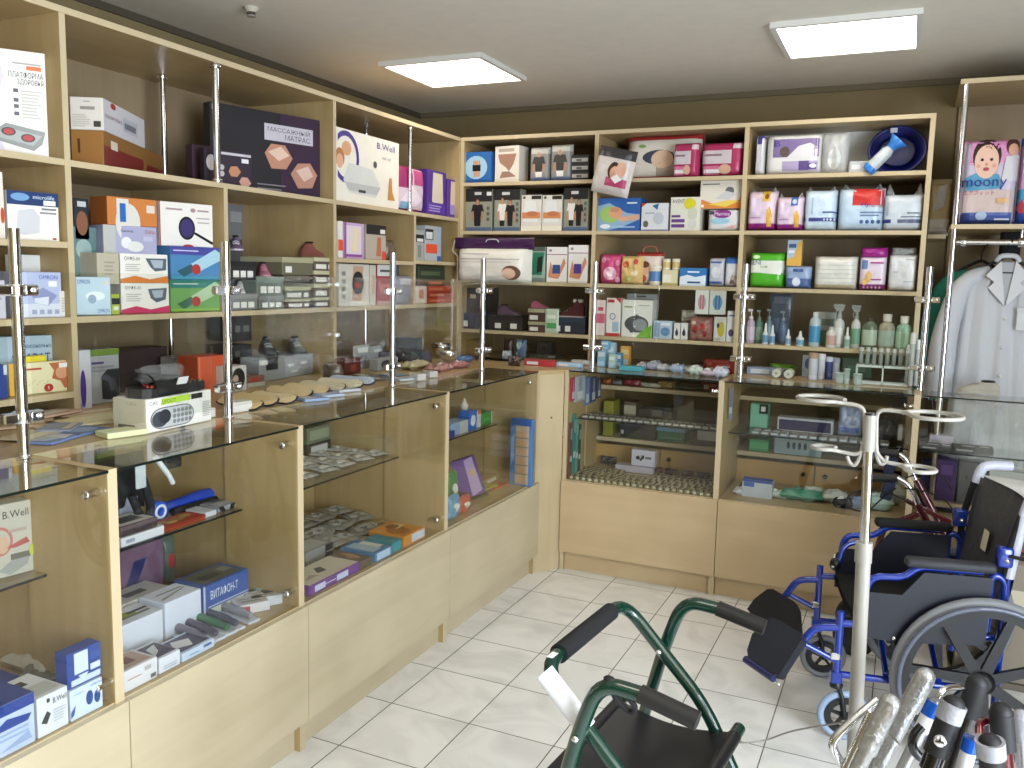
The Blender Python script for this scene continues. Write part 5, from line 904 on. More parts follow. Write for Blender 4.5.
item('clothing_box', 'cream box of an orange band print, left of the two alike', 'box', (521, 195, 541.5, 233), BP, A2, .08, 'd9d4ca', cloth_art('pk')); item('clothing_box', 'cream box of an orange band print, right of the two alike', 'box', (542, 195, 562, 233), BP, A2, .08, 'd9d4ca', cloth_art('pk'))
item('clothing_box', 'black topped box with a couple, at the right end of the shelf', 'box', (563.5, 188, 588, 233), BP, A2, .08, '8f9080', cloth_art('duo'))
item('knee_box', 'slanted green box of a black knee support above the pink shoe', 'box', (530, 247, 545, 281), BP, A3, .07, '9fb3a4', [R(0, 0, 1, .12, '7c8c84'), P([(.05, .2), (.2, .85), (.95, .85), (.8, .2)], '2f7a5c'), P([(.45, .25), (.5, .7), (.85, .75), (.8, .3)], '1c2420'), R(0, .88, 1, 1, '55605a')])
arm = lambda c: [R(0, .78, 1, .8, '8c3a6c'), R(0, .8, 1, 1, 'e8e4e0'), E(.18, .9, .07, .04, '8a8a90'), P([(.08, .15), (.2, .6), (.35, .3), (.6, .3), (.85, .7), (.95, .55), (.6, .1), (.3, .12)], 'c98a66'), R(.3, .25, .68, .5, c)]
item('bandage_box', 'white box of a blue arm bandage, left of its violet twin', 'box', (546.5, 247, 567, 282), BP, A3, .09, 'e4e0da', arm('2f4f8c')); item('bandage_box', 'white box of a violet arm bandage, right of its blue twin', 'box', (568, 245, 588, 282), BP, A3, .09, 'e4e0da', arm('4b3a8c'))
# pillow bag in the corner
t = item('pillow_bag', 'large clear bag with plum top holding a white neck pillow, hung out in the corner', 'bag', (452, 249, 526, 283), (1, 4.29), 1.452, .17, wrap('e6e2d8', .25), [R(.12, .80, .5, .83, 'b8b2a8'), R(.12, .66, .9, .685, 'b0aaa0'), R(.12, .58, .8, .6, 'c0bab0'), E(.80, .30, .12, .2, '6a4a3a'), E(.77, .28, .09, .15, 'd9b49c'), P([(.15, .1), (.5, .35), (.72, .3), (.6, .12)], 'd6d2ca')], kind='pack', sharp=5, wr=.01)
w, h = LAST['w'], LAST['h']; mb = pack_mb(w * 1.08, .03, .065, wrap('3d1f46', .2), (), wr=.004); mb.v = [(x, y + .05, z + h - .01) for x, y, z in mb.v]; mb.build('bag_header', t)
MB().tube([(-.04, .045, h + .03), (-.03, .04, h + .045), (.03, .04, h + .045), (.04, .045, h + .03)], .003, paint('c8c4cc', .3), 8, .02).build('handle', t)
MB().tube([(-w * .54, .06, h + .04), (-w * .56, .05, h - .02), (-w * .47, .04, h - .05), (-w * .47, .04, .02), (-w * .52, .04, -.02), (-w * .2, .05, -.005)], .0025, paint('c4c0b8', .2), 6, .01).build('zip_edge', t)
t.location.z = 1.462
# shoes on the lowest corner shelf
def sbx(label, rect, pl, z0, d, col, tags, lid): return shoebox(label, rect, pl, z0, d, col, tags, lid)
sbx('dark blue shoe box with one white label in the corner', (461, 313, 485, 335), BP, A4, .2, '1c2740', [(.05, .28)], '232f4c')
sbx('wide black shoe box with two white labels under the purple shoe', (486, 316, 522, 335), (1, 4.43), A4, .2, '222126', [(.25, .42), (.68, .86)], '1a1a1e'); z5 = LAST['top']
sbx('small brown shoe box with a white label, under its twin', (528, 322, 548, 335), BP, A4, .2, '4a3030', [(.08, .5)], 'a8a488'); sbx('small brown shoe box with a white label, under the pink shoe', (528, 309, 548, 322), BP, 'on', .2, '4a3030', [(.08, .5)], 'a8a488'); z6 = LAST['top']
sbx('dark navy shoe box with white labels under the dark red boot', (549, 318, 585, 335), BP, A4, .2, '1a2438', [(.16, .32), (.45, .6)], '22304a'); z7 = LAST['top']
item('shoe_box', 'black shoe box standing on the dark blue one in the corner', 'shoe box', (464, 288, 484, 312), (1, 4.46), LAST['top'] + .0, .2, '26272b', [R(.3, .6, .6, .75, 'b0a890')])
bpt = lambda u, v, Y=4.47: hit(u, v, 1, Y)
shoe('baby_shoe', 'purple shoe on the wide black shoe box', (bpt(508, 310).x, 4.49, z5 + .001), .2, .135, '5e4358', '4a3848', '6a5068'); shoe('baby_shoe', 'pink shoe on the small brown shoe boxes', (bpt(539, 305).x, 4.48, z6 + .001), .5, .10, 'a8506a', '7a4a58', 'b86a80')
t = shoe('baby_shoe', 'dark red boot with a cream lining on the navy shoe box', (bpt(569, 310).x, 4.49, z7 + .001), PI + .15, .165, '4f1420', 'b8a8a0', 'c8c0b8', hs=1.7); MB().tube([(-.05, .016, .090), (-.064, 0, .093), (-.05, -.016, .090), (-.03, -.014, .092), (-.022, 0, .094), (-.03, .014, .092)], .011, fabric('d8d0c0'), 10, .01).build('lining', t)
item('hang_tag', 'pale green rounded card leaning before the navy shoe box', 'card', (544, 309, 558, 327), (1, 4.40), A4, .012, 'b9c8b4', [R(.15, .2, .85, .42, '4a9a5c'), R(.2, .6, .8, .75, 'dfe8dc')], kind='pack', sharp=6, wr=0)
bpy.data.objects['hang_tag'].location.y = 4.408
# baby goods
item('pillow_bag', 'dark topped clear bag with a mother and baby, tilted over the unit side', 'bag', (588, 149, 628, 196), (1, 4.27), None, .10, wrap('d4ccc8', .2), [R(0, .78, 1, 1.0, '3c3a3e'), R(.42, .18, .95, .36, 'b03a68'), E(.60, .5, .16, .2, '4a2c20'), E(.62, .46, .12, .15, 'd9a68c'), E(.78, .56, .13, .16, 'dcae94'), P([(.55, .35), (.7, .25), (.85, .35), (.7, .45)], 'e8e8e8')], kind='pack', sharp=4, wr=.012, phi=0)
o = LAST['o']; o.rotation_euler = (0, .22, -.1); o.location = Vector((o.location.x - .012, 4.27, o.location.z + .012))
t = item('pillow_bag', 'clear baby pillow bag with a red border and handle on the top shelf', 'bag', (626, 134, 700, 184), (1, 4.50), A1, .10, wrap('dcd6ca', .2), [R(.0, .88, 1, 1.0, 'a82c30'), R(.42, .06, .9, .6, 'a8988a'), E(.45, .5, .22, .16, '3c4258'), E(.5, .45, .15, .2, 'd9b89c'), R(.1, .0, .9, .08, 'a84448'), E(.22, .75, .05, .04, '7aa05a')], kind='pack', sharp=5, wr=.008)
w, h = LAST['w'], LAST['h']
mb = MB(); mb.tube([(-w * .52, .06, h * 1.02), (w * .52, .06, h * 1.02), (w * .51, .06, 0.004), (-w * .51, .06, .004)], .004, paint('a82c30', .3), 8, closed=True); mb.build('piping', t)
MB().tube([(-.05, .05, h), (-.04, .045, h + .02), (.04, .045, h + .02), (.05, .05, h)], .003, paint('d8d0d0', .3), 8, .01).build('handle', t)
def pinkpack(label, rect, Y, d):
    t = item('blanket_pack', label, 'pack', rect, (1, Y), A1, d, wrap('a8305c', .22), [R(.06, .36, .72, .74, 'c6bcc2'), R(.10, .58, .5, .64, '8a6a78'), R(.08, .05, .45, .3, 'c86a8c'), R(.1, .1, .5, .2, 'dcdcdc'), E(.58, .2, .14, .14, 'c9a088'), R(.75, .78, .98, .92, 'c9b8c0')], kind='pack', sharp=8, wr=.004, group=None); return t
pinkpack('magenta zipped blanket pack, left of the two on the top shelf', (672, 142, 698, 185), 4.40, .10); pinkpack('magenta zipped blanket pack, larger right one on the top shelf', (699.5, 141, 744, 182), 4.42, .14); 
for n_ in range(1): pass
baby = [P([(0, 0), (0, .75), (.3, .85), (.7, .55), (1, .5), (1, .35), (.6, .12), (.2, 0)], '8fb0cc'), E(.32, .5, .24, .26, '9cc06c'), E(.45, .55, .16, .18, 'dba07c'), E(.42, .64, .1, .07, 'c98f6c'), P([(.5, .42), (.98, .5), (.98, .35), (.55, .28)], 'dba98c'), R(.7, .82, .93, .87, 'dce8f4'), R(.35, .1, .9, .14, 'a8c4e0'), E(.22, .14, .12, .07, 'e8eef4')]
item('baby_box', 'blue box with a baby on its tummy in the middle unit', 'box', (596, 198, 640, 234), BP, A2, .12, '2b62aa', baby)
item('baby_box', 'grey white box with faint drawings beside the blue baby box', 'box', (641, 203, 668, 234), BP, A2, .12, 'dcdde0', [R(0, 0, 1, .05, '6b6fa8'), P([(0, .85), (.2, 1), (0, 1)], 'b8442c'), P([(.4, .9), (.6, .75), (.65, .98)], '3c6a9c'), E(.65, .45, .2, .22, 'c2c8d0'), E(.18, .25, .1, .12, '6a6258'), R(.15, .62, .5, .66, 'a8a8b0')])
item('baby_box', 'white breast pump box with a yellow round sticker', 'box', (670, 197, 700, 234), BP, A2, .12, 'dedccf', [T(.06, .82, .48, .93, 'AVENT', '4a4a50'), E(.65, .8, .2, .17, 'd9d02c'), R(.05, .1, .5, .2, '6b3f88'), R(.05, .25, .5, .35, '6b3f88'), R(.05, .4, .35, .47, '6b3f88'), E(.75, .5, .16, .2, 'c9cdb8'), E(.75, .2, .15, .15, 'd0d0c8')])
item('wipes_pack', 'white pack with a violet round logo under the orange edged box', 'pack', (707, 209, 740, 234), BP, A2, .07, 'd9d9dc', [E(.45, .78, .28, .2, '8a2c88'), T(.22, .7, .68, .86, 'Merries', 'f0e8f0'), E(.4, .45, .3, .14, '9cc8dc'), R(.06, .75, .2, .92, '3a4460'), P([(.55, .15), (.9, .3), (.85, .1)], 'd0a89c')], kind='pack', sharp=7); t1 = LAST['top']
item('baby_box', 'white box with an orange wavy corner lying on the violet logo pack', 'box', (700, 180, 744, 208.5), (1, 4.44), t1 + .004, .12, 'e0d9cc', [P([(0, 0), (0, .35), (.25, .2), (.55, .12), (.9, .3), (1, .7), (1, 0)], 'd9883c'), P([(.2, .15), (.6, .05), (.9, .25), (.7, .3)], 'e8cc5c'), R(.05, .84, .45, .88, '6a6a70'), E(.68, .62, .1, .14, '6a6a70'), P([(.35, .35), (.65, .3), (.85, .5), (.6, .62)], 'c9c9cc'), R(.04, .04, .1, .14, 'f4e8d8')])
item('toy_bag', 'pink flowered bag at the left of the third shelf', 'bag', (598, 254, 622, 285), BP, A3, .10, 'c84a7c', [E(.5, .35, .28, .22, 'e8b4c8'), E(.5, .35, .12, .1, 'f0e0e4'), E(.2, .8, .12, .1, 'e08cb0'), E(.8, .7, .1, .1, 'd87ca4'), E(.8, .15, .1, .1, 'e4a4c0')], kind='pack', wr=.02, seed=3)
item('toy_bag', 'orange and cream floral bag beside the pink flowered bag', 'bag', (619, 256, 641, 286), (1, 4.40), A3, .09, 'd9b878', [E(.3, .7, .15, .12, 'c8603c'), E(.7, .4, .14, .12, 'e8d8b8'), E(.4, .2, .14, .1, 'a8b060'), E(.75, .8, .1, .1, 'c84a4c')], kind='pack', wr=.02, seed=8)
t = item('toy_bag', 'clear red edged bag with a handle and a baby print, third shelf', 'bag', (634, 252, 662, 286), (1, 4.45), A3, .08, wrap('d9c8bc', .25), [R(0, .88, 1, 1, 'a83a30'), E(.4, .5, .2, .2, 'dba488'), E(.4, .62, .15, .1, '6a3c2c'), E(.3, .2, .15, .12, 'c8543c')], kind='pack'); w, h = LAST['w'], LAST['h']
MB().tube([(-.04, .03, h), (-.03, .03, h + .03), (.03, .03, h + .03), (.04, .03, h)], .003, paint('c06a58', .3), 8, .02).build('handle', t)
def can(label, u, vb, vt, r, col, band, z, Y=4.47, group=None, name='can', cat='can', lid='d8d2c4'):
    p = hit(u, vb, 1, Y); h = hit(u, vt, 1, Y).z - z; t = thing(name, label, cat, (p.x, Y, z), 0, group)
    MB().lathe([(r, 0), (r, h * .9), (r * .97, h * .92)], paint(col, .35), 20).build('body', t); MB().lathe([(r * 1.005, h * .2), (r * 1.006, h * .72)], paint(band, .4), 20).build('label', t); MB().lathe([(r * 1.03, h * .9), (r * 1.03, h), (r * .9, h * 1.01)], paint(lid, .4), 20).build('lid', t); return h
item('baby_box', 'pale yellow and white box under the two little jars', 'box', (662, 270, 678, 286), BP, A3, .07, 'd9d0a8', [R(.05, .2, .6, .7, 'e8e4d4'), R(0, 0, 1, .15, 'c0b070')]); tj = LAST['top']
p_ = hit(666, 268, 1, 4.46); 
for u, nm in ((666.5, 'small cream baby food jar, left of the two on the pale box'), (676, 'small cream baby food jar, right of the two on the pale box')): can(nm, u, 268, 259, .020, 'd8d2bc', 'c8b070', tj + .001, 4.46)
can('blue and cream tin before the pale yellow box', 655, 284, 266, .033, 'd0c8b8', '4a7cb0', A3, 4.46)
LAST['o'] = None
item('tissue_box', 'flat blue and white wave printed box on the third shelf', 'box', (679.5, 268, 706, 286), (1, 4.41), A3, .1, '2f74b4', [R(0, 0, 1, .12, 'd0dce8'), P([(0, .12), (0, .5), (.3, .62), (.6, .5), (1, .62), (1, .12)], 'd9e4ec'), R(.3, .74, .75, .82, 'e8f0f8'), R(.3, .15, .8, .25, '2a4a80')])
item('pack', 'grey white pack with a blue band in the middle unit', 'pack', (708, 258, 724, 287), BP, A3, .1, 'c6cad4', [R(.15, .82, .85, .88, '3a5aa0'), R(.1, .1, .9, .18, '3a5aa0'), E(.5, .5, .3, .2, 'dcdfe6')], kind='pack', sharp=8)
item('pack', 'white pack with a blue top and a brown tower drawing', 'pack', (724, 257, 743, 287), BP, A3, .1, 'd4d6dc', [R(0, .78, 1, 1, '2f66ac'), P([(.3, .1), (.45, .45), (.6, .1)], '7a5c50'), E(.55, .3, .2, .08, 'a89a90'), R(.0, .05, 1, .1, 'b0a8b0')], kind='pack', sharp=8)
item('toothbrush_box', 'narrow white and pink box at the left of the fourth shelf', 'box', (596, 300, 605, 336), BP, A4, .06, 'e4d4d4', [R(0, .35, 1, .62, 'd0607c'), R(.2, .7, .8, .8, 'c04a68')])
item('toothbrush_box', 'white box with a red base and a blue ring', 'box', (606, 298, 620.5, 337), BP, A4, .07, 'e6dfdc', [R(0, 0, 1, .08, 'b8302c'), P([(.6, 1), (1, 1), (1, .86)], 'b8302c'), R(.08, .88, .55, .96, 'b02c34'), ring(.45, .52, .22, .09, .3, '6c94b8'), R(.45, .12, .9, .38, '9cbcd4')])
item('device_box', 'white box printed with a dark grey rounded lens and a green corner', 'box', (621.5, 300, 652, 338), BP, A4, .09, 'e0e0da', [E(.5, .36, .4, .22, '4c5054'), P([(.15, .36), (.5, .62), (.85, .45), (.75, .14), (.3, .12)], '4c5054'), E(.62, .34, .24, .16, '8a9094'), P([(.5, 0), (.7, .2), (1, .35), (1, 0)], '6fae2c'), R(.08, .79, .35, .83, '8aa070'), R(.55, .85, .9, .87, '9a9a98')])
item('device_box', 'flat grey box standing behind the lens box', 'box', (626, 294, 656, 338), (1, 4.56), A4, .03, 'a9adad', [R(.35, .93, .65, .96, '44484a')])
item('device_box', 'pale blue and white box right of the lens box', 'box', (653, 321, 672, 339), BP, A4, .07, 'b4c6d8', [R(.05, .1, .35, .9, '7f98b4'), E(.65, .4, .25, .25, '5f88b4'), R(.4, .75, .9, .9, 'e0e8f0')])
for i, (a, b) in enumerate(((673.5, 680), (680.5, 687.5))): item('drop_box', 'narrow white box with a dark drop, %s of the pair' % ('left', 'right')[i], 'box', (a, 323, b, 339), BP, A4, .04, 'e0dedc', [E(.5, .4, .25, .18, '2a3048'), P([(.35, .5), (.5, .75), (.65, .5)], '2a3048')])
item('soft_packet', 'crumpled white packet on top behind the drop boxes', 'packet', (680, 311, 696, 323), (1, 4.50), A4 + .08, .05, 'c4bcb4', (), kind='pack', wr=.02); LAST['o'].location.z = A4 + .085
item('drop_box', 'white box holding up the crumpled white packet', 'box', (681, 323, 696, 339), (1, 4.50), A4, .06, 'bdb8b0', [])
item('toy_bag', 'clear bag of red rattles on the fourth shelf', 'bag', (688, 317, 712, 341), (1, 4.41), A4, .07, wrap('9a6a64', .15), [E(.3, .5, .12, .16, '9c1f2a'), E(.6, .6, .14, .12, 'b02a34'), E(.7, .3, .12, .12, '8a1c28'), E(.2, .75, .1, .08, 'c8a8a0')], kind='pack', wr=.02)
item('product_box', 'yellow and white pacifier box beside the red rattles', 'box', (713.5, 317, 726, 341), BP, A4, .06, 'dcdcd4', [E(.6, .5, .3, .3, 'c8b840'), E(.35, .65, .12, .1, '3a4a6c'), R(.1, .05, .6, .15, 'b8b8a8')]); item('product_box', 'taller white box with a violet round print by the unit side', 'box', (726.5, 311, 736, 342), BP, A4, .06, 'dcdcde', [E(.5, .3, .3, .12, '4a4a78'), R(.2, .83, .8, .88, '6a6a90')])
for i, (a, b, v0, v1) in enumerate(((695, 709, 291, 315), (709.5, 726, 291, 315))):
    t = item('hanging_blister', 'white blister card with a %s toothbrush, hung from the shelf above' % ('grey', 'blue')[i], 'blister card', (a, v0, b, v1), (1, 4.405), None, .012, 'd4d8d4', [E(.5, .5, .3, .3, ('a8a4b0', '6a9cc0')[i]), R(.35, .2, .45, .8, ('c8606c', '3a6ca8')[i]), R(.55, .2, .65, .8, ('c8606c', '3a6ca8')[i])]); t.location.z = 1.4545 - LAST['h']; t.location.y = 4.405 - .017 + .013
# nappies and care goods
item('backing_panel', 'large white sheet standing at the back of the top right shelf', 'panel', (760, 130, 930, 176), (1, 4.69), A1, .02, 'e8eaea', [])
item('nappy_pack', 'narrow blue and white pack at the left of the top right shelf', 'pack', (755, 134, 764, 178), BP, A1, .12, 'c9c9d2', [R(.2, .75, 1, .95, '2a2f80'), R(.7, 0, 1, .9, 'd9d9dc')], kind='pack', sharp=8)
item('nappy_pack', 'white pack with a purple panel and a small photo on the top right shelf', 'pack', (764.5, 133, 821, 178), BP, A1, .14, 'dedfdd', [R(.15, .42, .96, .86, '7d6c9c'), P([(.4, .4), (.6, .68), (.8, .75), (.97, .62), (.97, .4)], 'dad8dc'), E(.36, .55, .09, .13, '5a4a48'), R(.33, .08, .95, .32, 'a99cc0'), R(.62, .1, .8, .32, '5d4a88'), R(.78, .12, .93, .26, '4a3480'), E(.87, .2, .06, .05, 'f0f0f0'), T(.17, .68, .28, .82, 'B', '4a3a88')], kind='pack', sharp=8, wr=.004)
item('clear_bottle', 'clear plastic bag with a white urine bottle on the top right shelf', 'bag', (821, 131, 848, 177), BP, A1, .12, clearfilm('dfe2e2', .55), [E(.5, .35, .25, .25, 'cfd3d4')], kind='pack', wr=.02, sharp=2.2, seed=5)
item('product_box', 'small translucent box left of the blue round hat on the top right shelf', 'box', (849, 161, 872, 177), BP, A1, .09, 'b7bcbf', [R(.1, .3, .5, .7, 'd9dcde')])
q = hit(897, 150, 1, 4.5); t = thing('bed_pan', 'big round navy plastic pan propped up on the top right shelf', 'pan', (q.x, 4.53, A1), 0)
M = Matrix.Translation((0, 0, .114)) @ Matrix.Rotation(-.15, 4, 'X') @ Matrix.Diagonal((.86, 1, .76, 1)) @ TY; NV = paint('151c66', .4)
MB().lathe([(.148, -.02), (.152, -.01), (.150, .0), (.135, -.004), (.120, -.05), (.001, -.055), (.001, -.06), (.124, -.056), (.148, -.02)], NV, 36, M).build('pan', t)
MB().lathe([(.09, -.045), (.095, -.03), (.085, -.028), (.001, -.04)], paint('10154c', .5), 24, M).build('inner_seat', t); MB().box((-.035, -.028, .19), (-.005, -.026, .212), paint('d0d4dc', .5), 0, Matrix.Rotation(-.1, 4, 'X')).build('price_sticker', t)
t = thing('urine_bottle', 'clear bottle with blue funnel and cap lying before the navy pan', 'bottle', (hit(880, 160, 1, 4.42).x, 4.415, A1), 0); M = Matrix.Translation((0, -.02, .045)) @ Matrix.Rotation(.75, 4, 'Y')
MB().lathe([(.026, -.05), (.028, -.03), (.028, .04), (.022, .055), (.02, .06)], paint('b9c3c8', .25), 20, M).build('body', t); MB().lathe([(.02, .06), (.024, .08), (.045, .11), (.043, .112), (.02, .082)], paint('2f78c8', .3), 20, M).build('funnel', t); MB().lathe([(.027, -.075), (.032, -.06), (.03, -.048)], paint('2f78c8', .3), 18, M).build('cap', t); t.location.z = A1 + .012
def nappy(label, rect, pl, d, col, art, **k): return item('nappy_pack', label, 'pack', rect, pl, A2, d, col, art, kind='pack', sharp=6, wr=.008, **k)
ob = lambda c, c2: [R(0, 0, 1, .18, '8a1f78'), P([(.7, .1), (.68, .5), (.78, .6), (.88, .4), (.86, .1)], 'd9a840'), R(.55, .72, .8, .98, c), E(.68, .84, .08, .07, c2), R(.15, .4, .5, .8, 'dccbe0'), R(.12, .3, .5, .34, 'b090b8')]
nappy('pink and magenta nappy pack with a yellow flag and a giraffe', (746, 190, 776, 234), (1, 4.41), .15, 'dfcbdc', ob('d9b43c', '8a5a20')); nappy('pink and magenta nappy pack with a blue flag and a giraffe', (775, 196, 803, 234), (1, 4.40), .14, 'dfcbdc', ob('3c6cb8', 'c8d8e8'))
nappy('pale blue pack with a dark blue strip, left of the red fronted pack', (803, 189, 836, 235), (1, 4.40), .15, 'c9dcec', [R(0, .22, .08, .32, '23287c'), R(.18, .22, 1, .31, '3a4488'), R(.6, .42, 1, .46, '4a5498'), R(.25, .4, .3, .8, '9ab0cc')] + [E(.66 + .1 * k, .265, .03, .03, 'c8d4e4') for k in range(4)])
nappy('pale blue pack with a red front panel and blue lettering', (837, 187, 884, 236), (1, 4.40), .16, 'bdd4e8', [P([(.32, .58), (.32, .98), (.98, .95), (.98, .58)], 'c8302c'), T(.52, .52, .68, .64, 'My', '2a3080'), T(.69, .53, .98, .63, 'Norma', 'b03438'), R(.5, .4, .98, .43, '6078a0'), R(.5, .33, .9, .36, '6078a0')] + [E(.54 + .12 * k, .2, .04, .045, '35558c') for k in range(4)])
nappy('bluish white pack with a navy square in a torn clear bag, right end', (882, 193, 924, 237), (1, 4.41), .17, 'c9d3dc', [R(.0, .2, .22, .3, '1f2470'), R(.38, .2, .95, .3, '59607c'), R(.5, .0, 1, 1, '8c948c') if False else R(.6, .45, .9, .48, '4a5260'), R(.45, .35, .95, .38, '6a7280'), R(.1, .4, .14, .75, 'a8b0c0')])
for i, o in enumerate([x for x in bpy.data.objects if x.name.startswith('nappy_pack') and abs(x.location.z - A2) < .001]):
    me = o.data; h = max(v.co.z for v in me.vertices); w = max(v.co.x for v in me.vertices); d_ = max(v.co.y for v in me.vertices)
    for s in (-1, 1):
        m = MB(); m.add([(s * w * .95, d_ * .5, h * .93), (s * w * .4, .0 + d_ * .3, h * .9), (s * w * .75, d_ * .4, h + .022 + (.03 if i == 4 else 0)), (s * w * .96, d_ * .52, h * .90), (s * w * .42, d_ * .34, h * .88), (s * w * .76, d_ * .44, h + .018 + (.03 if i == 4 else 0))], [(0, 1, 2), (3, 5, 4), (0, 2, 5, 3), (1, 4, 5, 2)], clearfilm('eef2f6', .6), True); m.build('film_corner', o)
item('nappy_pack', 'bright green pack with a white wavy band, third shelf right', 'pack', (748, 252, 784, 289), BP, A3, .15, '4fae2a', [R(0, .42, 1, .76, 'dfe4da'), P([(.3, .42), (1, .36), (1, .5), (.3, .5)], 'dfe4da'), T(.05, .64, .35, .78, 'SENI', '55607c'), T(.35, .55, .55, .62, 'Lady', '5aa040'), E(.22, .86, .1, .05, 'cfe4b8')], kind='pack', sharp=9, wr=.003)
item('product_box', 'blue grey pack with a cup print below the yellow cornered box', 'pack', (784.5, 266, 811, 290), BP, A3, .08, '8fa4c4', [R(0, 0, 1, .45, '4a6494'), E(.45, .3, .16, .2, 'd4dcec'), R(.3, .75, .7, .88, '35508c')], kind='pack', sharp=6); tt = LAST['top']
item('product_box', 'tall pale box with a yellow corner on the blue grey pack', 'box', (787, 240, 802, 266.5), (1, 4.45), tt + .001, .06, 'a9bcd0', [P([(0, 0), (0, .25), (.5, .35), (.7, .9), (1, 1), (1, 0)], 'd9a84c'), R(.1, .7, .6, .85, '3a5a94'), R(.1, .5, .5, .6, 'e0e8ee')], side='b09050')
item('sheet_pack', 'wide white film wrapped stack of sheets, third shelf right', 'pack', (813, 256, 857, 291), (1, 4.41), A3, .15, wrap('d8d8d0', .2), [R(.03, .03, .95, .15, 'b8aa8c')] + [R(.05, .2 + .13 * k, .95, .215 + .13 * k, 'b9b9b4') for k in range(5)], kind='pack', sharp=8, wr=.008)
t = item('nappy_pack', 'white baby pack with purple base and top band, third shelf right', 'pack', (859, 256, 886, 292), BP, A3, .1, 'dccfdc', [R(0, 0, 1, .18, '7c2468'), R(.08, .62, .3, .88, '5a78b0'), R(.4, .78, .9, .83, 'a03c84'), E(.35, .4, .12, .16, 'd9b060'), E(.22, .25, .1, .1, 'd9b060'), R(.45, .3, .85, .34, '9a4484')] + [E(.2 + .15 * k, .09, .04, .035, 'c8a0bc') for k in range(5)], kind='pack', sharp=8)
w, h = LAST['w'], LAST['h']; mb = pack_mb(w * 1.02, .09, .05, '9c2484', (), wr=.008); mb.v = [(x, y + .005, z + h - .008) for x, y, z in mb.v]; mb.build('pack_top', t)
t = item('nappy_pack', 'white plastic wrapped nappy pack with a clear top, end of the third shelf', 'pack', (888, 254, 917, 294), BP, A3, .13, 'dadddf', [R(.15, .5, .35, .53, 'a8b0b8'), R(.6, .84, .9, .87, 'a8b0b8'), R(.55, .25, .9, .28, 'b0b4bc')], kind='pack', sharp=9, wr=.008)
w, h = LAST['w'], LAST['h']; mb = pack_mb(w * .85, .05, .035, clearfilm('c8ccc8', .45), (), wr=.01); mb.v = [(x, y + .03, z + h - .004) for x, y, z in mb.v]; mb.build('film_top', t)
# bottles
def bottle(name, label, u, vt, vb_z, r, kind, col, cap, lab=None, Y=4.46, group=None, top=None, sq=False, lt='e8e8e8', sx=1.25):
    z = vb_z; p = hit(u, 340, 1, Y); h = hit(u, vt, 1, Y).z - z; t = thing(name, label, 'bottle', (p.x, Y, z), 0, group); bm_ = col if not isinstance(col, str) else paint(col, .25)
    D = Matrix.Diagonal((sx if sq else 1, .75 if sq else 1, 1, 1))
    hb = {'pump': .70, 'spray': .66, 'flip': .84, 'drop': .62, 'can': .86, 'rnd': .78}[kind] * h
    MB().lathe([(r * .9, 0), (r, h * .02), (r, hb * .80), (r * .85, hb * .92), (r * .42, hb), (r * .40, hb + h * .03)], bm_, 18, D).build('body', t)
    if lab: MB().lathe([(r * 1.012, hb * .15), (r * 1.012, hb * .70)], paint(lab, .4), 18, D).build('label', t)
    cm = paint(cap, .35); c = MB(); c.lathe([(r * .48, hb + h * .01), (r * .48, hb + h * .09), (r * .3, hb + h * .10)], cm, 14)
    if kind == 'pump': c.tube([(0, 0, hb + h * .09), (0, 0, h * .96)], r * .12, cm, 8); c.box((-r * .8, -r * .22, h * .93), (r * .3, r * .22, h), cm, r * .1)
    elif kind == 'spray': 
        c.tube([(0, 0, hb + h * .08), (0, 0, hb + h * .18)], r * .32, cm, 10); c.add([(-r * 1.15, -r * .35, h * .93), (r * .75, -r * .35, h * .93), (r * .55, -r * .3, h * .84), (-r * .5, -r * .35, h * .84), (-r * 1.15, r * .35, h * .93), (r * .75, r * .35, h * .93), (r * .55, r * .3, h * .84), (-r * .5, r * .35, h * .84)], [(0, 1, 2, 3), (7, 6, 5, 4), (0, 4, 5, 1), (1, 5, 6, 2), (2, 6, 7, 3), (3, 7, 4, 0)], cm)
        c.box((-r * 1.2, -r * .36, h * .93), (r * .8, r * .36, h), cm, r * .12); c.tube([(-r * .55, 0, h * .86), (-r * .75, 0, h * .78), (-r * .6, 0, h * .70)], r * .1, cm, 6)
    elif kind == 'drop': c.lathe([(r * .40, hb + h * .09), (r * .34, h * .93), (r * .2, h)], cm, 12)
    elif kind == 'can': c.lathe([(r * .46, hb + h * .08), (r * .46, h), (r * .4, h * 1.0)], cm, 14)
    elif kind == 'rnd': c.lathe([(r * .55, hb + h * .02), (r * .55, h), (r * .5, h)], cm, 16)
    c.build('cap', t); return t
bottle('pump_bottle', 'lilac pump bottle first on the bottle shelf', 750, 309, A4, .021, 'pump', 'b9a4bc', 'd8d4d8', 'c9b8cc', 4.43)
bottle('pump_bottle', 'green pump bottle behind the lilac one', 758, 310, A4, .019, 'pump', '5d8a78', '7a8c84', '88a890', 4.47); bottle('pump_bottle', 'bluish pump bottle third on the bottle shelf', 768, 309, A4, .018, 'pump', '6c8490', '8a9498', '7d98a4', 4.50); bottle('pump_bottle', 'blue grey bottle in front of the hanging foil packet', 782, 311, A4, .02, 'pump', '58708c', '8a98a4', '5c78a4', 4.50)
bottle('small_bottle', 'small white dropper bottle, left of the near pair', 765, 323, A4, .015, 'drop', 'ccd6de', 'dfe4e6', '5f8fb8', 4.415); bottle('small_bottle', 'small white dropper bottle, right of the near pair', 772, 325, A4, .014, 'drop', 'ccd6de', 'dfe4e6', '5f8fb8', 4.415)
bottle('small_bottle', 'small white dropper bottle standing alone with a blue print', 788, 329, A4, .013, 'drop', 'd4dade', 'e2e4e4', '7f9cb4', 4.415)
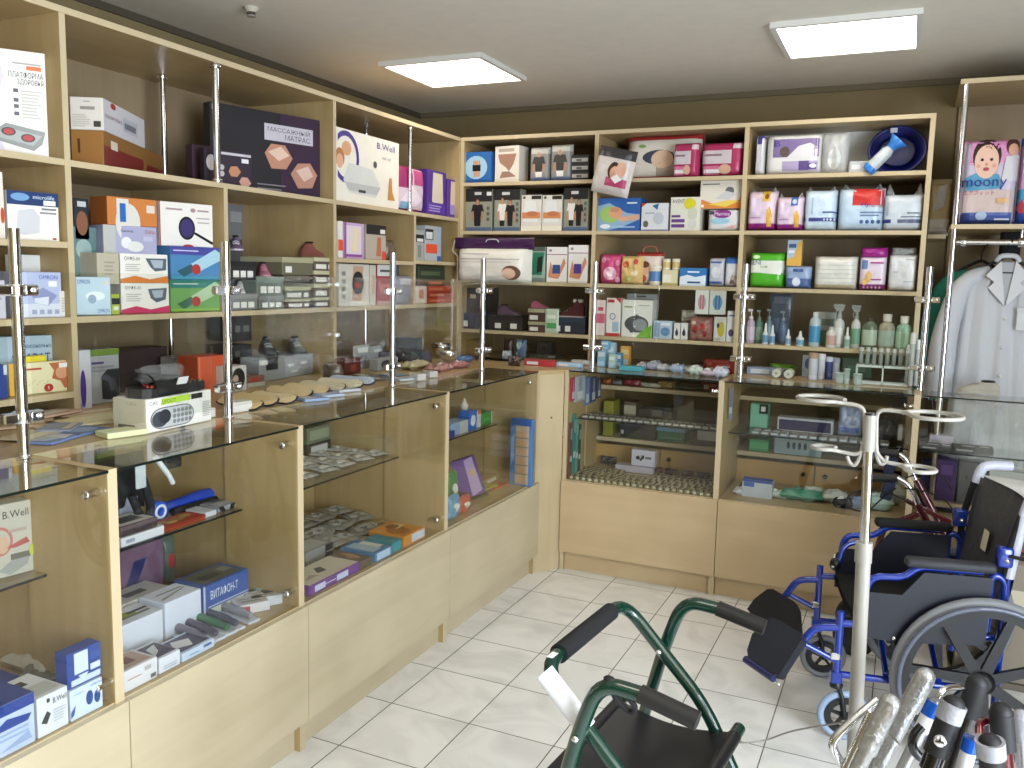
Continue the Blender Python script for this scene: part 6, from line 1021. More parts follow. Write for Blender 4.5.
bottle('small_bottle', 'squat white dropper bottle with a rounded blue label', 800, 331, A4, .019, 'drop', 'd4dade', 'dfe2e2', '6aa0c0', 4.415)
bottle('pump_bottle', 'clear spray bottle with a bright blue band', 814, 312, A4, .026, 'can', 'b4c4cc', 'c4ccd0', '3a8ec0', 4.43)
bottle('spray_bottle', 'white trigger spray bottle, left of the two', 838, 304, A4, .026, 'spray', 'c9cccb', '9aa09c', 'd9dcda', 4.46); bottle('spray_bottle', 'white trigger spray bottle, right of the two', 855, 305, A4, .022, 'spray', 'c9cccb', '8e9490', '6a9a80', 4.46)
bottle('small_bottle', 'squat white bottle with a red print label before the sprays', 831, 327, A4, .024, 'can', 'd6d2ce', 'c8c4c0', 'c49a94', 4.42); bottle('small_bottle', 'small white bottle with a green print before the sprays', 847, 327, A4, .014, 'drop', 'd2d8d4', 'dfe2e0', '7fa090', 4.415)
bottle('square_bottle', 'olive green square bottle with a pale label, first of three by the right end', 869, 316, A4, .034, 'flip', '5a6c58', '2c302c', 'a8b8a4', 4.45, sq=True, sx=1.0); bottle('square_bottle', 'clear beige square bottle with a green label, middle of three', 886, 314, A4, .036, 'rnd', '9d9a88', 'd4d0c8', '9ab0a4', 4.45, sq=True, sx=1.0); bottle('square_bottle', 'mint green square bottle with a blue word, last of three', 903, 316, A4, .034, 'rnd', '8fb8a0', 'd8d6ce', 'a4ccb0', 4.45, sq=True, sx=1.0)
item('product_box', 'green and white box standing behind the trigger sprays', 'box', (815, 312, 836, 345), (1, 4.56), A4, .06, 'a9aeaa', [R(0, 0, 1, .45, '3a7a60'), R(.3, .6, .9, .8, '6a8078')])
t = item('foil_packet', 'dark blue grey foil packet hanging behind the pump bottles', 'packet', (768, 294, 792, 338), (1, 4.64), A4, .03, wrap('4c5a70', .2), [R(.2, .8, .9, .95, '6a7488'), R(.2, .2, .8, .5, '5f7090')], kind='pack')
# right of the back wall
item('nappy_pack', 'tan and white pack on the wall shelf between the units', 'pack', (928, 178, 951, 235), (1, 4.62), None, .12, 'cdb587', [R(0, 0, 1, .28, 'd9d6cc'), P([(.2, .4), (.4, .85), (.8, .9), (.7, .5)], 'c9c8c4'), R(.0, .9, 1, 1, 'c9bc94')], kind='pack', sharp=6)
b_ = LAST['o'].location; board('shelf_board', None, (.062, 4.55, b_.z - .02), (.14, 4.868, b_.z - .001), WX); tag(bpy.data.objects['shelf_board'], 'short maple wall shelf between the back unit and the wardrobe', 'shelf')
item('packet', 'turquoise packet beside the big baby nappy pack', 'packet', (945, 172, 955, 205), (1, 4.48), 1.776, .05, '2f9cac', [E(.5, .3, .3, .2, '8a90a0')], kind='pack'); LAST['o'].location.x = .19 + .01
a = item('nappy_pack', 'big nappy pack with a smiling baby face and the word moony', 'pack', (961, 138, 1019, 222), (1, 4.33), 1.776, .16, 'c9bfd6', [R(0, .0, 1, .16, '4a5ea4'), R(0, .14, 1, .40, 'c8b4b0'), P([(0, .7), (0, 1), (1, 1), (1, .62), (.7, .72), (.4, .68)], 'd48fc0'), P([(0, .38), (0, .52), (.25, .60), (.65, .58), (.72, .42)], '4f94b8')]
    + face(.42, .74, .23, .22, 'dfb8a4') + [E(.86, .90, .12, .10, '4a3028'), E(.87, .86, .09, .07, 'd09a84'), P([(.7, .5), (.75, .78), (.98, .8), (.98, .5)], 'c9c6cc'), T(.02, .40, .80, .52, 'moony', '1c2f8c'), T(.05, .34, .6, .39, 'エアフィット', 'b02c4c'), E(.4, .1, .1, .05, 'a8bcd8'), R(.04, .03, .2, .12, '2a3a78'), R(.65, .25, .85, .3, 'd8a86c'), R(.64, .05, .9, .07, 'd8dcec')], kind='pack', sharp=8, wr=.004, n=18)
LAST['o'].location.y = 4.33
item('nappy_pack', 'blue nappy pack edge at the right margin beside the baby face pack', 'pack', (1020, 135, 1060, 221), (1, 4.33), 1.776, .16, '2c50b0', [R(0, .4, .5, .9, 'd8a8c8'), E(.1, .2, .1, .08, 'b03a48'), R(0, .25, .5, .4, '3a9cc8')], kind='pack', sharp=8)
t = shoe('white_shoe', 'white canvas shoe on the back counter worktop below the coats', (hit(978, 378, 1, 4.3).x, 4.262, 1.0412), PI - .1, .17, 'a8a398', 'b4ae9c', '8c887e', hs=.85)
# things at the right end of the guard
mb = MB()
for i, (dx, rr) in enumerate(((0, .010), (.02, .012), (-.018, .009))): mb.tube([(dx, 0, 0), (dx, .01 * i, .20 - .02 * i)], rr, clearfilm('cfd4d0', .5), 10)
# ================================================================== GOODS ON THE BACK COUNTER WORKTOP
def onz(name, label, cat, u, v, w, d, h, col, art=(), top=(), z=1.0412, rz=0, kind='box', axis=2, **k):
    p = hit(u, v, 2, z); mb = box_mb(w, d, h, col, art, top=top) if kind == 'box' else pack_mb(w, d, h, col, art, **k)
    o = mb.build(name, None, (p.x, p.y, z), rz); tag(o, label, cat); return o
bw = lambda c: [R(.1, .1, .9, .35, 'a8c8dc'), R(.1, .6, .9, .85, c)]
XX = lambda u, Y=4.3: hit(u, 368, 1, Y).x
def blu(label, u, Y, z, w, h, c, c2='d4e0e8'):
    o = box_mb(w, .04, h, c, bw(c2)).build('medicine_box', None, (XX(u, Y), Y, z)); tag(o, label, 'box'); return z + h
za = blu('pale blue medicine box under the topmost one, at the guard post', 601, 4.27, ZW, .045, .09, '8fb8d4'); blu('pale blue medicine box topmost of the pile at the guard post', 604, 4.27, za + .001, .042, .045, '7aaccc')
blu('pale blue upright medicine box second in the pile', 610, 4.31, ZW, .04, .125, '9cc0d8'); blu('white and mint small box in front of the blue pile', 611.5, 4.235, ZW, .036, .07, 'b4ccc8', 'dfe8e4'); blu('sky blue box right of the white mint box', 618, 4.30, ZW, .03, .075, '5f94c0'); blu('orange upright medicine box right of the blue pile', 624, 4.38, ZW, .048, .105, 'd9a04c', 'e0c890')
onz('packet', 'teal flat packet right of the blue boxes', 'packet', 630, 371, .12, .07, .022, '4a9aa8', z=ZW)
random.seed(11); cols = ['b9bccb', 'a4a8b8', 'c9ccd4', '8ea0b4', 'd0cfc8', 'a9b8a8', 'b8a8b4']
words = ['leftmost small blister packet behind the glass edge', 'second small blister packet behind the glass edge', 'third small blister packet, greyish', 'pale middle blister packet on the worktop', 'blue grey blister packet right of the middle', 'cream blister packet before the red bag', 'greenish blister packet left of the red bag', 'last blister packet by the unit side']
for i, (u, v) in enumerate(((640, 370), (651, 371), (662, 372), (673, 374), (684, 374), (694, 376), (705, 377), (718, 378))):
    p = hit(u, v, 2, ZW); d = .045; mb = pack_mb(.075, .03 + .012 * (i % 2), .07, wrap(cols[i % 7], .3), [R(.15, .2, .6, .6, 'dcdce0'), R(.65, .3, .9, .7, '7a8ca8')], wr=.012, seed=i); o = mb.build('blister_packet', None, (p.x, p.y + .03, ZW + .042), 0, (-PI / 2, 0, .2 * (i % 3) - .2)); tag(o, words[i], 'packet')
    o.location.z = ZW + .03 + .012 * (i % 2) + .001
item('toy_bag', 'glossy red bag lying on the worktop at the unit side', 'bag', (701, 360, 733, 373), (1, 4.30), ZW, .10, wrap('7c1216', .12), [R(.15, .3, .4, .45, 'd8c8c8'), R(.5, .5, .9, .6, 'd0b0b0')], kind='pack', wr=.02)
onz('sheet_pack', 'blue and white folded sheet pack lying beside the guard post', 'pack', 765, 375, .18, .08, .035, '8c9cc4', top=[R(.1, .2, .9, .8, 'b8c4dc')], art=[R(.1, .2, .6, .8, 'd4dce8')]); onz('soft_packet', 'bright green net packet lying on the worktop', 'packet', 782, 373, .13, .05, .045, wrap('6fb82c', .3), kind='pack', wr=.02, z=ZW + 0)
for i, (u, v) in enumerate(((777, 377), (789, 378))):
    p = hit(u, v, 2, ZW); t = thing('bandage_roll', 'white bandage roll end, %s of the two before the green packet' % ('left', 'right')[i], 'bandage roll', (p.x, p.y, ZW + .022)); MB().lathe([(.021, -.04), (.021, .04)], paint('c9c9bc', .8), 20, TY).build('roll', t); MB().lathe([(.006, -.041), (.006, .041)], paint('8f8f84', .8), 12, TY).build('core', t)
def tube_cup(name, label, u, vt, r, col, capcol=None, Y=4.34, film=None):
    p = XX(u, Y); h = hit(u, vt, 1, Y).z - ZW; t = thing(name, label, 'tube', (p, Y, ZW)); MB().lathe([(r * .92, 0), (r, h * .05), (r, h * .95)], film or paint(col, .25), 14).build('body', t); MB().lathe([(r * 1.06, h * .8), (r * 1.06, h), (r * .8, h * 1.01)], paint(capcol or col, .35), 14).build('cap', t); return t
tube_cup('capsule_tube', 'white tube with a tan cap on the worktop', 813, 353, .022, 'c9cdda', 'a88c78'); tube_cup('capsule_tube', 'white tall tube right of the tan capped one', 821, 354, .018, 'cfd2dc', 'd8d8e0', 4.38); tube_cup('capsule_tube', 'blue banded clear tube beside the white tubes', 829, 357, .016, '3c4a8c', 'c4c8d8', 4.40); tube_cup('capsule_tube', 'clear tube with a blue stripe, last of the tubes', 836, 358, .016, 'a4a9b8', '8890a8', 4.40)
item('product_box', 'pale box with a blue mark behind the tan capped tube', 'box', (802, 355, 815, 374), (1, 4.46), ZW, .05, 'b4bccc', [E(.5, .6, .3, .25, '3a5a94')]); item('product_box', 'green narrow carton behind the glass beakers', 'box', (842, 358, 872, 378), (1, 4.56), ZW, .08, '3d6a58', [R(.2, .3, .8, .6, '5a8874')])
for i, (u, v, r, h) in enumerate(((838, 385, .02, .05), (846, 384, .014, .07), (857, 385, .02, .05))):
    p = hit(u, v, 2, ZW); t = thing('glass_beaker', ['low glass beaker left of the test tube rack', 'narrow glass flask left of the test tube rack', 'glass beaker touching the test tube rack'][i], 'beaker', (p.x, max(p.y, 4.25), ZW)); G_ = clearfilm('cfe0da', .35)
    MB().lathe([(r * .9, 0), (r, .004), (r, h), (r * .95, h), (r * .95, .006), (.001, .004)], G_, 16).build('cup', t); MB().tube([(r * math.cos(a), r * math.sin(a), h) for a in [2 * PI * k / 16 for k in range(16)]], .0012, paint('dfe8e4', .1), 5, closed=True).build('rim', t)
p0 = XX(857, 4.33); p1 = XX(910, 4.33); L_ = p1 - p0; t = thing('test_tube_rack', 'white wire rack standing under the row of grey test tubes', 'rack', ((p0 + p1) / 2, 4.33, ZW))
wr_ = paint('d0d8d2', .35); mb = MB(); a = L_ / 2
for z in (.006, .085): mb.box((-a, -.035, z - .005), (a, -.029, z + .005), wr_); mb.box((-a, .029, z - .005), (a, .035, z + .005), wr_)
for x in (-a, 0, a): mb.box((x - .003, -.035, 0), (x + .003, -.029, .09), wr_); mb.box((x - .003, .029, 0), (x + .003, .035, .09), wr_); mb.box((x - .003, -.035, .0), (x + .003, .035, .006), wr_)
mb.build('frame', t); mb = MB(); mb.box((-a, -.03, .078), (a, .03, .081), paint('8aa498', .4)); mb.build('tray', t)
for k in range(8):
    x = -a + L_ * (k + .5) / 8; q = thing('test_tube', 'grey test tube in the white rack, number %s from the left' % ['one', 'two', 'three', 'four', 'five', 'six', 'seven', 'eight'][k], 'test tube', ((p0 + p1) / 2 + x, 4.345, ZW + .0825), 0, 'test tubes in the white rack')
    MB().lathe([(.004, 0), (.0095, .005), (.0095, .075)], clearfilm('a9b4b0', .6), 12).build('glass', q); MB().lathe([(.0105, .068), (.0105, .085), (.008, .086)], paint('b8bdb8', .4) , 12).build('stopper', q)
for i, (u, Y) in enumerate(((911, 4.35), (917, 4.37), (908, 4.42))):
    o = tube_cup('syringe_tube', ['clear upright tube by the last guard post', 'tall clear tube at the end of the worktop', 'dim grey tube behind the last guard post'][i], u, (333, 340, 345)[i], .012, 'b8bdb8', 'dcdcd8', Y)
# corner worktop things
for i, (u, v, w, d, h, c, lab, z) in enumerate([(538, 366, .16, .05, .032, 'b8343c', 'bright red flat box lying on the corner worktop', 0), (568, 367, .13, .05, .022, 'a9c4d8', 'pale blue flat box right of the red flat box', 0), (580, 364, .10, .05, .02, 'd4d4d0', 'white flat packet by the unit side in the corner', .0), (513, 366, .07, .05, .03, '4a3a34', 'dark bundle left of the red flat box', 0), (505, 360, .05, .05, .05, 'b0b8c0', 'crumpled whitish packet at the corner', 0)]):
    if i in (3, 4): onz('soft_packet', lab, 'packet', u, v, w, h, d, wrap(c, .3), kind='pack', wr=.02)
    else: onz('flat_box', lab, 'box', u, v, w, d, h, c, art=[R(.1, .2, .5, .7, 'e0d8d8')], top=[R(.1, .2, .9, .8, c)])
item('device_box', 'black device with a dark speaker grille on the corner worktop', 'device', (537, 340, 551, 358), (1, 4.58), ZW + .03, .08, '2a2a2c', [E(.5, .55, .3, .35, '3c3a3c'), E(.5, .45, .2, .2, '1a1a1c')]); LAST['o'].location.z = ZW + .0185
item('carton', 'grey green flat carton under the black device', 'box', (530, 357, 556, 362), (1, 4.54), ZW, .12, '4c5048', [R(.7, .2, .95, .8, 'a8a8a0')], rect_h=.017)
item('bottle_pack', 'tall dark brown packet by the corner post', 'packet', (502, 338, 512, 362), (1, 4.44), ZW, .05, wrap('3a2426', .3), (), kind='pack'); item('packet', 'blue and white twisted packet behind the post', 'packet', (515, 340, 525, 362), (1, 4.46), ZW, .04, wrap('6a86a8', .3), [E(.4, .7, .3, .2, 'd0dce4')], kind='pack', wr=.03)
# small goods on the inner shelf under the worktop (z .917) and below (z .627)
for i, (u, w, h, c, lab) in enumerate([(607, .05, .03, 'b8603c', 'orange brown bundle'), (617, .05, .025, '8a8c90', 'grey blister strip heap'), (632, .10, .035, '8c2c3c', 'dark red netting packet'), (652, .13, .025, 'd0cbb4', 'stack of cream leaflets'), (666, .09, .04, 'a88c50', 'tan wallet'), (690, .15, .022, '5c6450', 'olive stack of packets'), (712, .11, .05, '9a1a22', 'red glossy bag with white print')]):
    mb = pack_mb(w, .05, h, wrap(c, .35), [R(.15, .3, .4, .7, 'd8d0c4')] if i in (6, 3) else (), wr=.01, seed=i); o = mb.build('soft_packet', None, (hit(u, 385, 1, 4.55).x, 4.53, .918)); tag(o, lab + ' on the high inner shelf under the striped counter glass', 'packet')
def inner(name, label, cat, u0, v0, u1, v1, col, art=(), z=.6275, kind='box', d=.12, Y=4.53): return item(name, label, cat, (u0, v0, u1, v1), (1, Y), z, d, col, art, kind=kind)
inner('carton', 'yellow green carton at the left of the inner shelf behind the glass', 'box', 603, 401, 613, 436, '8c8c2c', [R(.1, .5, .9, .55, '5a5a20')]); inner('carton', 'dark storage case with a small label on the inner shelf', 'case', 620, 420, 656, 440, '2c2a2a', [R(.03, .2, .1, .4, 'c8c4bc'), R(.1, .6, .95, .9, '3c3a3a')])
inner('storage_tub', 'green plastic tub with a blue lid on the inner shelf', 'tub', 657, 432, 685, 446, '2e6a50', [R(.1, .3, .9, .5, '4a8a6c')], d=.1); w, h = LAST['w'], LAST['h']; MB().box((-w / 2 - .006, -.006, h), (w / 2 + .006, .106, h + .022), paint('5f94b8', .3), .004).build('lid', LAST['o'])
inner('carton', 'brown cardboard box with a white sheet on the inner shelf', 'carton', 690, 428, 719, 450, '5f4a36', [R(.25, .3, .9, .85, 'c0beb8')]); inner('carton', 'brown device with a pale tag behind the coiled packets', 'box', 624, 402, 636, 418, '6a5a48', [R(0, .5, 1, .9, 'b4ac98')], Y=4.6); LAST['o'].location.z = .6275; inner('carton', 'grey brown low tray behind the coiled packets', 'tray', 638, 410, 672, 424, '4a4238', [R(.4, .5, .7, 1, '7a7264')], Y=4.6); LAST['o'].location.z = .6275
inner('carton', 'mint box with a dark picture in the second back counter', 'box', 750, 404, 768, 428, '6fae94', [R(.5, .6, 1, 1, '1c2024'), R(.6, .7, .85, .9, 'c4ccc8')], z=.7785, d=.07, Y=4.36); inner('carton', 'bright green box under the mint box, on the inner shelf', 'box', 749, 440, 769, 452, '3f9c5c', [R(.05, .2, .95, .8, '5ab476')])
inner('carton', 'long navy and white glove box on the glass shelf', 'box', 777, 419, 833, 433, 'b4b8bc', [R(.03, .1, .97, .85, '241f4c')], z=.7785, d=.08, Y=4.34); inner('carton', 'pale blue carton with four dark discs behind the glass shelf', 'box', 774, 437, 822, 454, '9fb6bc', [E(.3 + .12 * k, .5, .035, .2, '2c4454') for k in range(4)])
item('soft_packet', 'heap of pale blue foil sachets behind the stand head', 'packet', (838, 408, 862, 433), (1, 4.36), .7785, .07, wrap('a4b0cc', .2), [R(.1, .1, .9, .3, '5f78b4'), R(.2, .6, .8, .7, 'c8d0e0')], kind='pack', wr=.03)
t = thing('cuff_gauge', 'black round gauge with a white side tag behind the stand head', 'gauge', (hit(884, 430, 1, 4.30).x, 4.30, .7785)); MB().lathe([(.055, -.03), (.058, -.02), (.058, .02), (.05, .03)], BLK, 24, Matrix.Translation((0, 0, .059)) @ TY).build('rim', t); MB().lathe([(.03, -.032), (.032, -.031)], paint('2c2e30', .3), 18, Matrix.Translation((0, 0, .059)) @ TY).build('dial', t); MB().box((.06, -.02, .015), (.078, .02, .085), paint('d8d8d4', .5)).build('side_tag', t)
# ================================================================== INSIDE THE BACK COUNTERS
def put(name, label, cat, x, y, z, w, d, h, rz, col, top=(), art=(), group=None, kind='box', **k):
    if kind == 'box': o = box_mb(w, d, h, col, art, top=top, r=.0008).build(name, None, (x, y, z), rz)
    tag(o, label, cat, group); return o
random.seed(5)
ZC_, G_ = .4775, 'striped packets in rows on the floor of the back counter'
n = 0
proto = None
for r_ in range(5):
    for k in range(22):
        x = -1.50 + k * .0335 + .012 * (r_ % 2); y = 4.052 + r_ * .058
        if (r_ >= 3 and 6 < k < 12): continue
        if proto is None:
            mb = box_mb(.029, .052, .012, 'a89c78', [R(.0, .0, .55, 1, 'c4ba98'), R(.6, 0, .9, 1, '4a3e30')], top=[P([(.0, 0), (.35, 0), (.95, 1), (.6, 1)], 'cfc6a6'), P([(.45, 0), (.7, 0), (1, .5), (1, .9)], '3c3226'), P([(0, .3), (.3, .8), (.2, 1), (0, 1)], '4a3e2c')]); proto = mb.build('striped_packet'); o = proto
        else: o = proto.copy(); COL.objects.link(o)
        o.location = (x, y, ZC_); o.rotation_euler = (0, 0, .30 + random.uniform(-.3, .3)); n += 1
        tag(o, 'small cream packet with dark stripes in the rows on the counter floor', 'packet', G_)
proto = None
for r_ in range(2):
    for k in range(20):
        x = -1.49 + k * .037; y = 4.185 + r_ * .07
        if proto is None: mb = box_mb(.033, .06, .008, '6c655c', top=[R(.1, .05, .9, .28, 'c9c6bc'), R(.15, .4, .85, .9, '4a443e')], art=[R(.1, .1, .9, .9, 'c8c8c0')]); proto = mb.build('shelf_sachet'); o = proto
        else: o = proto.copy(); COL.objects.link(o)
        o.location = (x, y, .779); o.rotation_euler = (0, 0, random.uniform(-.15, .15)); tag(o, 'small grey brown sachet lying on the glass shelf of the striped packet counter', 'sachet', 'sachets on the back glass shelf')
item('name_box', 'white box with a black swirl logo on the counter floor', 'box', (627, 454, 651, 470), (1, 4.30), None, .05, 'cdc9d8', [E(.28, .5, .09, .12, '1a1a24'), P([(.35, .35), (.5, .7), (.56, .65), (.42, .3)], '1a1a24'), E(.5, .56, .05, .12, '1a1a24'), T(.30, .40, .56, .68, 'UP', '1a1a24'), R(.6, .46, .85, .6, '6a6a78')]); LAST['o'].location = (LAST['o'].location.x, 4.375, ZC_ + .035)
item('flat_box', 'pale lilac carton under and left of the swirl logo box', 'box', (615, 465, 653, 476), (1, 4.35), ZC_, .07, 'b9b0bc', [], rect_h=.034)
onz('soft_packet', 'dark coiled packet at the left of the counter floor', 'packet', 607, 465, .09, .06, .045, wrap('3a3a3e', .3), kind='pack', wr=.03, z=ZC_)
for i in range(5):
    o = pack_mb(.07, .06, .03, wrap(['5c3c3a', '4c3232', '6a4a42', '5a4440', '705848'][i], .3), (), wr=.02, seed=i).build('soft_packet', None, (-1.16 + i * .085, 4.385, ZC_)); tag(o, ['reddish brown curled packet beside the pale lilac carton', 'second curled brown packet on the counter floor', 'third curled brown packet on the counter floor', 'fourth curled brown packet on the counter floor', 'last curled brown packet by the counter side'][i], 'packet')
# hanging blister cards and floss on the inner left side
for i, (u0, u1, v0, v1, c) in enumerate([(571, 575, 378, 401, 'b8304c'), (575, 585, 376, 401, 'b0b8bc'), (585, 590, 377, 405, '6a84b4'), (591, 596, 377, 402, '3c4a74'), (597, 601, 378, 398, '3a4260')]):
    a = hit(u0, 390, 0, -1.515); b = hit(u1, 390, 0, -1.515); zt_ = hit((u0 + u1) / 2, v0, 0, -1.515).z; zb_ = hit((u0 + u1) / 2, v1, 0, -1.515).z; w = max(.03, b.y - a.y - .004)
    mb = box_mb(w, .008, zt_ - zb_, c, [R(.2, .1, .8, .4, 'd0d4d8'), R(.35, .4, .65, .95, '8c98b0')]); o = mb.build('hanging_blister', None, (-1.514, (a.y + b.y) / 2, zb_), PI / 2); tag(o, ['magenta', 'silver grey', 'light blue', 'dark blue', 'navy'][i] + ' blister card hung on the inner side of the striped packet counter', 'blister card')
    if i == 2: o.data['x'] = 1
for i, (c, yy, h) in enumerate((('6a3c3c', 4.05, .29), ('2f7a70', 4.10, .33), ('5a9484', 4.14, .30), ('1c3a38', 4.18, .26))):
    o = box_mb(.035, .012, h, c, [R(.1, .3, .9, .4, 'c8d4d0'), R(.2, .7, .8, .9, '88a8a0')]).build('brush_card', None, (-1.512, yy, ZC_), PI / 2 - .1, (-.0, .0, PI / 2)); tag(o, ['dark red', 'teal', 'pale green', 'black green'][i] + ' upright packet leaning on the inner side of the striped packet counter', 'packet')
# second back counter floor and shelf
put('medicine_box', 'white box with a blue top band on the floor of the second back counter', 'box', hit(757, 497, 2, ZC_).x, 4.13, ZC_, .14, .06, .085, 0, 'bfc8d4', top=[R(0, 0, 1, 1, '2c4c98')], art=[R(0, .86, 1, 1, '2c4c98'), R(.05, .6, .4, .85, '3c60ac')])
for i, (u, v, w, d, h, c, lab) in enumerate([(742, 496, .10, .07, .02, 'c4ccd0', 'white film packet at the left of the second back counter'), (750, 493, .11, .05, .03, '4a4240', 'dark brown strip packet before the blue banded box'), (778, 499, .13, .07, .02, 'b8c8c0', 'pale mint packet on the floor of the second back counter'), (800, 502, .20, .10, .03, '4f9c84', 'green net packet on the floor of the second back counter'), (812, 498, .13, .07, .025, 'b4c4b8', 'clear pale packet behind the green net packet'), (836, 505, .12, .08, .04, 'b8bcb8', 'clump of clear film right of the green net packet'), (842, 509, .09, .04, .03, '26282c', 'black strap packet on the counter floor behind the pole'), (858, 510, .09, .06, .035, '7c94b4', 'blue and white packet on the counter floor behind the pole'), (880, 512, .12, .08, .05, 'a4c0b8', 'mint film packet right of the pole'), (893, 505, .12, .1, .07, 'c0ccc4', 'heap of clear film sachets right of the pole')]):
    h *= 1.5; p = hit(u, v, 2, ZC_); mb = pack_mb(w, h, d, wrap(c, .2), [R(.2, .3, .6, .6, 'd4dcd8')] if i % 2 == 0 else (), wr=.02, seed=i + 40); o = mb.build('soft_packet', None, (p.x, max(4.06, min(4.3, p.y)) - 0, ZC_ + h + .001), 0, (-PI / 2, 0, .1 * (i % 3))); tag(o, lab, 'packet')
proto = None
for r_ in range(2):
    for k in range(14):
        x = -.62 + k * .044; y = 4.18 + .075 * r_
        if x > -.5 and r_ == 1: y = 4.24
        if proto is None: proto = box_mb(.038, .052, .010, '74706c', top=[R(.1, .1, .9, .35, 'b8bcc0'), R(.2, .5, .8, .85, '5a5450')], art=[R(.1, .1, .9, .9, 'b8c4cc')]).build('metal_sachet'); o = proto
        else: o = proto.copy(); COL.objects.link(o)
        o.location = (x, y, .779); o.rotation_euler = (0, 0, random.uniform(-.25, .25)); tag(o, 'small silver grey sachet on the glass shelf behind the drip stand', 'sachet', 'sachets on the glass shelf behind the drip stand')
t = item('hanging_blister', 'grey narrow blister card hung at the left inside the second back counter', 'blister card', (729, 388, 734, 420), (1, 4.10), None, .01, '6a7078', [R(.2, .2, .8, .4, 'a8b0b8')]); t.location.x = -.728
# third back counter (right)
for i, (u, v, w, d, h, c, lab) in enumerate([(935, 443, .14, .08, .02, '3a3a38', 'dark tray of keys on the glass shelf below the coats'), (970, 447, .16, .09, .025, '44423e', 'dark tray with silver tools on the glass shelf below the coats'), (938, 432, .10, .06, .05, 'b0a8b8', 'lilac grey packet heap on the right glass shelf')]):
    p = hit(u, v, 2, .779); mb = box_mb(w, d, h, c, [R(.1, .3, .5, .6, '9a9a98')], top=[P([(.2, .3), (.5, .2), (.6, .4), (.3, .5)], 'dcdcdc'), P([(.65, .4), (.9, .35), (.92, .5), (.7, .6)], 'e4e4e4')]); o = mb.build('tool_tray', None, (p.x, 4.19 if i < 2 else 4.3, .779)); tag(o, lab, 'tray' if i < 2 else 'packet')
inner('carton', 'navy blue upright box inside the right back counter', 'box', 921, 463, 932, 500, '1a1f5c', (), z=ZC_, Y=4.36); inner('carton', 'purple box inside the right back counter', 'box', 936, 460, 956, 500, '4a3068', [R(.2, .7, .8, .9, '6a4c8c')], z=ZC_, Y=4.34); inner('carton', 'grey perforated metal box inside the right back counter', 'box', 958, 462, 985, 500, '5c5a58', [E(.3, .7, .05, .05, '2c2c2c'), E(.7, .7, .05, .05, '2c2c2c')], z=ZC_, Y=4.33); inner('carton', 'white edged tray inside the right back counter under the coats', 'box', 990, 454, 1040, 470, 'b4b8b4', (), z=.56, Y=4.32); LAST['o'].location.z = ZC_
# ================================================================== INSIDE THE LEFT COUNTERS
ZL = .4775; XF = -1.648
def lbox(label, rect, d, h_or_none, col, art=(), top=(), X=XF, z=ZL, name='product_box', cat='box', **k):
    return item(name, label, cat, rect, (0, X), z, d, col, art, top=top, **k)
lbox('dark blue and white box at the left edge on the counter floor', (-40, 708, 36, 757), .12, 0, 'b4c0dc', [R(0, .78, 1, 1, '1f3a8c'), P([(.35, .5), (.6, .7), (.95, .62), (.9, .5)], '1f3a8c'), P([(.5, .1), (.9, .3), (.95, .12)], '8fa0c8'), R(.45, .3, .9, .34, '90a4cc'), R(.45, .4, .9, .44, '90a4cc')], top=[R(0, 0, 1, 1, '2b3f88')]); z8 = LAST['top']
item('product_box', 'navy box lying behind the dark blue and white box', 'box', (-30, 688, 24, 715), (0, -1.78), ZL, .14, '1f2f78', [R(.2, .3, .8, .5, '4a60a8')], top=[R(0, 0, 1, 1, '26367c')])
lbox('white box with a black cuff picture, between the blue boxes', (37, 692, 69, 738), .13, 0, 'd4d6dc', [T(.5, .72, .95, .86, 'B.Well', '3a3a44'), P([(.1, .35), (.3, .6), (.42, .5), (.28, .28)], '2c3430'), R(.3, .8, .4, .9, '3a3a40')] + lines(.5, .25, .9, .6, 5, 'b4b8c4'), top=[R(.1, .1, .9, .5, 'b8b8b4'), R(.2, .6, .5, .8, '3c3c3c')])
lbox('white box with two blue foot shapes, nearest the counter side', (70, 684, 103.5, 722), .05, 0, 'c9d6ea', [E(.58, .52, .11, .24, '26458c'), E(.82, .45, .1, .22, '26458c'), T(.62, .86, .95, .93, 'OMRON', '5f78b4'), P([(0, .3), (.15, .5), (.1, .2), (0, .1)], '3c5ca4'), R(.1, .8, .4, .84, '9ab0d4')]); z9 = LAST['top']
item('product_box', 'navy box with a white body drawing on the two foot shapes box', 'box', (66.5, 648, 102, 686), (0, -1.655), z9 + .001, .04, '25408f', [R(.2, .35, .6, .95, 'c8d2e8'), R(.1, .05, .95, .22, 'c0cce4'), R(.66, .6, .95, .8, '2f4f9c'), R(.66, .3, .95, .48, 'c8d2e8'), P([(.3, .3), (.45, .1), (.6, .3)], 'c8d2e8')])
for i, (u, v, x, w, d, h, c, lab) in enumerate([(20, 672, -1.95, .16, .12, .05, 'b0aca4', 'crumpled grey film sheet at the back of the nearest counter'), (48, 668, -1.98, .16, .10, .04, '4a3034', 'dark red strap packet at the back of the nearest counter'), (46, 690, -1.85, .12, .10, .03, '6a6660', 'grey film packet behind the cuff picture box')]):
    p = hit(u, v, 0, x); mb = pack_mb(w, h, d, wrap(c, .25), (), wr=.03, seed=i + 60); o = mb.build('soft_packet', None, (x, p.y, ZL + h + .001), 0, (-PI / 2, 0, .4 * i)); tag(o, lab, 'packet')
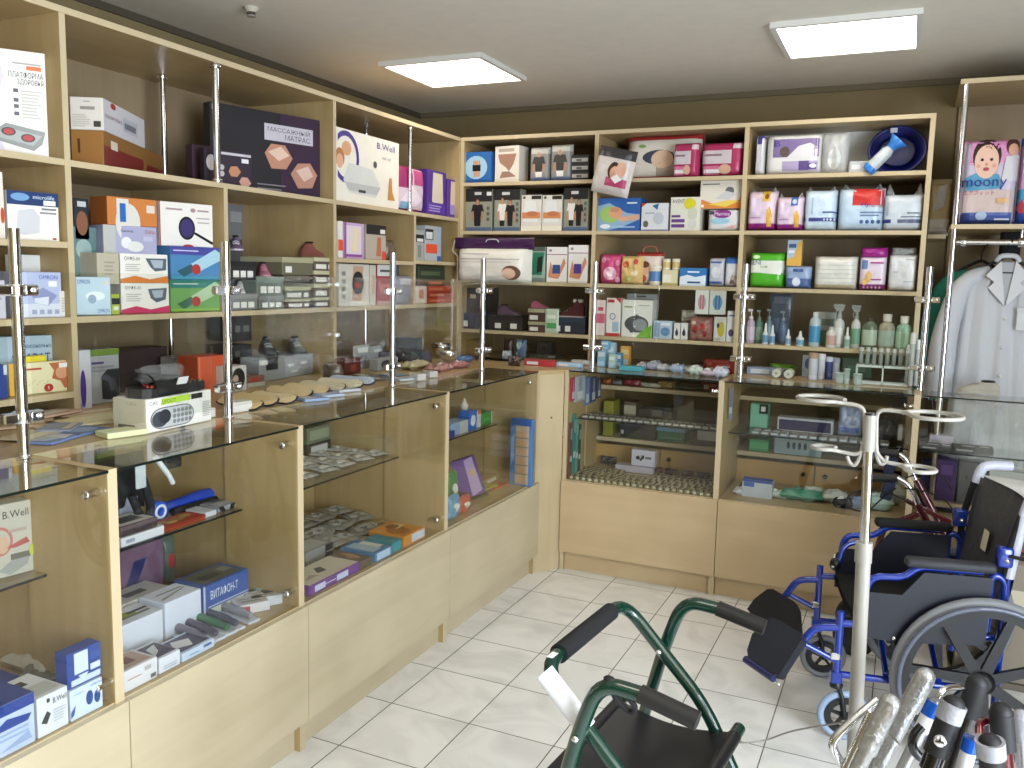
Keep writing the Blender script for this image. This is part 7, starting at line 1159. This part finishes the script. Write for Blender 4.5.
item('product_box', 'white upright box with a pink ring and a drawing, on the glass shelf at left', 'box', (-30, 505, 33, 577), (0, -1.90), .7585, .05, 'a9a498', [T(.52, .80, .95, .90, 'B.Well', '3c3430'), ring(.45, .5, .22, .2, .2, 'a8665c'), P([(.4, .1), (.8, .3), (.95, .25), (.9, .12), (.6, .02)], '8a8c88'), R(.62, .22, .95, .3, '5c564c'), E(.5, .45, .1, .12, 'b89880'), R(.6, .6, .9, .64, 'a08c84'), P([(.55, .4), (.9, .5), (.95, .42), (.7, .38)], '9c4c44'), E(.98, .3, .05, .08, 'a8ac3c')], phi=10)
# second counter: hanging straps, shelf and floor goods
t = thing('hanging_straps', 'black straps and white plastic buckles hung at the left of the second counter', 'straps', (-1.93, hit(134, 486, 0, -1.93).y, .87)); q_ = pack_mb(.16, .05, .17, fabric('1c1d20'), (), wr=.03, seed=7).build('black_cloth', t, (-.06, .03, -.07), PI / 2); mb = MB(); mb.tube([(0, 0, .12), (.01, .03, .02), (0, .06, -.06), (.01, .02, -.09), (0, -.01, .0)], .012, fabric('17171a'), 8, .03); mb.build('strap', t); MB().tube([(.03, .05, .10), (.025, .10, .04), (.02, .12, .01)], .008, paint('d4d8dc', .3), 8, .02).build('buckle', t); MB().box((.015, .085, .055), (.03, .15, .10), BLK, .004).build('clip', t); MB().box((.02, -.015, .02), (.028, .02, .09), paint('b8c0c4', .4), .003).build('tag_card', t)
SH = .7585
item('product_box', 'black and white flat case with a window, on the white flat box at left', 'case', (120, 518, 158, 536), (0, -1.86), SH + .03, .10, '3a2c30', [R(0, .6, 1, 1, '5c4c50')], rect_h=.028, top=[R(.05, .05, .95, .95, 'c0bcb8'), R(.2, .25, .8, .75, '4a4644')]); LAST['o'].location.z = SH + .026
item('product_box', 'white flat box under the windowed case on the glass shelf', 'box', (121, 530, 165, 546), (0, -1.855), SH, .11, 'c9cad0', [R(.1, .3, .3, .7, '8a90a4')], rect_h=.025); 
item('product_box', 'pale lilac box standing behind the windowed case', 'box', (120, 505, 139, 520), (0, -1.99), SH, .06, 'b4bcd4', [], rect_h=.085)
item('product_box', 'red open box of gold bracelets on the glass shelf', 'box', (152, 515, 206, 527), (0, -1.865), SH, .07, 'a03c24', [R(0, .5, 1, 1, '7a2a18')], rect_h=.014, top=[E(.3, .6, .16, .25, 'a8863c'), E(.6, .5, .14, .25, '9c7430'), E(.8, .6, .1, .2, 'b8944c'), E(.45, .3, .1, .15, 'd0b060')])
item('product_box', 'white flat box at the end of the red bracelet box', 'box', (205, 510, 217, 518), (0, -1.87), SH, .08, 'c0c4cc', [], rect_h=.016); item('product_box', 'black striped flat box at the end of the glass shelf', 'box', (218, 498, 243, 514), (0, -1.88), SH, .09, '8c8e94', [P([(.1, 0), (.3, 0), (.2, 1), (.0, 1)], '1c1c20'), P([(.45, 0), (.6, 0), (.7, 1), (.5, 1)], '1c1c20'), P([(.8, 0), (.95, 0), (.9, 1), (.75, 1)], '1c1c20')], rect_h=.016, top=[R(.1, .1, .9, .5, 'a8aab0'), R(.3, .6, .7, .9, '4a4c54')])
t = thing('tape_roll', 'blue and white wrist strap roll on the glass shelf', 'roll', (-1.97, hit(157, 500, 0, -1.97).y, SH)); MB().lathe([(.012, -.015), (.03, -.015), (.03, .015), (.012, .015), (.012, -.015)], paint('2c54b4', .35), 24, Matrix.Translation((0, 0, .03)) @ Matrix.Rotation(PI / 2, 4, 'Y')).build('ring', t); MB().lathe([(.014, -.016), (.022, -.016), (.022, .016), (.014, .016), (.014, -.016)], paint('d4dce8', .35), 24, Matrix.Translation((0, 0, .03)) @ Matrix.Rotation(PI / 2, 4, 'Y')).build('inner_ring', t)
t = thing('hair_clipper', 'blue and black clippers lying on the glass shelf behind the bracelet box', 'clipper', (-2.00, hit(190, 500, 0, -2.0).y, SH)); MB().tube([(0, -.10, .02), (0, .02, .026), (.01, .10, .024)], [.018, .022], paint('1f3fa8', .3), 14, .02).build('body', t); MB().tube([(.03, -.10, .012), (.035, .08, .012)], .012, BLK, 10).build('handle', t); MB().lathe([(.01, -.01), (.026, -.01), (.026, .01), (.01, .01), (.01, -.01)], paint('2448b8', .3), 20, Matrix.Translation((.01, .125, .027)) @ Matrix.Rotation(PI / 2, 4, 'Y')).build('eyelet', t)
item('product_box', 'large purple box with a dark blue shape standing behind the left boxes', 'box', (121, 545, 164, 606), (0, -2.02), ZL, .08, '6d5068', [P([(.0, .3), (.3, .8), (.6, .8), (.25, .3)], '23285c'), R(0, 0, 1, .4, '70405c')], phi=0)
item('product_box', 'tall grey green packet right of the large purple box', 'packet', (150, 540, 164, 596), (0, -2.10), ZL, .05, wrap('5c6a60', .3), [E(.5, .5, .3, .15, '9c2c30')], kind='pack'); LAST['o'].location.y += .06
q9 = [('white deep box with yellow headphones art, left of its neighbour', (120, 618, 164, 662), -1.79, .10, 'd0d4e0', [], [E(.4, .5, .25, .2, '8c9a2c'), R(.2, .3, .9, .4, '6a6a5c'), R(.5, .5, .95, .62, '2c2c28')]),
      ('plain white deep box with crossed lines on its top, second in the row', (165, 596, 202, 643), -1.80, .10, 'd3d8e8', [], [P([(.1, .2), (.9, .5), (.9, .55), (.1, .3)], '8a8a80'), R(.2, .6, .9, .66, '6a6a60')]),
      ('long blue and white box with large Cyrillic lettering on its edge', (203, 578, 249, 616), -1.80, .12, '35549c', [T(.15, .55, .75, .82, 'ВИТАФОН-Т', 'e8ecf4'), R(.1, .1, .98, .3, 'c8c8b4'), R(.1, .34, .98, .38, 'a8b4d0'), R(0, 0, .04, 1, 'b4bcd4')], [R(.1, .1, .9, .9, '55584c'), R(.2, .3, .6, .6, '2c302c'), R(.7, .4, .9, .7, '8a8c7c')])]
for lab, rc, X, d, c, art, tp in q9: item('product_box', lab, 'box', rc, (0, X), ZL, d, c, art, top=tp)
item('product_box', 'white lidded flat box lying on the left deep box', 'box', (119, 590, 172, 612), (0, -1.90), ZL + .001, .10, 'b8b4b0', [R(.5, .5, .98, .95, 'd8dae4')], rect_h=.024, top=[R(.3, .3, .7, .6, '3c3838')]); LAST['o'].location.z = LAST['o'].location.z
LAST['o'].location = (-1.905, LAST['o'].location.y, ZL + .0005 + .075)
item('carton', 'orange brown carton at the back right of the flat lidded box', 'carton', (158, 584, 190, 606), (0, -2.08), ZL, .10, '8c6420', [])
for i, (lab, rc, X, d, c, art, tp, hh) in enumerate([('white and pink box with a barcode nearest the counter side', (124, 664, 158, 690), -1.652, .09, 'd8d6dc', [R(.78, .1, .95, .3, '5c5c60'), R(.1, .5, .5, .55, 'b08078'), R(.6, .6, .8, .8, 'b0a8ac')], [R(.1, .1, .9, .9, 'b89c90'), R(.3, .3, .6, .7, '7a4a40')], None),
        ('white box with a plum panel on its top, second along the glass', (159, 654, 181, 680), -1.655, .10, 'd6d8e4', [R(.2, .2, .8, .25, '9098b0'), R(.2, .35, .8, .4, '9098b0')], [R(.05, .1, .95, .9, '3a2c48'), P([(.1, .2), (.5, .4), (.8, .8), (.3, .7)], 'c8c8cc')], None),
        ('white and blue box with a navy top, third along the glass', (182, 646, 215, 672), -1.655, .10, 'c0d0e8', [R(.65, .5, .9, .8, '3c5a94'), R(.2, .4, .5, .5, '6a84b4')], [R(.05, .1, .95, .9, '342c54'), P([(.1, .4), (.5, .2), (.7, .6), (.3, .8)], 'd0d0d4')], None)]):
    item('product_box', lab, 'box', rc, (0, X), ZL, d, c, art, top=tp)
lab5 = ['grey trimmer blister next to the navy topped box', 'plum trimmer blister second in the row', 'green capped trimmer blister', 'dark trimmer blister with a white stripe', 'silver trimmer blister, last of the trimmers']
for i, (u, v, c) in enumerate([(211, 645, '6c6878'), (222, 640, '4a4458'), (232, 634, '3a6a4c'), (243, 630, '4a4a5c'), (256, 622, '8a8a94')]):
    p = hit(u, v, 2, ZL); t = thing('trimmer', lab5[i], 'trimmer', (-1.735, p.y, ZL), -.12, 'trimmers in blisters along the glass of the second counter')
    MB().box((-.07, -.022, 0), (.07, .022, .008), paint('c4c8d4', .3), .002).build('blister_card', t); MB().tube([(-.06, 0, .022), (.02, 0, .023), (.055, 0, .02)], [.013, .009], paint(c, .3), 12, .01).build('body', t); MB().lathe([(.011, 0), (.013, .006), (.010, .018)], paint('3fa060' if i == 2 else 'b8b8c0', .3), 12, Matrix.Translation((-.078, 0, .022)) @ Matrix.Rotation(PI / 2, 4, 'Y')).build('cap', t)
for i, (u, v, c, lab, h) in enumerate([(266, 616, 'd0ccd0', 'white box with a red square, before the last trimmer', .03), (273, 608, 'c4c8d0', 'pale grey box with lines on its top, right of the red square box', .03), (280, 602, '9cb8d4', 'light blue flat box nearest the right counter side', .03), (262, 604, 'b4b4ac', 'cream flat packet behind the pale grey box', .02)]):
    p = hit(u, v, 2, ZL); o = box_mb(.10, .07, h, c, [R(.1, .2, .4, .8, 'a83c4c' if i == 0 else '90a0b8')], top=[R(.1, .1, .9, .9, 'c0bcb4'), R(.2, .3, .8, .4, '7c7870'), R(.2, .6, .6, .7, '8c8880')], right=[R(.1, .2, .9, .8, 'd8dce4')]).build('flat_box', None, (min(p.x, -1.72), p.y - .0, ZL), PI / 2 - .55); tag(o, lab, 'box'); 
# third counter
random.seed(21); SG = 'flat silver sachets on the glass shelf of the third counter'; proto = None
for r_ in range(3):
    for k in range(8):
        if proto is None: mb = pack_mb(.085, .014, .10, wrap('bdbdba', .2), [R(.2, .3, .8, .7, 'd8d6d0')], wr=.008); proto = mb.build('silver_sachet'); o = proto
        else: o = proto.copy(); COL.objects.link(o)
        o.location = (-1.905 - .085 * r_, 2.12 + .112 * k, SH + .015 + .002 * r_); o.rotation_euler = (-PI / 2, random.uniform(-.03, .03), PI / 2 + random.uniform(-.5, .5)); tag(o, 'flat silver sachet spread out on the glass shelf of the third counter', 'sachet', SG)
item('shoe_box', 'dark framed box with a white label seen at the left of the third counter', 'box', (307, 437, 331, 449), (0, -2.14), .78, .1, '3c3834', [R(.15, .2, .85, .8, 'b8b8b4')]); LAST['o'].location.z = SH; item('shoe_box', 'greenish topped box on the dark framed box in the third counter', 'box', (307, 426, 331, 436), (0, -2.14), LAST['top'] - .78 + SH + .001 if False else SH + LAST['h'] + .001, .1, '6a7058', [R(.1, .2, .9, .8, '8c9478')])
SG2 = 'grey sachets heaped on the floor of the third counter'; proto = None
for r_ in range(3):
    for k in range(8):
        if proto is None: mb = pack_mb(.11, .016, .12, wrap('8f8d86', .25), [R(.15, .25, .85, .75, 'a8a69e'), R(.3, .4, .6, .5, '6a6c70')], wr=.01); proto = mb.build('grey_sachet'); o = proto
        else: o = proto.copy(); COL.objects.link(o)
        if r_ == 0 and k < 5: o.location = (-1.84, 2.13 + .10 * k, ZL + .030)
        else: o.location = (-1.85 - .10 * r_, 2.13 + .102 * k, ZL + .018 + .014 * r_)
        o.rotation_euler = (-PI / 2, random.uniform(-.08, .08), PI / 2 + random.uniform(-.6, .6)); tag(o, 'grey printed sachet in the heap on the floor of the third counter', 'sachet', SG2)
def frt(label, u0, v0, u1, v1, d, h, col, art, tp, name='flat_box', cat='box', X=-1.655, rz=0):
    a = hit(u0, v1, 2, ZL); b = hit(u1, v1, 2, ZL); return item(name, label, cat, (u0, v0, u1, v1), (0, X), ZL, d, col, art, rect_h=h, top=tp)
frt('white box with a purple edge and a horse like drawing on its lid', 309, 562, 360, 585, .13, .034, '6a2c84', [R(.1, .2, .3, .8, 'c4cce8'), R(.52, .2, .75, .8, 'c4cce8'), R(.3, .45, .5, .55, 'c4cce8')], [R(.02, .02, .98, .98, 'cfc4b0'), P([(.4, .4), (.5, .7), (.6, .65), (.55, .35)], '3c342c'), P([(.1, .3), (.3, .5), (.35, .3)], 'a89480')])
frt('brown photo packet right of the purple edged box', 361, 555, 372, 574, .14, .03, '5c4a3c', [], [E(.5, .5, .3, .3, 'a87c58'), E(.3, .7, .2, .15, '6a4a34')])
frt('blue flat box with a pale label, right of the brown photo packet', 375, 546, 392, 561, .15, .034, '3c74a4', [R(.1, .1, .9, .9, 'b0ccea')], [R(.1, .1, .6, .9, '9cb4c4'), R(.6, .2, .9, .8, 'd0d0c4')]); frt('teal flat box next to the blue flat box', 392.5, 540, 402, 552, .12, .04, '1f7c88', [R(.1, .2, .9, .8, '2c8c98')], [R(0, 0, 1, 1, '2a8490')])
frt('orange flat box with a white label and a brown print', 404, 529, 425, 546, .16, .042, 'd08a34', [R(.35, .15, .98, .9, 'c8ccd8')], [E(.4, .4, .3, .3, 'a8602c'), R(.5, .5, .9, .8, 'd9c078'), E(.6, .7, .2, .15, '7c4420')])
o = item('flat_box', 'white and black box at the left behind the purple edged box', 'box', (306, 560, 333, 575), (0, -1.84), ZL, .10, '8c8c88', [R(.7, 0, 1, 1, '1c1c1c')], rect_h=.05, top=[R(.1, .1, .9, .9, 'b4b4ae')])
item('foot_pouch', 'dark glossy sole in clear film at the right end of the third counter', 'pouch', (409, 517, 440, 533), (0, -1.80), ZL, .05, wrap('2c3430', .12), [R(.5, .5, .95, .9, 'a8aaa4')], kind='pack', wr=.01)
# fourth counter
item('product_box', 'pale blue and grey box with a print on the glass shelf, fourth counter', 'box', (451, 421, 468, 434), (0, -1.87), SH, .08, '8ca4c4', [R(.5, 0, 1, 1, 'b8b8b4')], rect_h=.06)
t = thing('baby_bottle', 'clear baby bottle with a pale teat on the glass shelf, fourth counter', 'bottle', (-1.93, hit(464, 420, 0, -1.93).y, SH)); MB().lathe([(.018, 0), (.02, .01), (.02, .085), (.016, .10)], clearfilm('d0d8dc', .6), 14).build('body', t); MB().lathe([(.019, .10), (.019, .12), (.012, .125), (.007, .14), (.003, .15)], paint('d0c8b8', .4), 14).build('teat', t)
item('product_box', 'blue rounded bottle box right of the baby bottle', 'box', (469, 411, 477, 430), (0, -1.87), SH, .06, '2c60b4', [E(.5, .5, .3, .3, 'd0dce8')]); item('product_box', 'white and orange box beside the blue rounded one', 'box', (477, 411, 481, 427), (0, -1.88), SH, .06, 'd0ccd0', [R(.2, .8, 1, 1, 'd0642c')]); item('product_box', 'green box with a white end on the glass shelf, fourth counter', 'box', (482, 412, 494, 424), (0, -1.88), SH, .07, '3f8a3c', [R(.75, 0, 1, 1, 'b8c0c8'), R(.1, .3, .6, .6, '5aa44c')])
item('product_box', 'dark blue roll end box at the left of the fourth counter shelf', 'box', (450, 431, 457, 437), (0, -1.86), SH - 0, .05, '2a3c84', [], rect_h=.03); LAST['o'].location.y -= .02
item('toe_packet', 'blue card of six tan toe separators standing in the fourth counter', 'blister card', (510, 419, 532, 479), (1, 3.78), ZL, .03, '4a7ab0', [R(.25, .02, .85, .90, 'b8a07c')] + [E(.55, .10 + .135 * k, .24, .05, 'c89c6c') for k in range(6)] + [R(.2, .17 + .135 * k, .9, .185 + .135 * k, '8c7450') for k in range(5)] + [P([(.05, .3), (.18, .4), (.2, .8), (.05, .7)], '7ca4cc'), R(.05, .9, .95, 1, '2c5494')])
o = item('product_box', 'lilac and plum gift box tilted on the fourth counter floor', 'box', (463, 462, 484, 487), (1, 3.42), ZL, .06, '6a4a94', [P([(.5, 0), (1, .1), (1, 1), (.6, .95)], 'b8a0cc'), E(.8, .6, .12, .1, 'c8a878')]); o.rotation_euler = (0, -.35, .3); o.location.z += .018
item('product_box', 'maroon box lying under the lilac gift box', 'box', (459, 480, 480, 493), (0, -1.76), ZL, .06, '5c3430', [], rect_h=.035); item('product_box', 'tan roll box right of the lilac gift box', 'box', (484, 472, 499, 482), (0, -1.82), ZL, .06, '9c8450', [R(.2, .2, .8, .8, 'd0c8b0')], rect_h=.028)
for i, (u, v, c, lab, zz) in enumerate([(478, 497, '4a4c2c', 'dark green leaflet at the glass, fourth counter', 0), (484, 490, 'a8a43c', 'yellow green leaflet, fourth counter', .009), (500, 487, 'b85c34', 'orange red leaflet at the glass, fourth counter', 0)]):
    p = hit(u, v, 2, ZL); o = box_mb(.13, .07, .008, c, top=[R(.1, .1, .9, .5, c), R(.2, .6, .8, .8, 'b8a86c')]).build('leaflet', None, (-1.735 - .02 * i * (i < 2), p.y, ZL + zz), PI / 2 - .12); tag(o, lab, 'leaflet')
for i, (u0, v0, u1, v1, c, lab) in enumerate([(450, 472, 460, 498, '2f7a3c', 'green round toy packet behind the divider, fourth counter'), (451, 496, 462, 522, '5c94b8', 'blue white packet at the divider, fourth counter'), (461, 497, 473, 514, 'b8503c', 'coral red packet next to the blue white packet')]):
    item('soft_packet', lab, 'packet', (u0, v0, u1, v1), (0, [-1.74, -1.665, -1.67][i]), ZL, .05, wrap(c, .3), [E(.5, .5, .2, .2, 'c8ccc0')], kind='pack', wr=.015)
# ================================================================== LIGHT
sc = bpy.context.scene
w = bpy.data.worlds.new('sky'); sc.world = w; w.use_nodes = True; bg = w.node_tree.nodes['Background']; bg.inputs[0].default_value = (.78, .88, 1, 1); bg.inputs[1].default_value = 2.0
def area(name, loc, rot, sx, sy, e, col):
    l = bpy.data.lights.new(name, 'AREA'); l.shape = 'RECTANGLE'; l.size = sx; l.size_y = sy; l.energy = e; l.color = col
    o = bpy.data.objects.new(name, l); COL.objects.link(o); o.location = loc; o.rotation_euler = rot; return o
area('window_daylight', (XR - .01, (WY0 + WY1) / 2, 1.35), (0, PI / 2, 0), 1.9, 2.7, 270, (.80, .90, 1))
sc.view_settings.view_transform = 'Standard'; sc.view_settings.look = 'None'; sc.view_settings.gamma = 1; sc.view_settings.exposure = 0.0
try: sc.view_settings.use_curve_mapping = False
except Exception: pass
sc.cycles.max_bounces = 6; sc.cycles.transparent_max_bounces = 24; sc.cycles.diffuse_bounces = 3; sc.cycles.glossy_bounces = 4
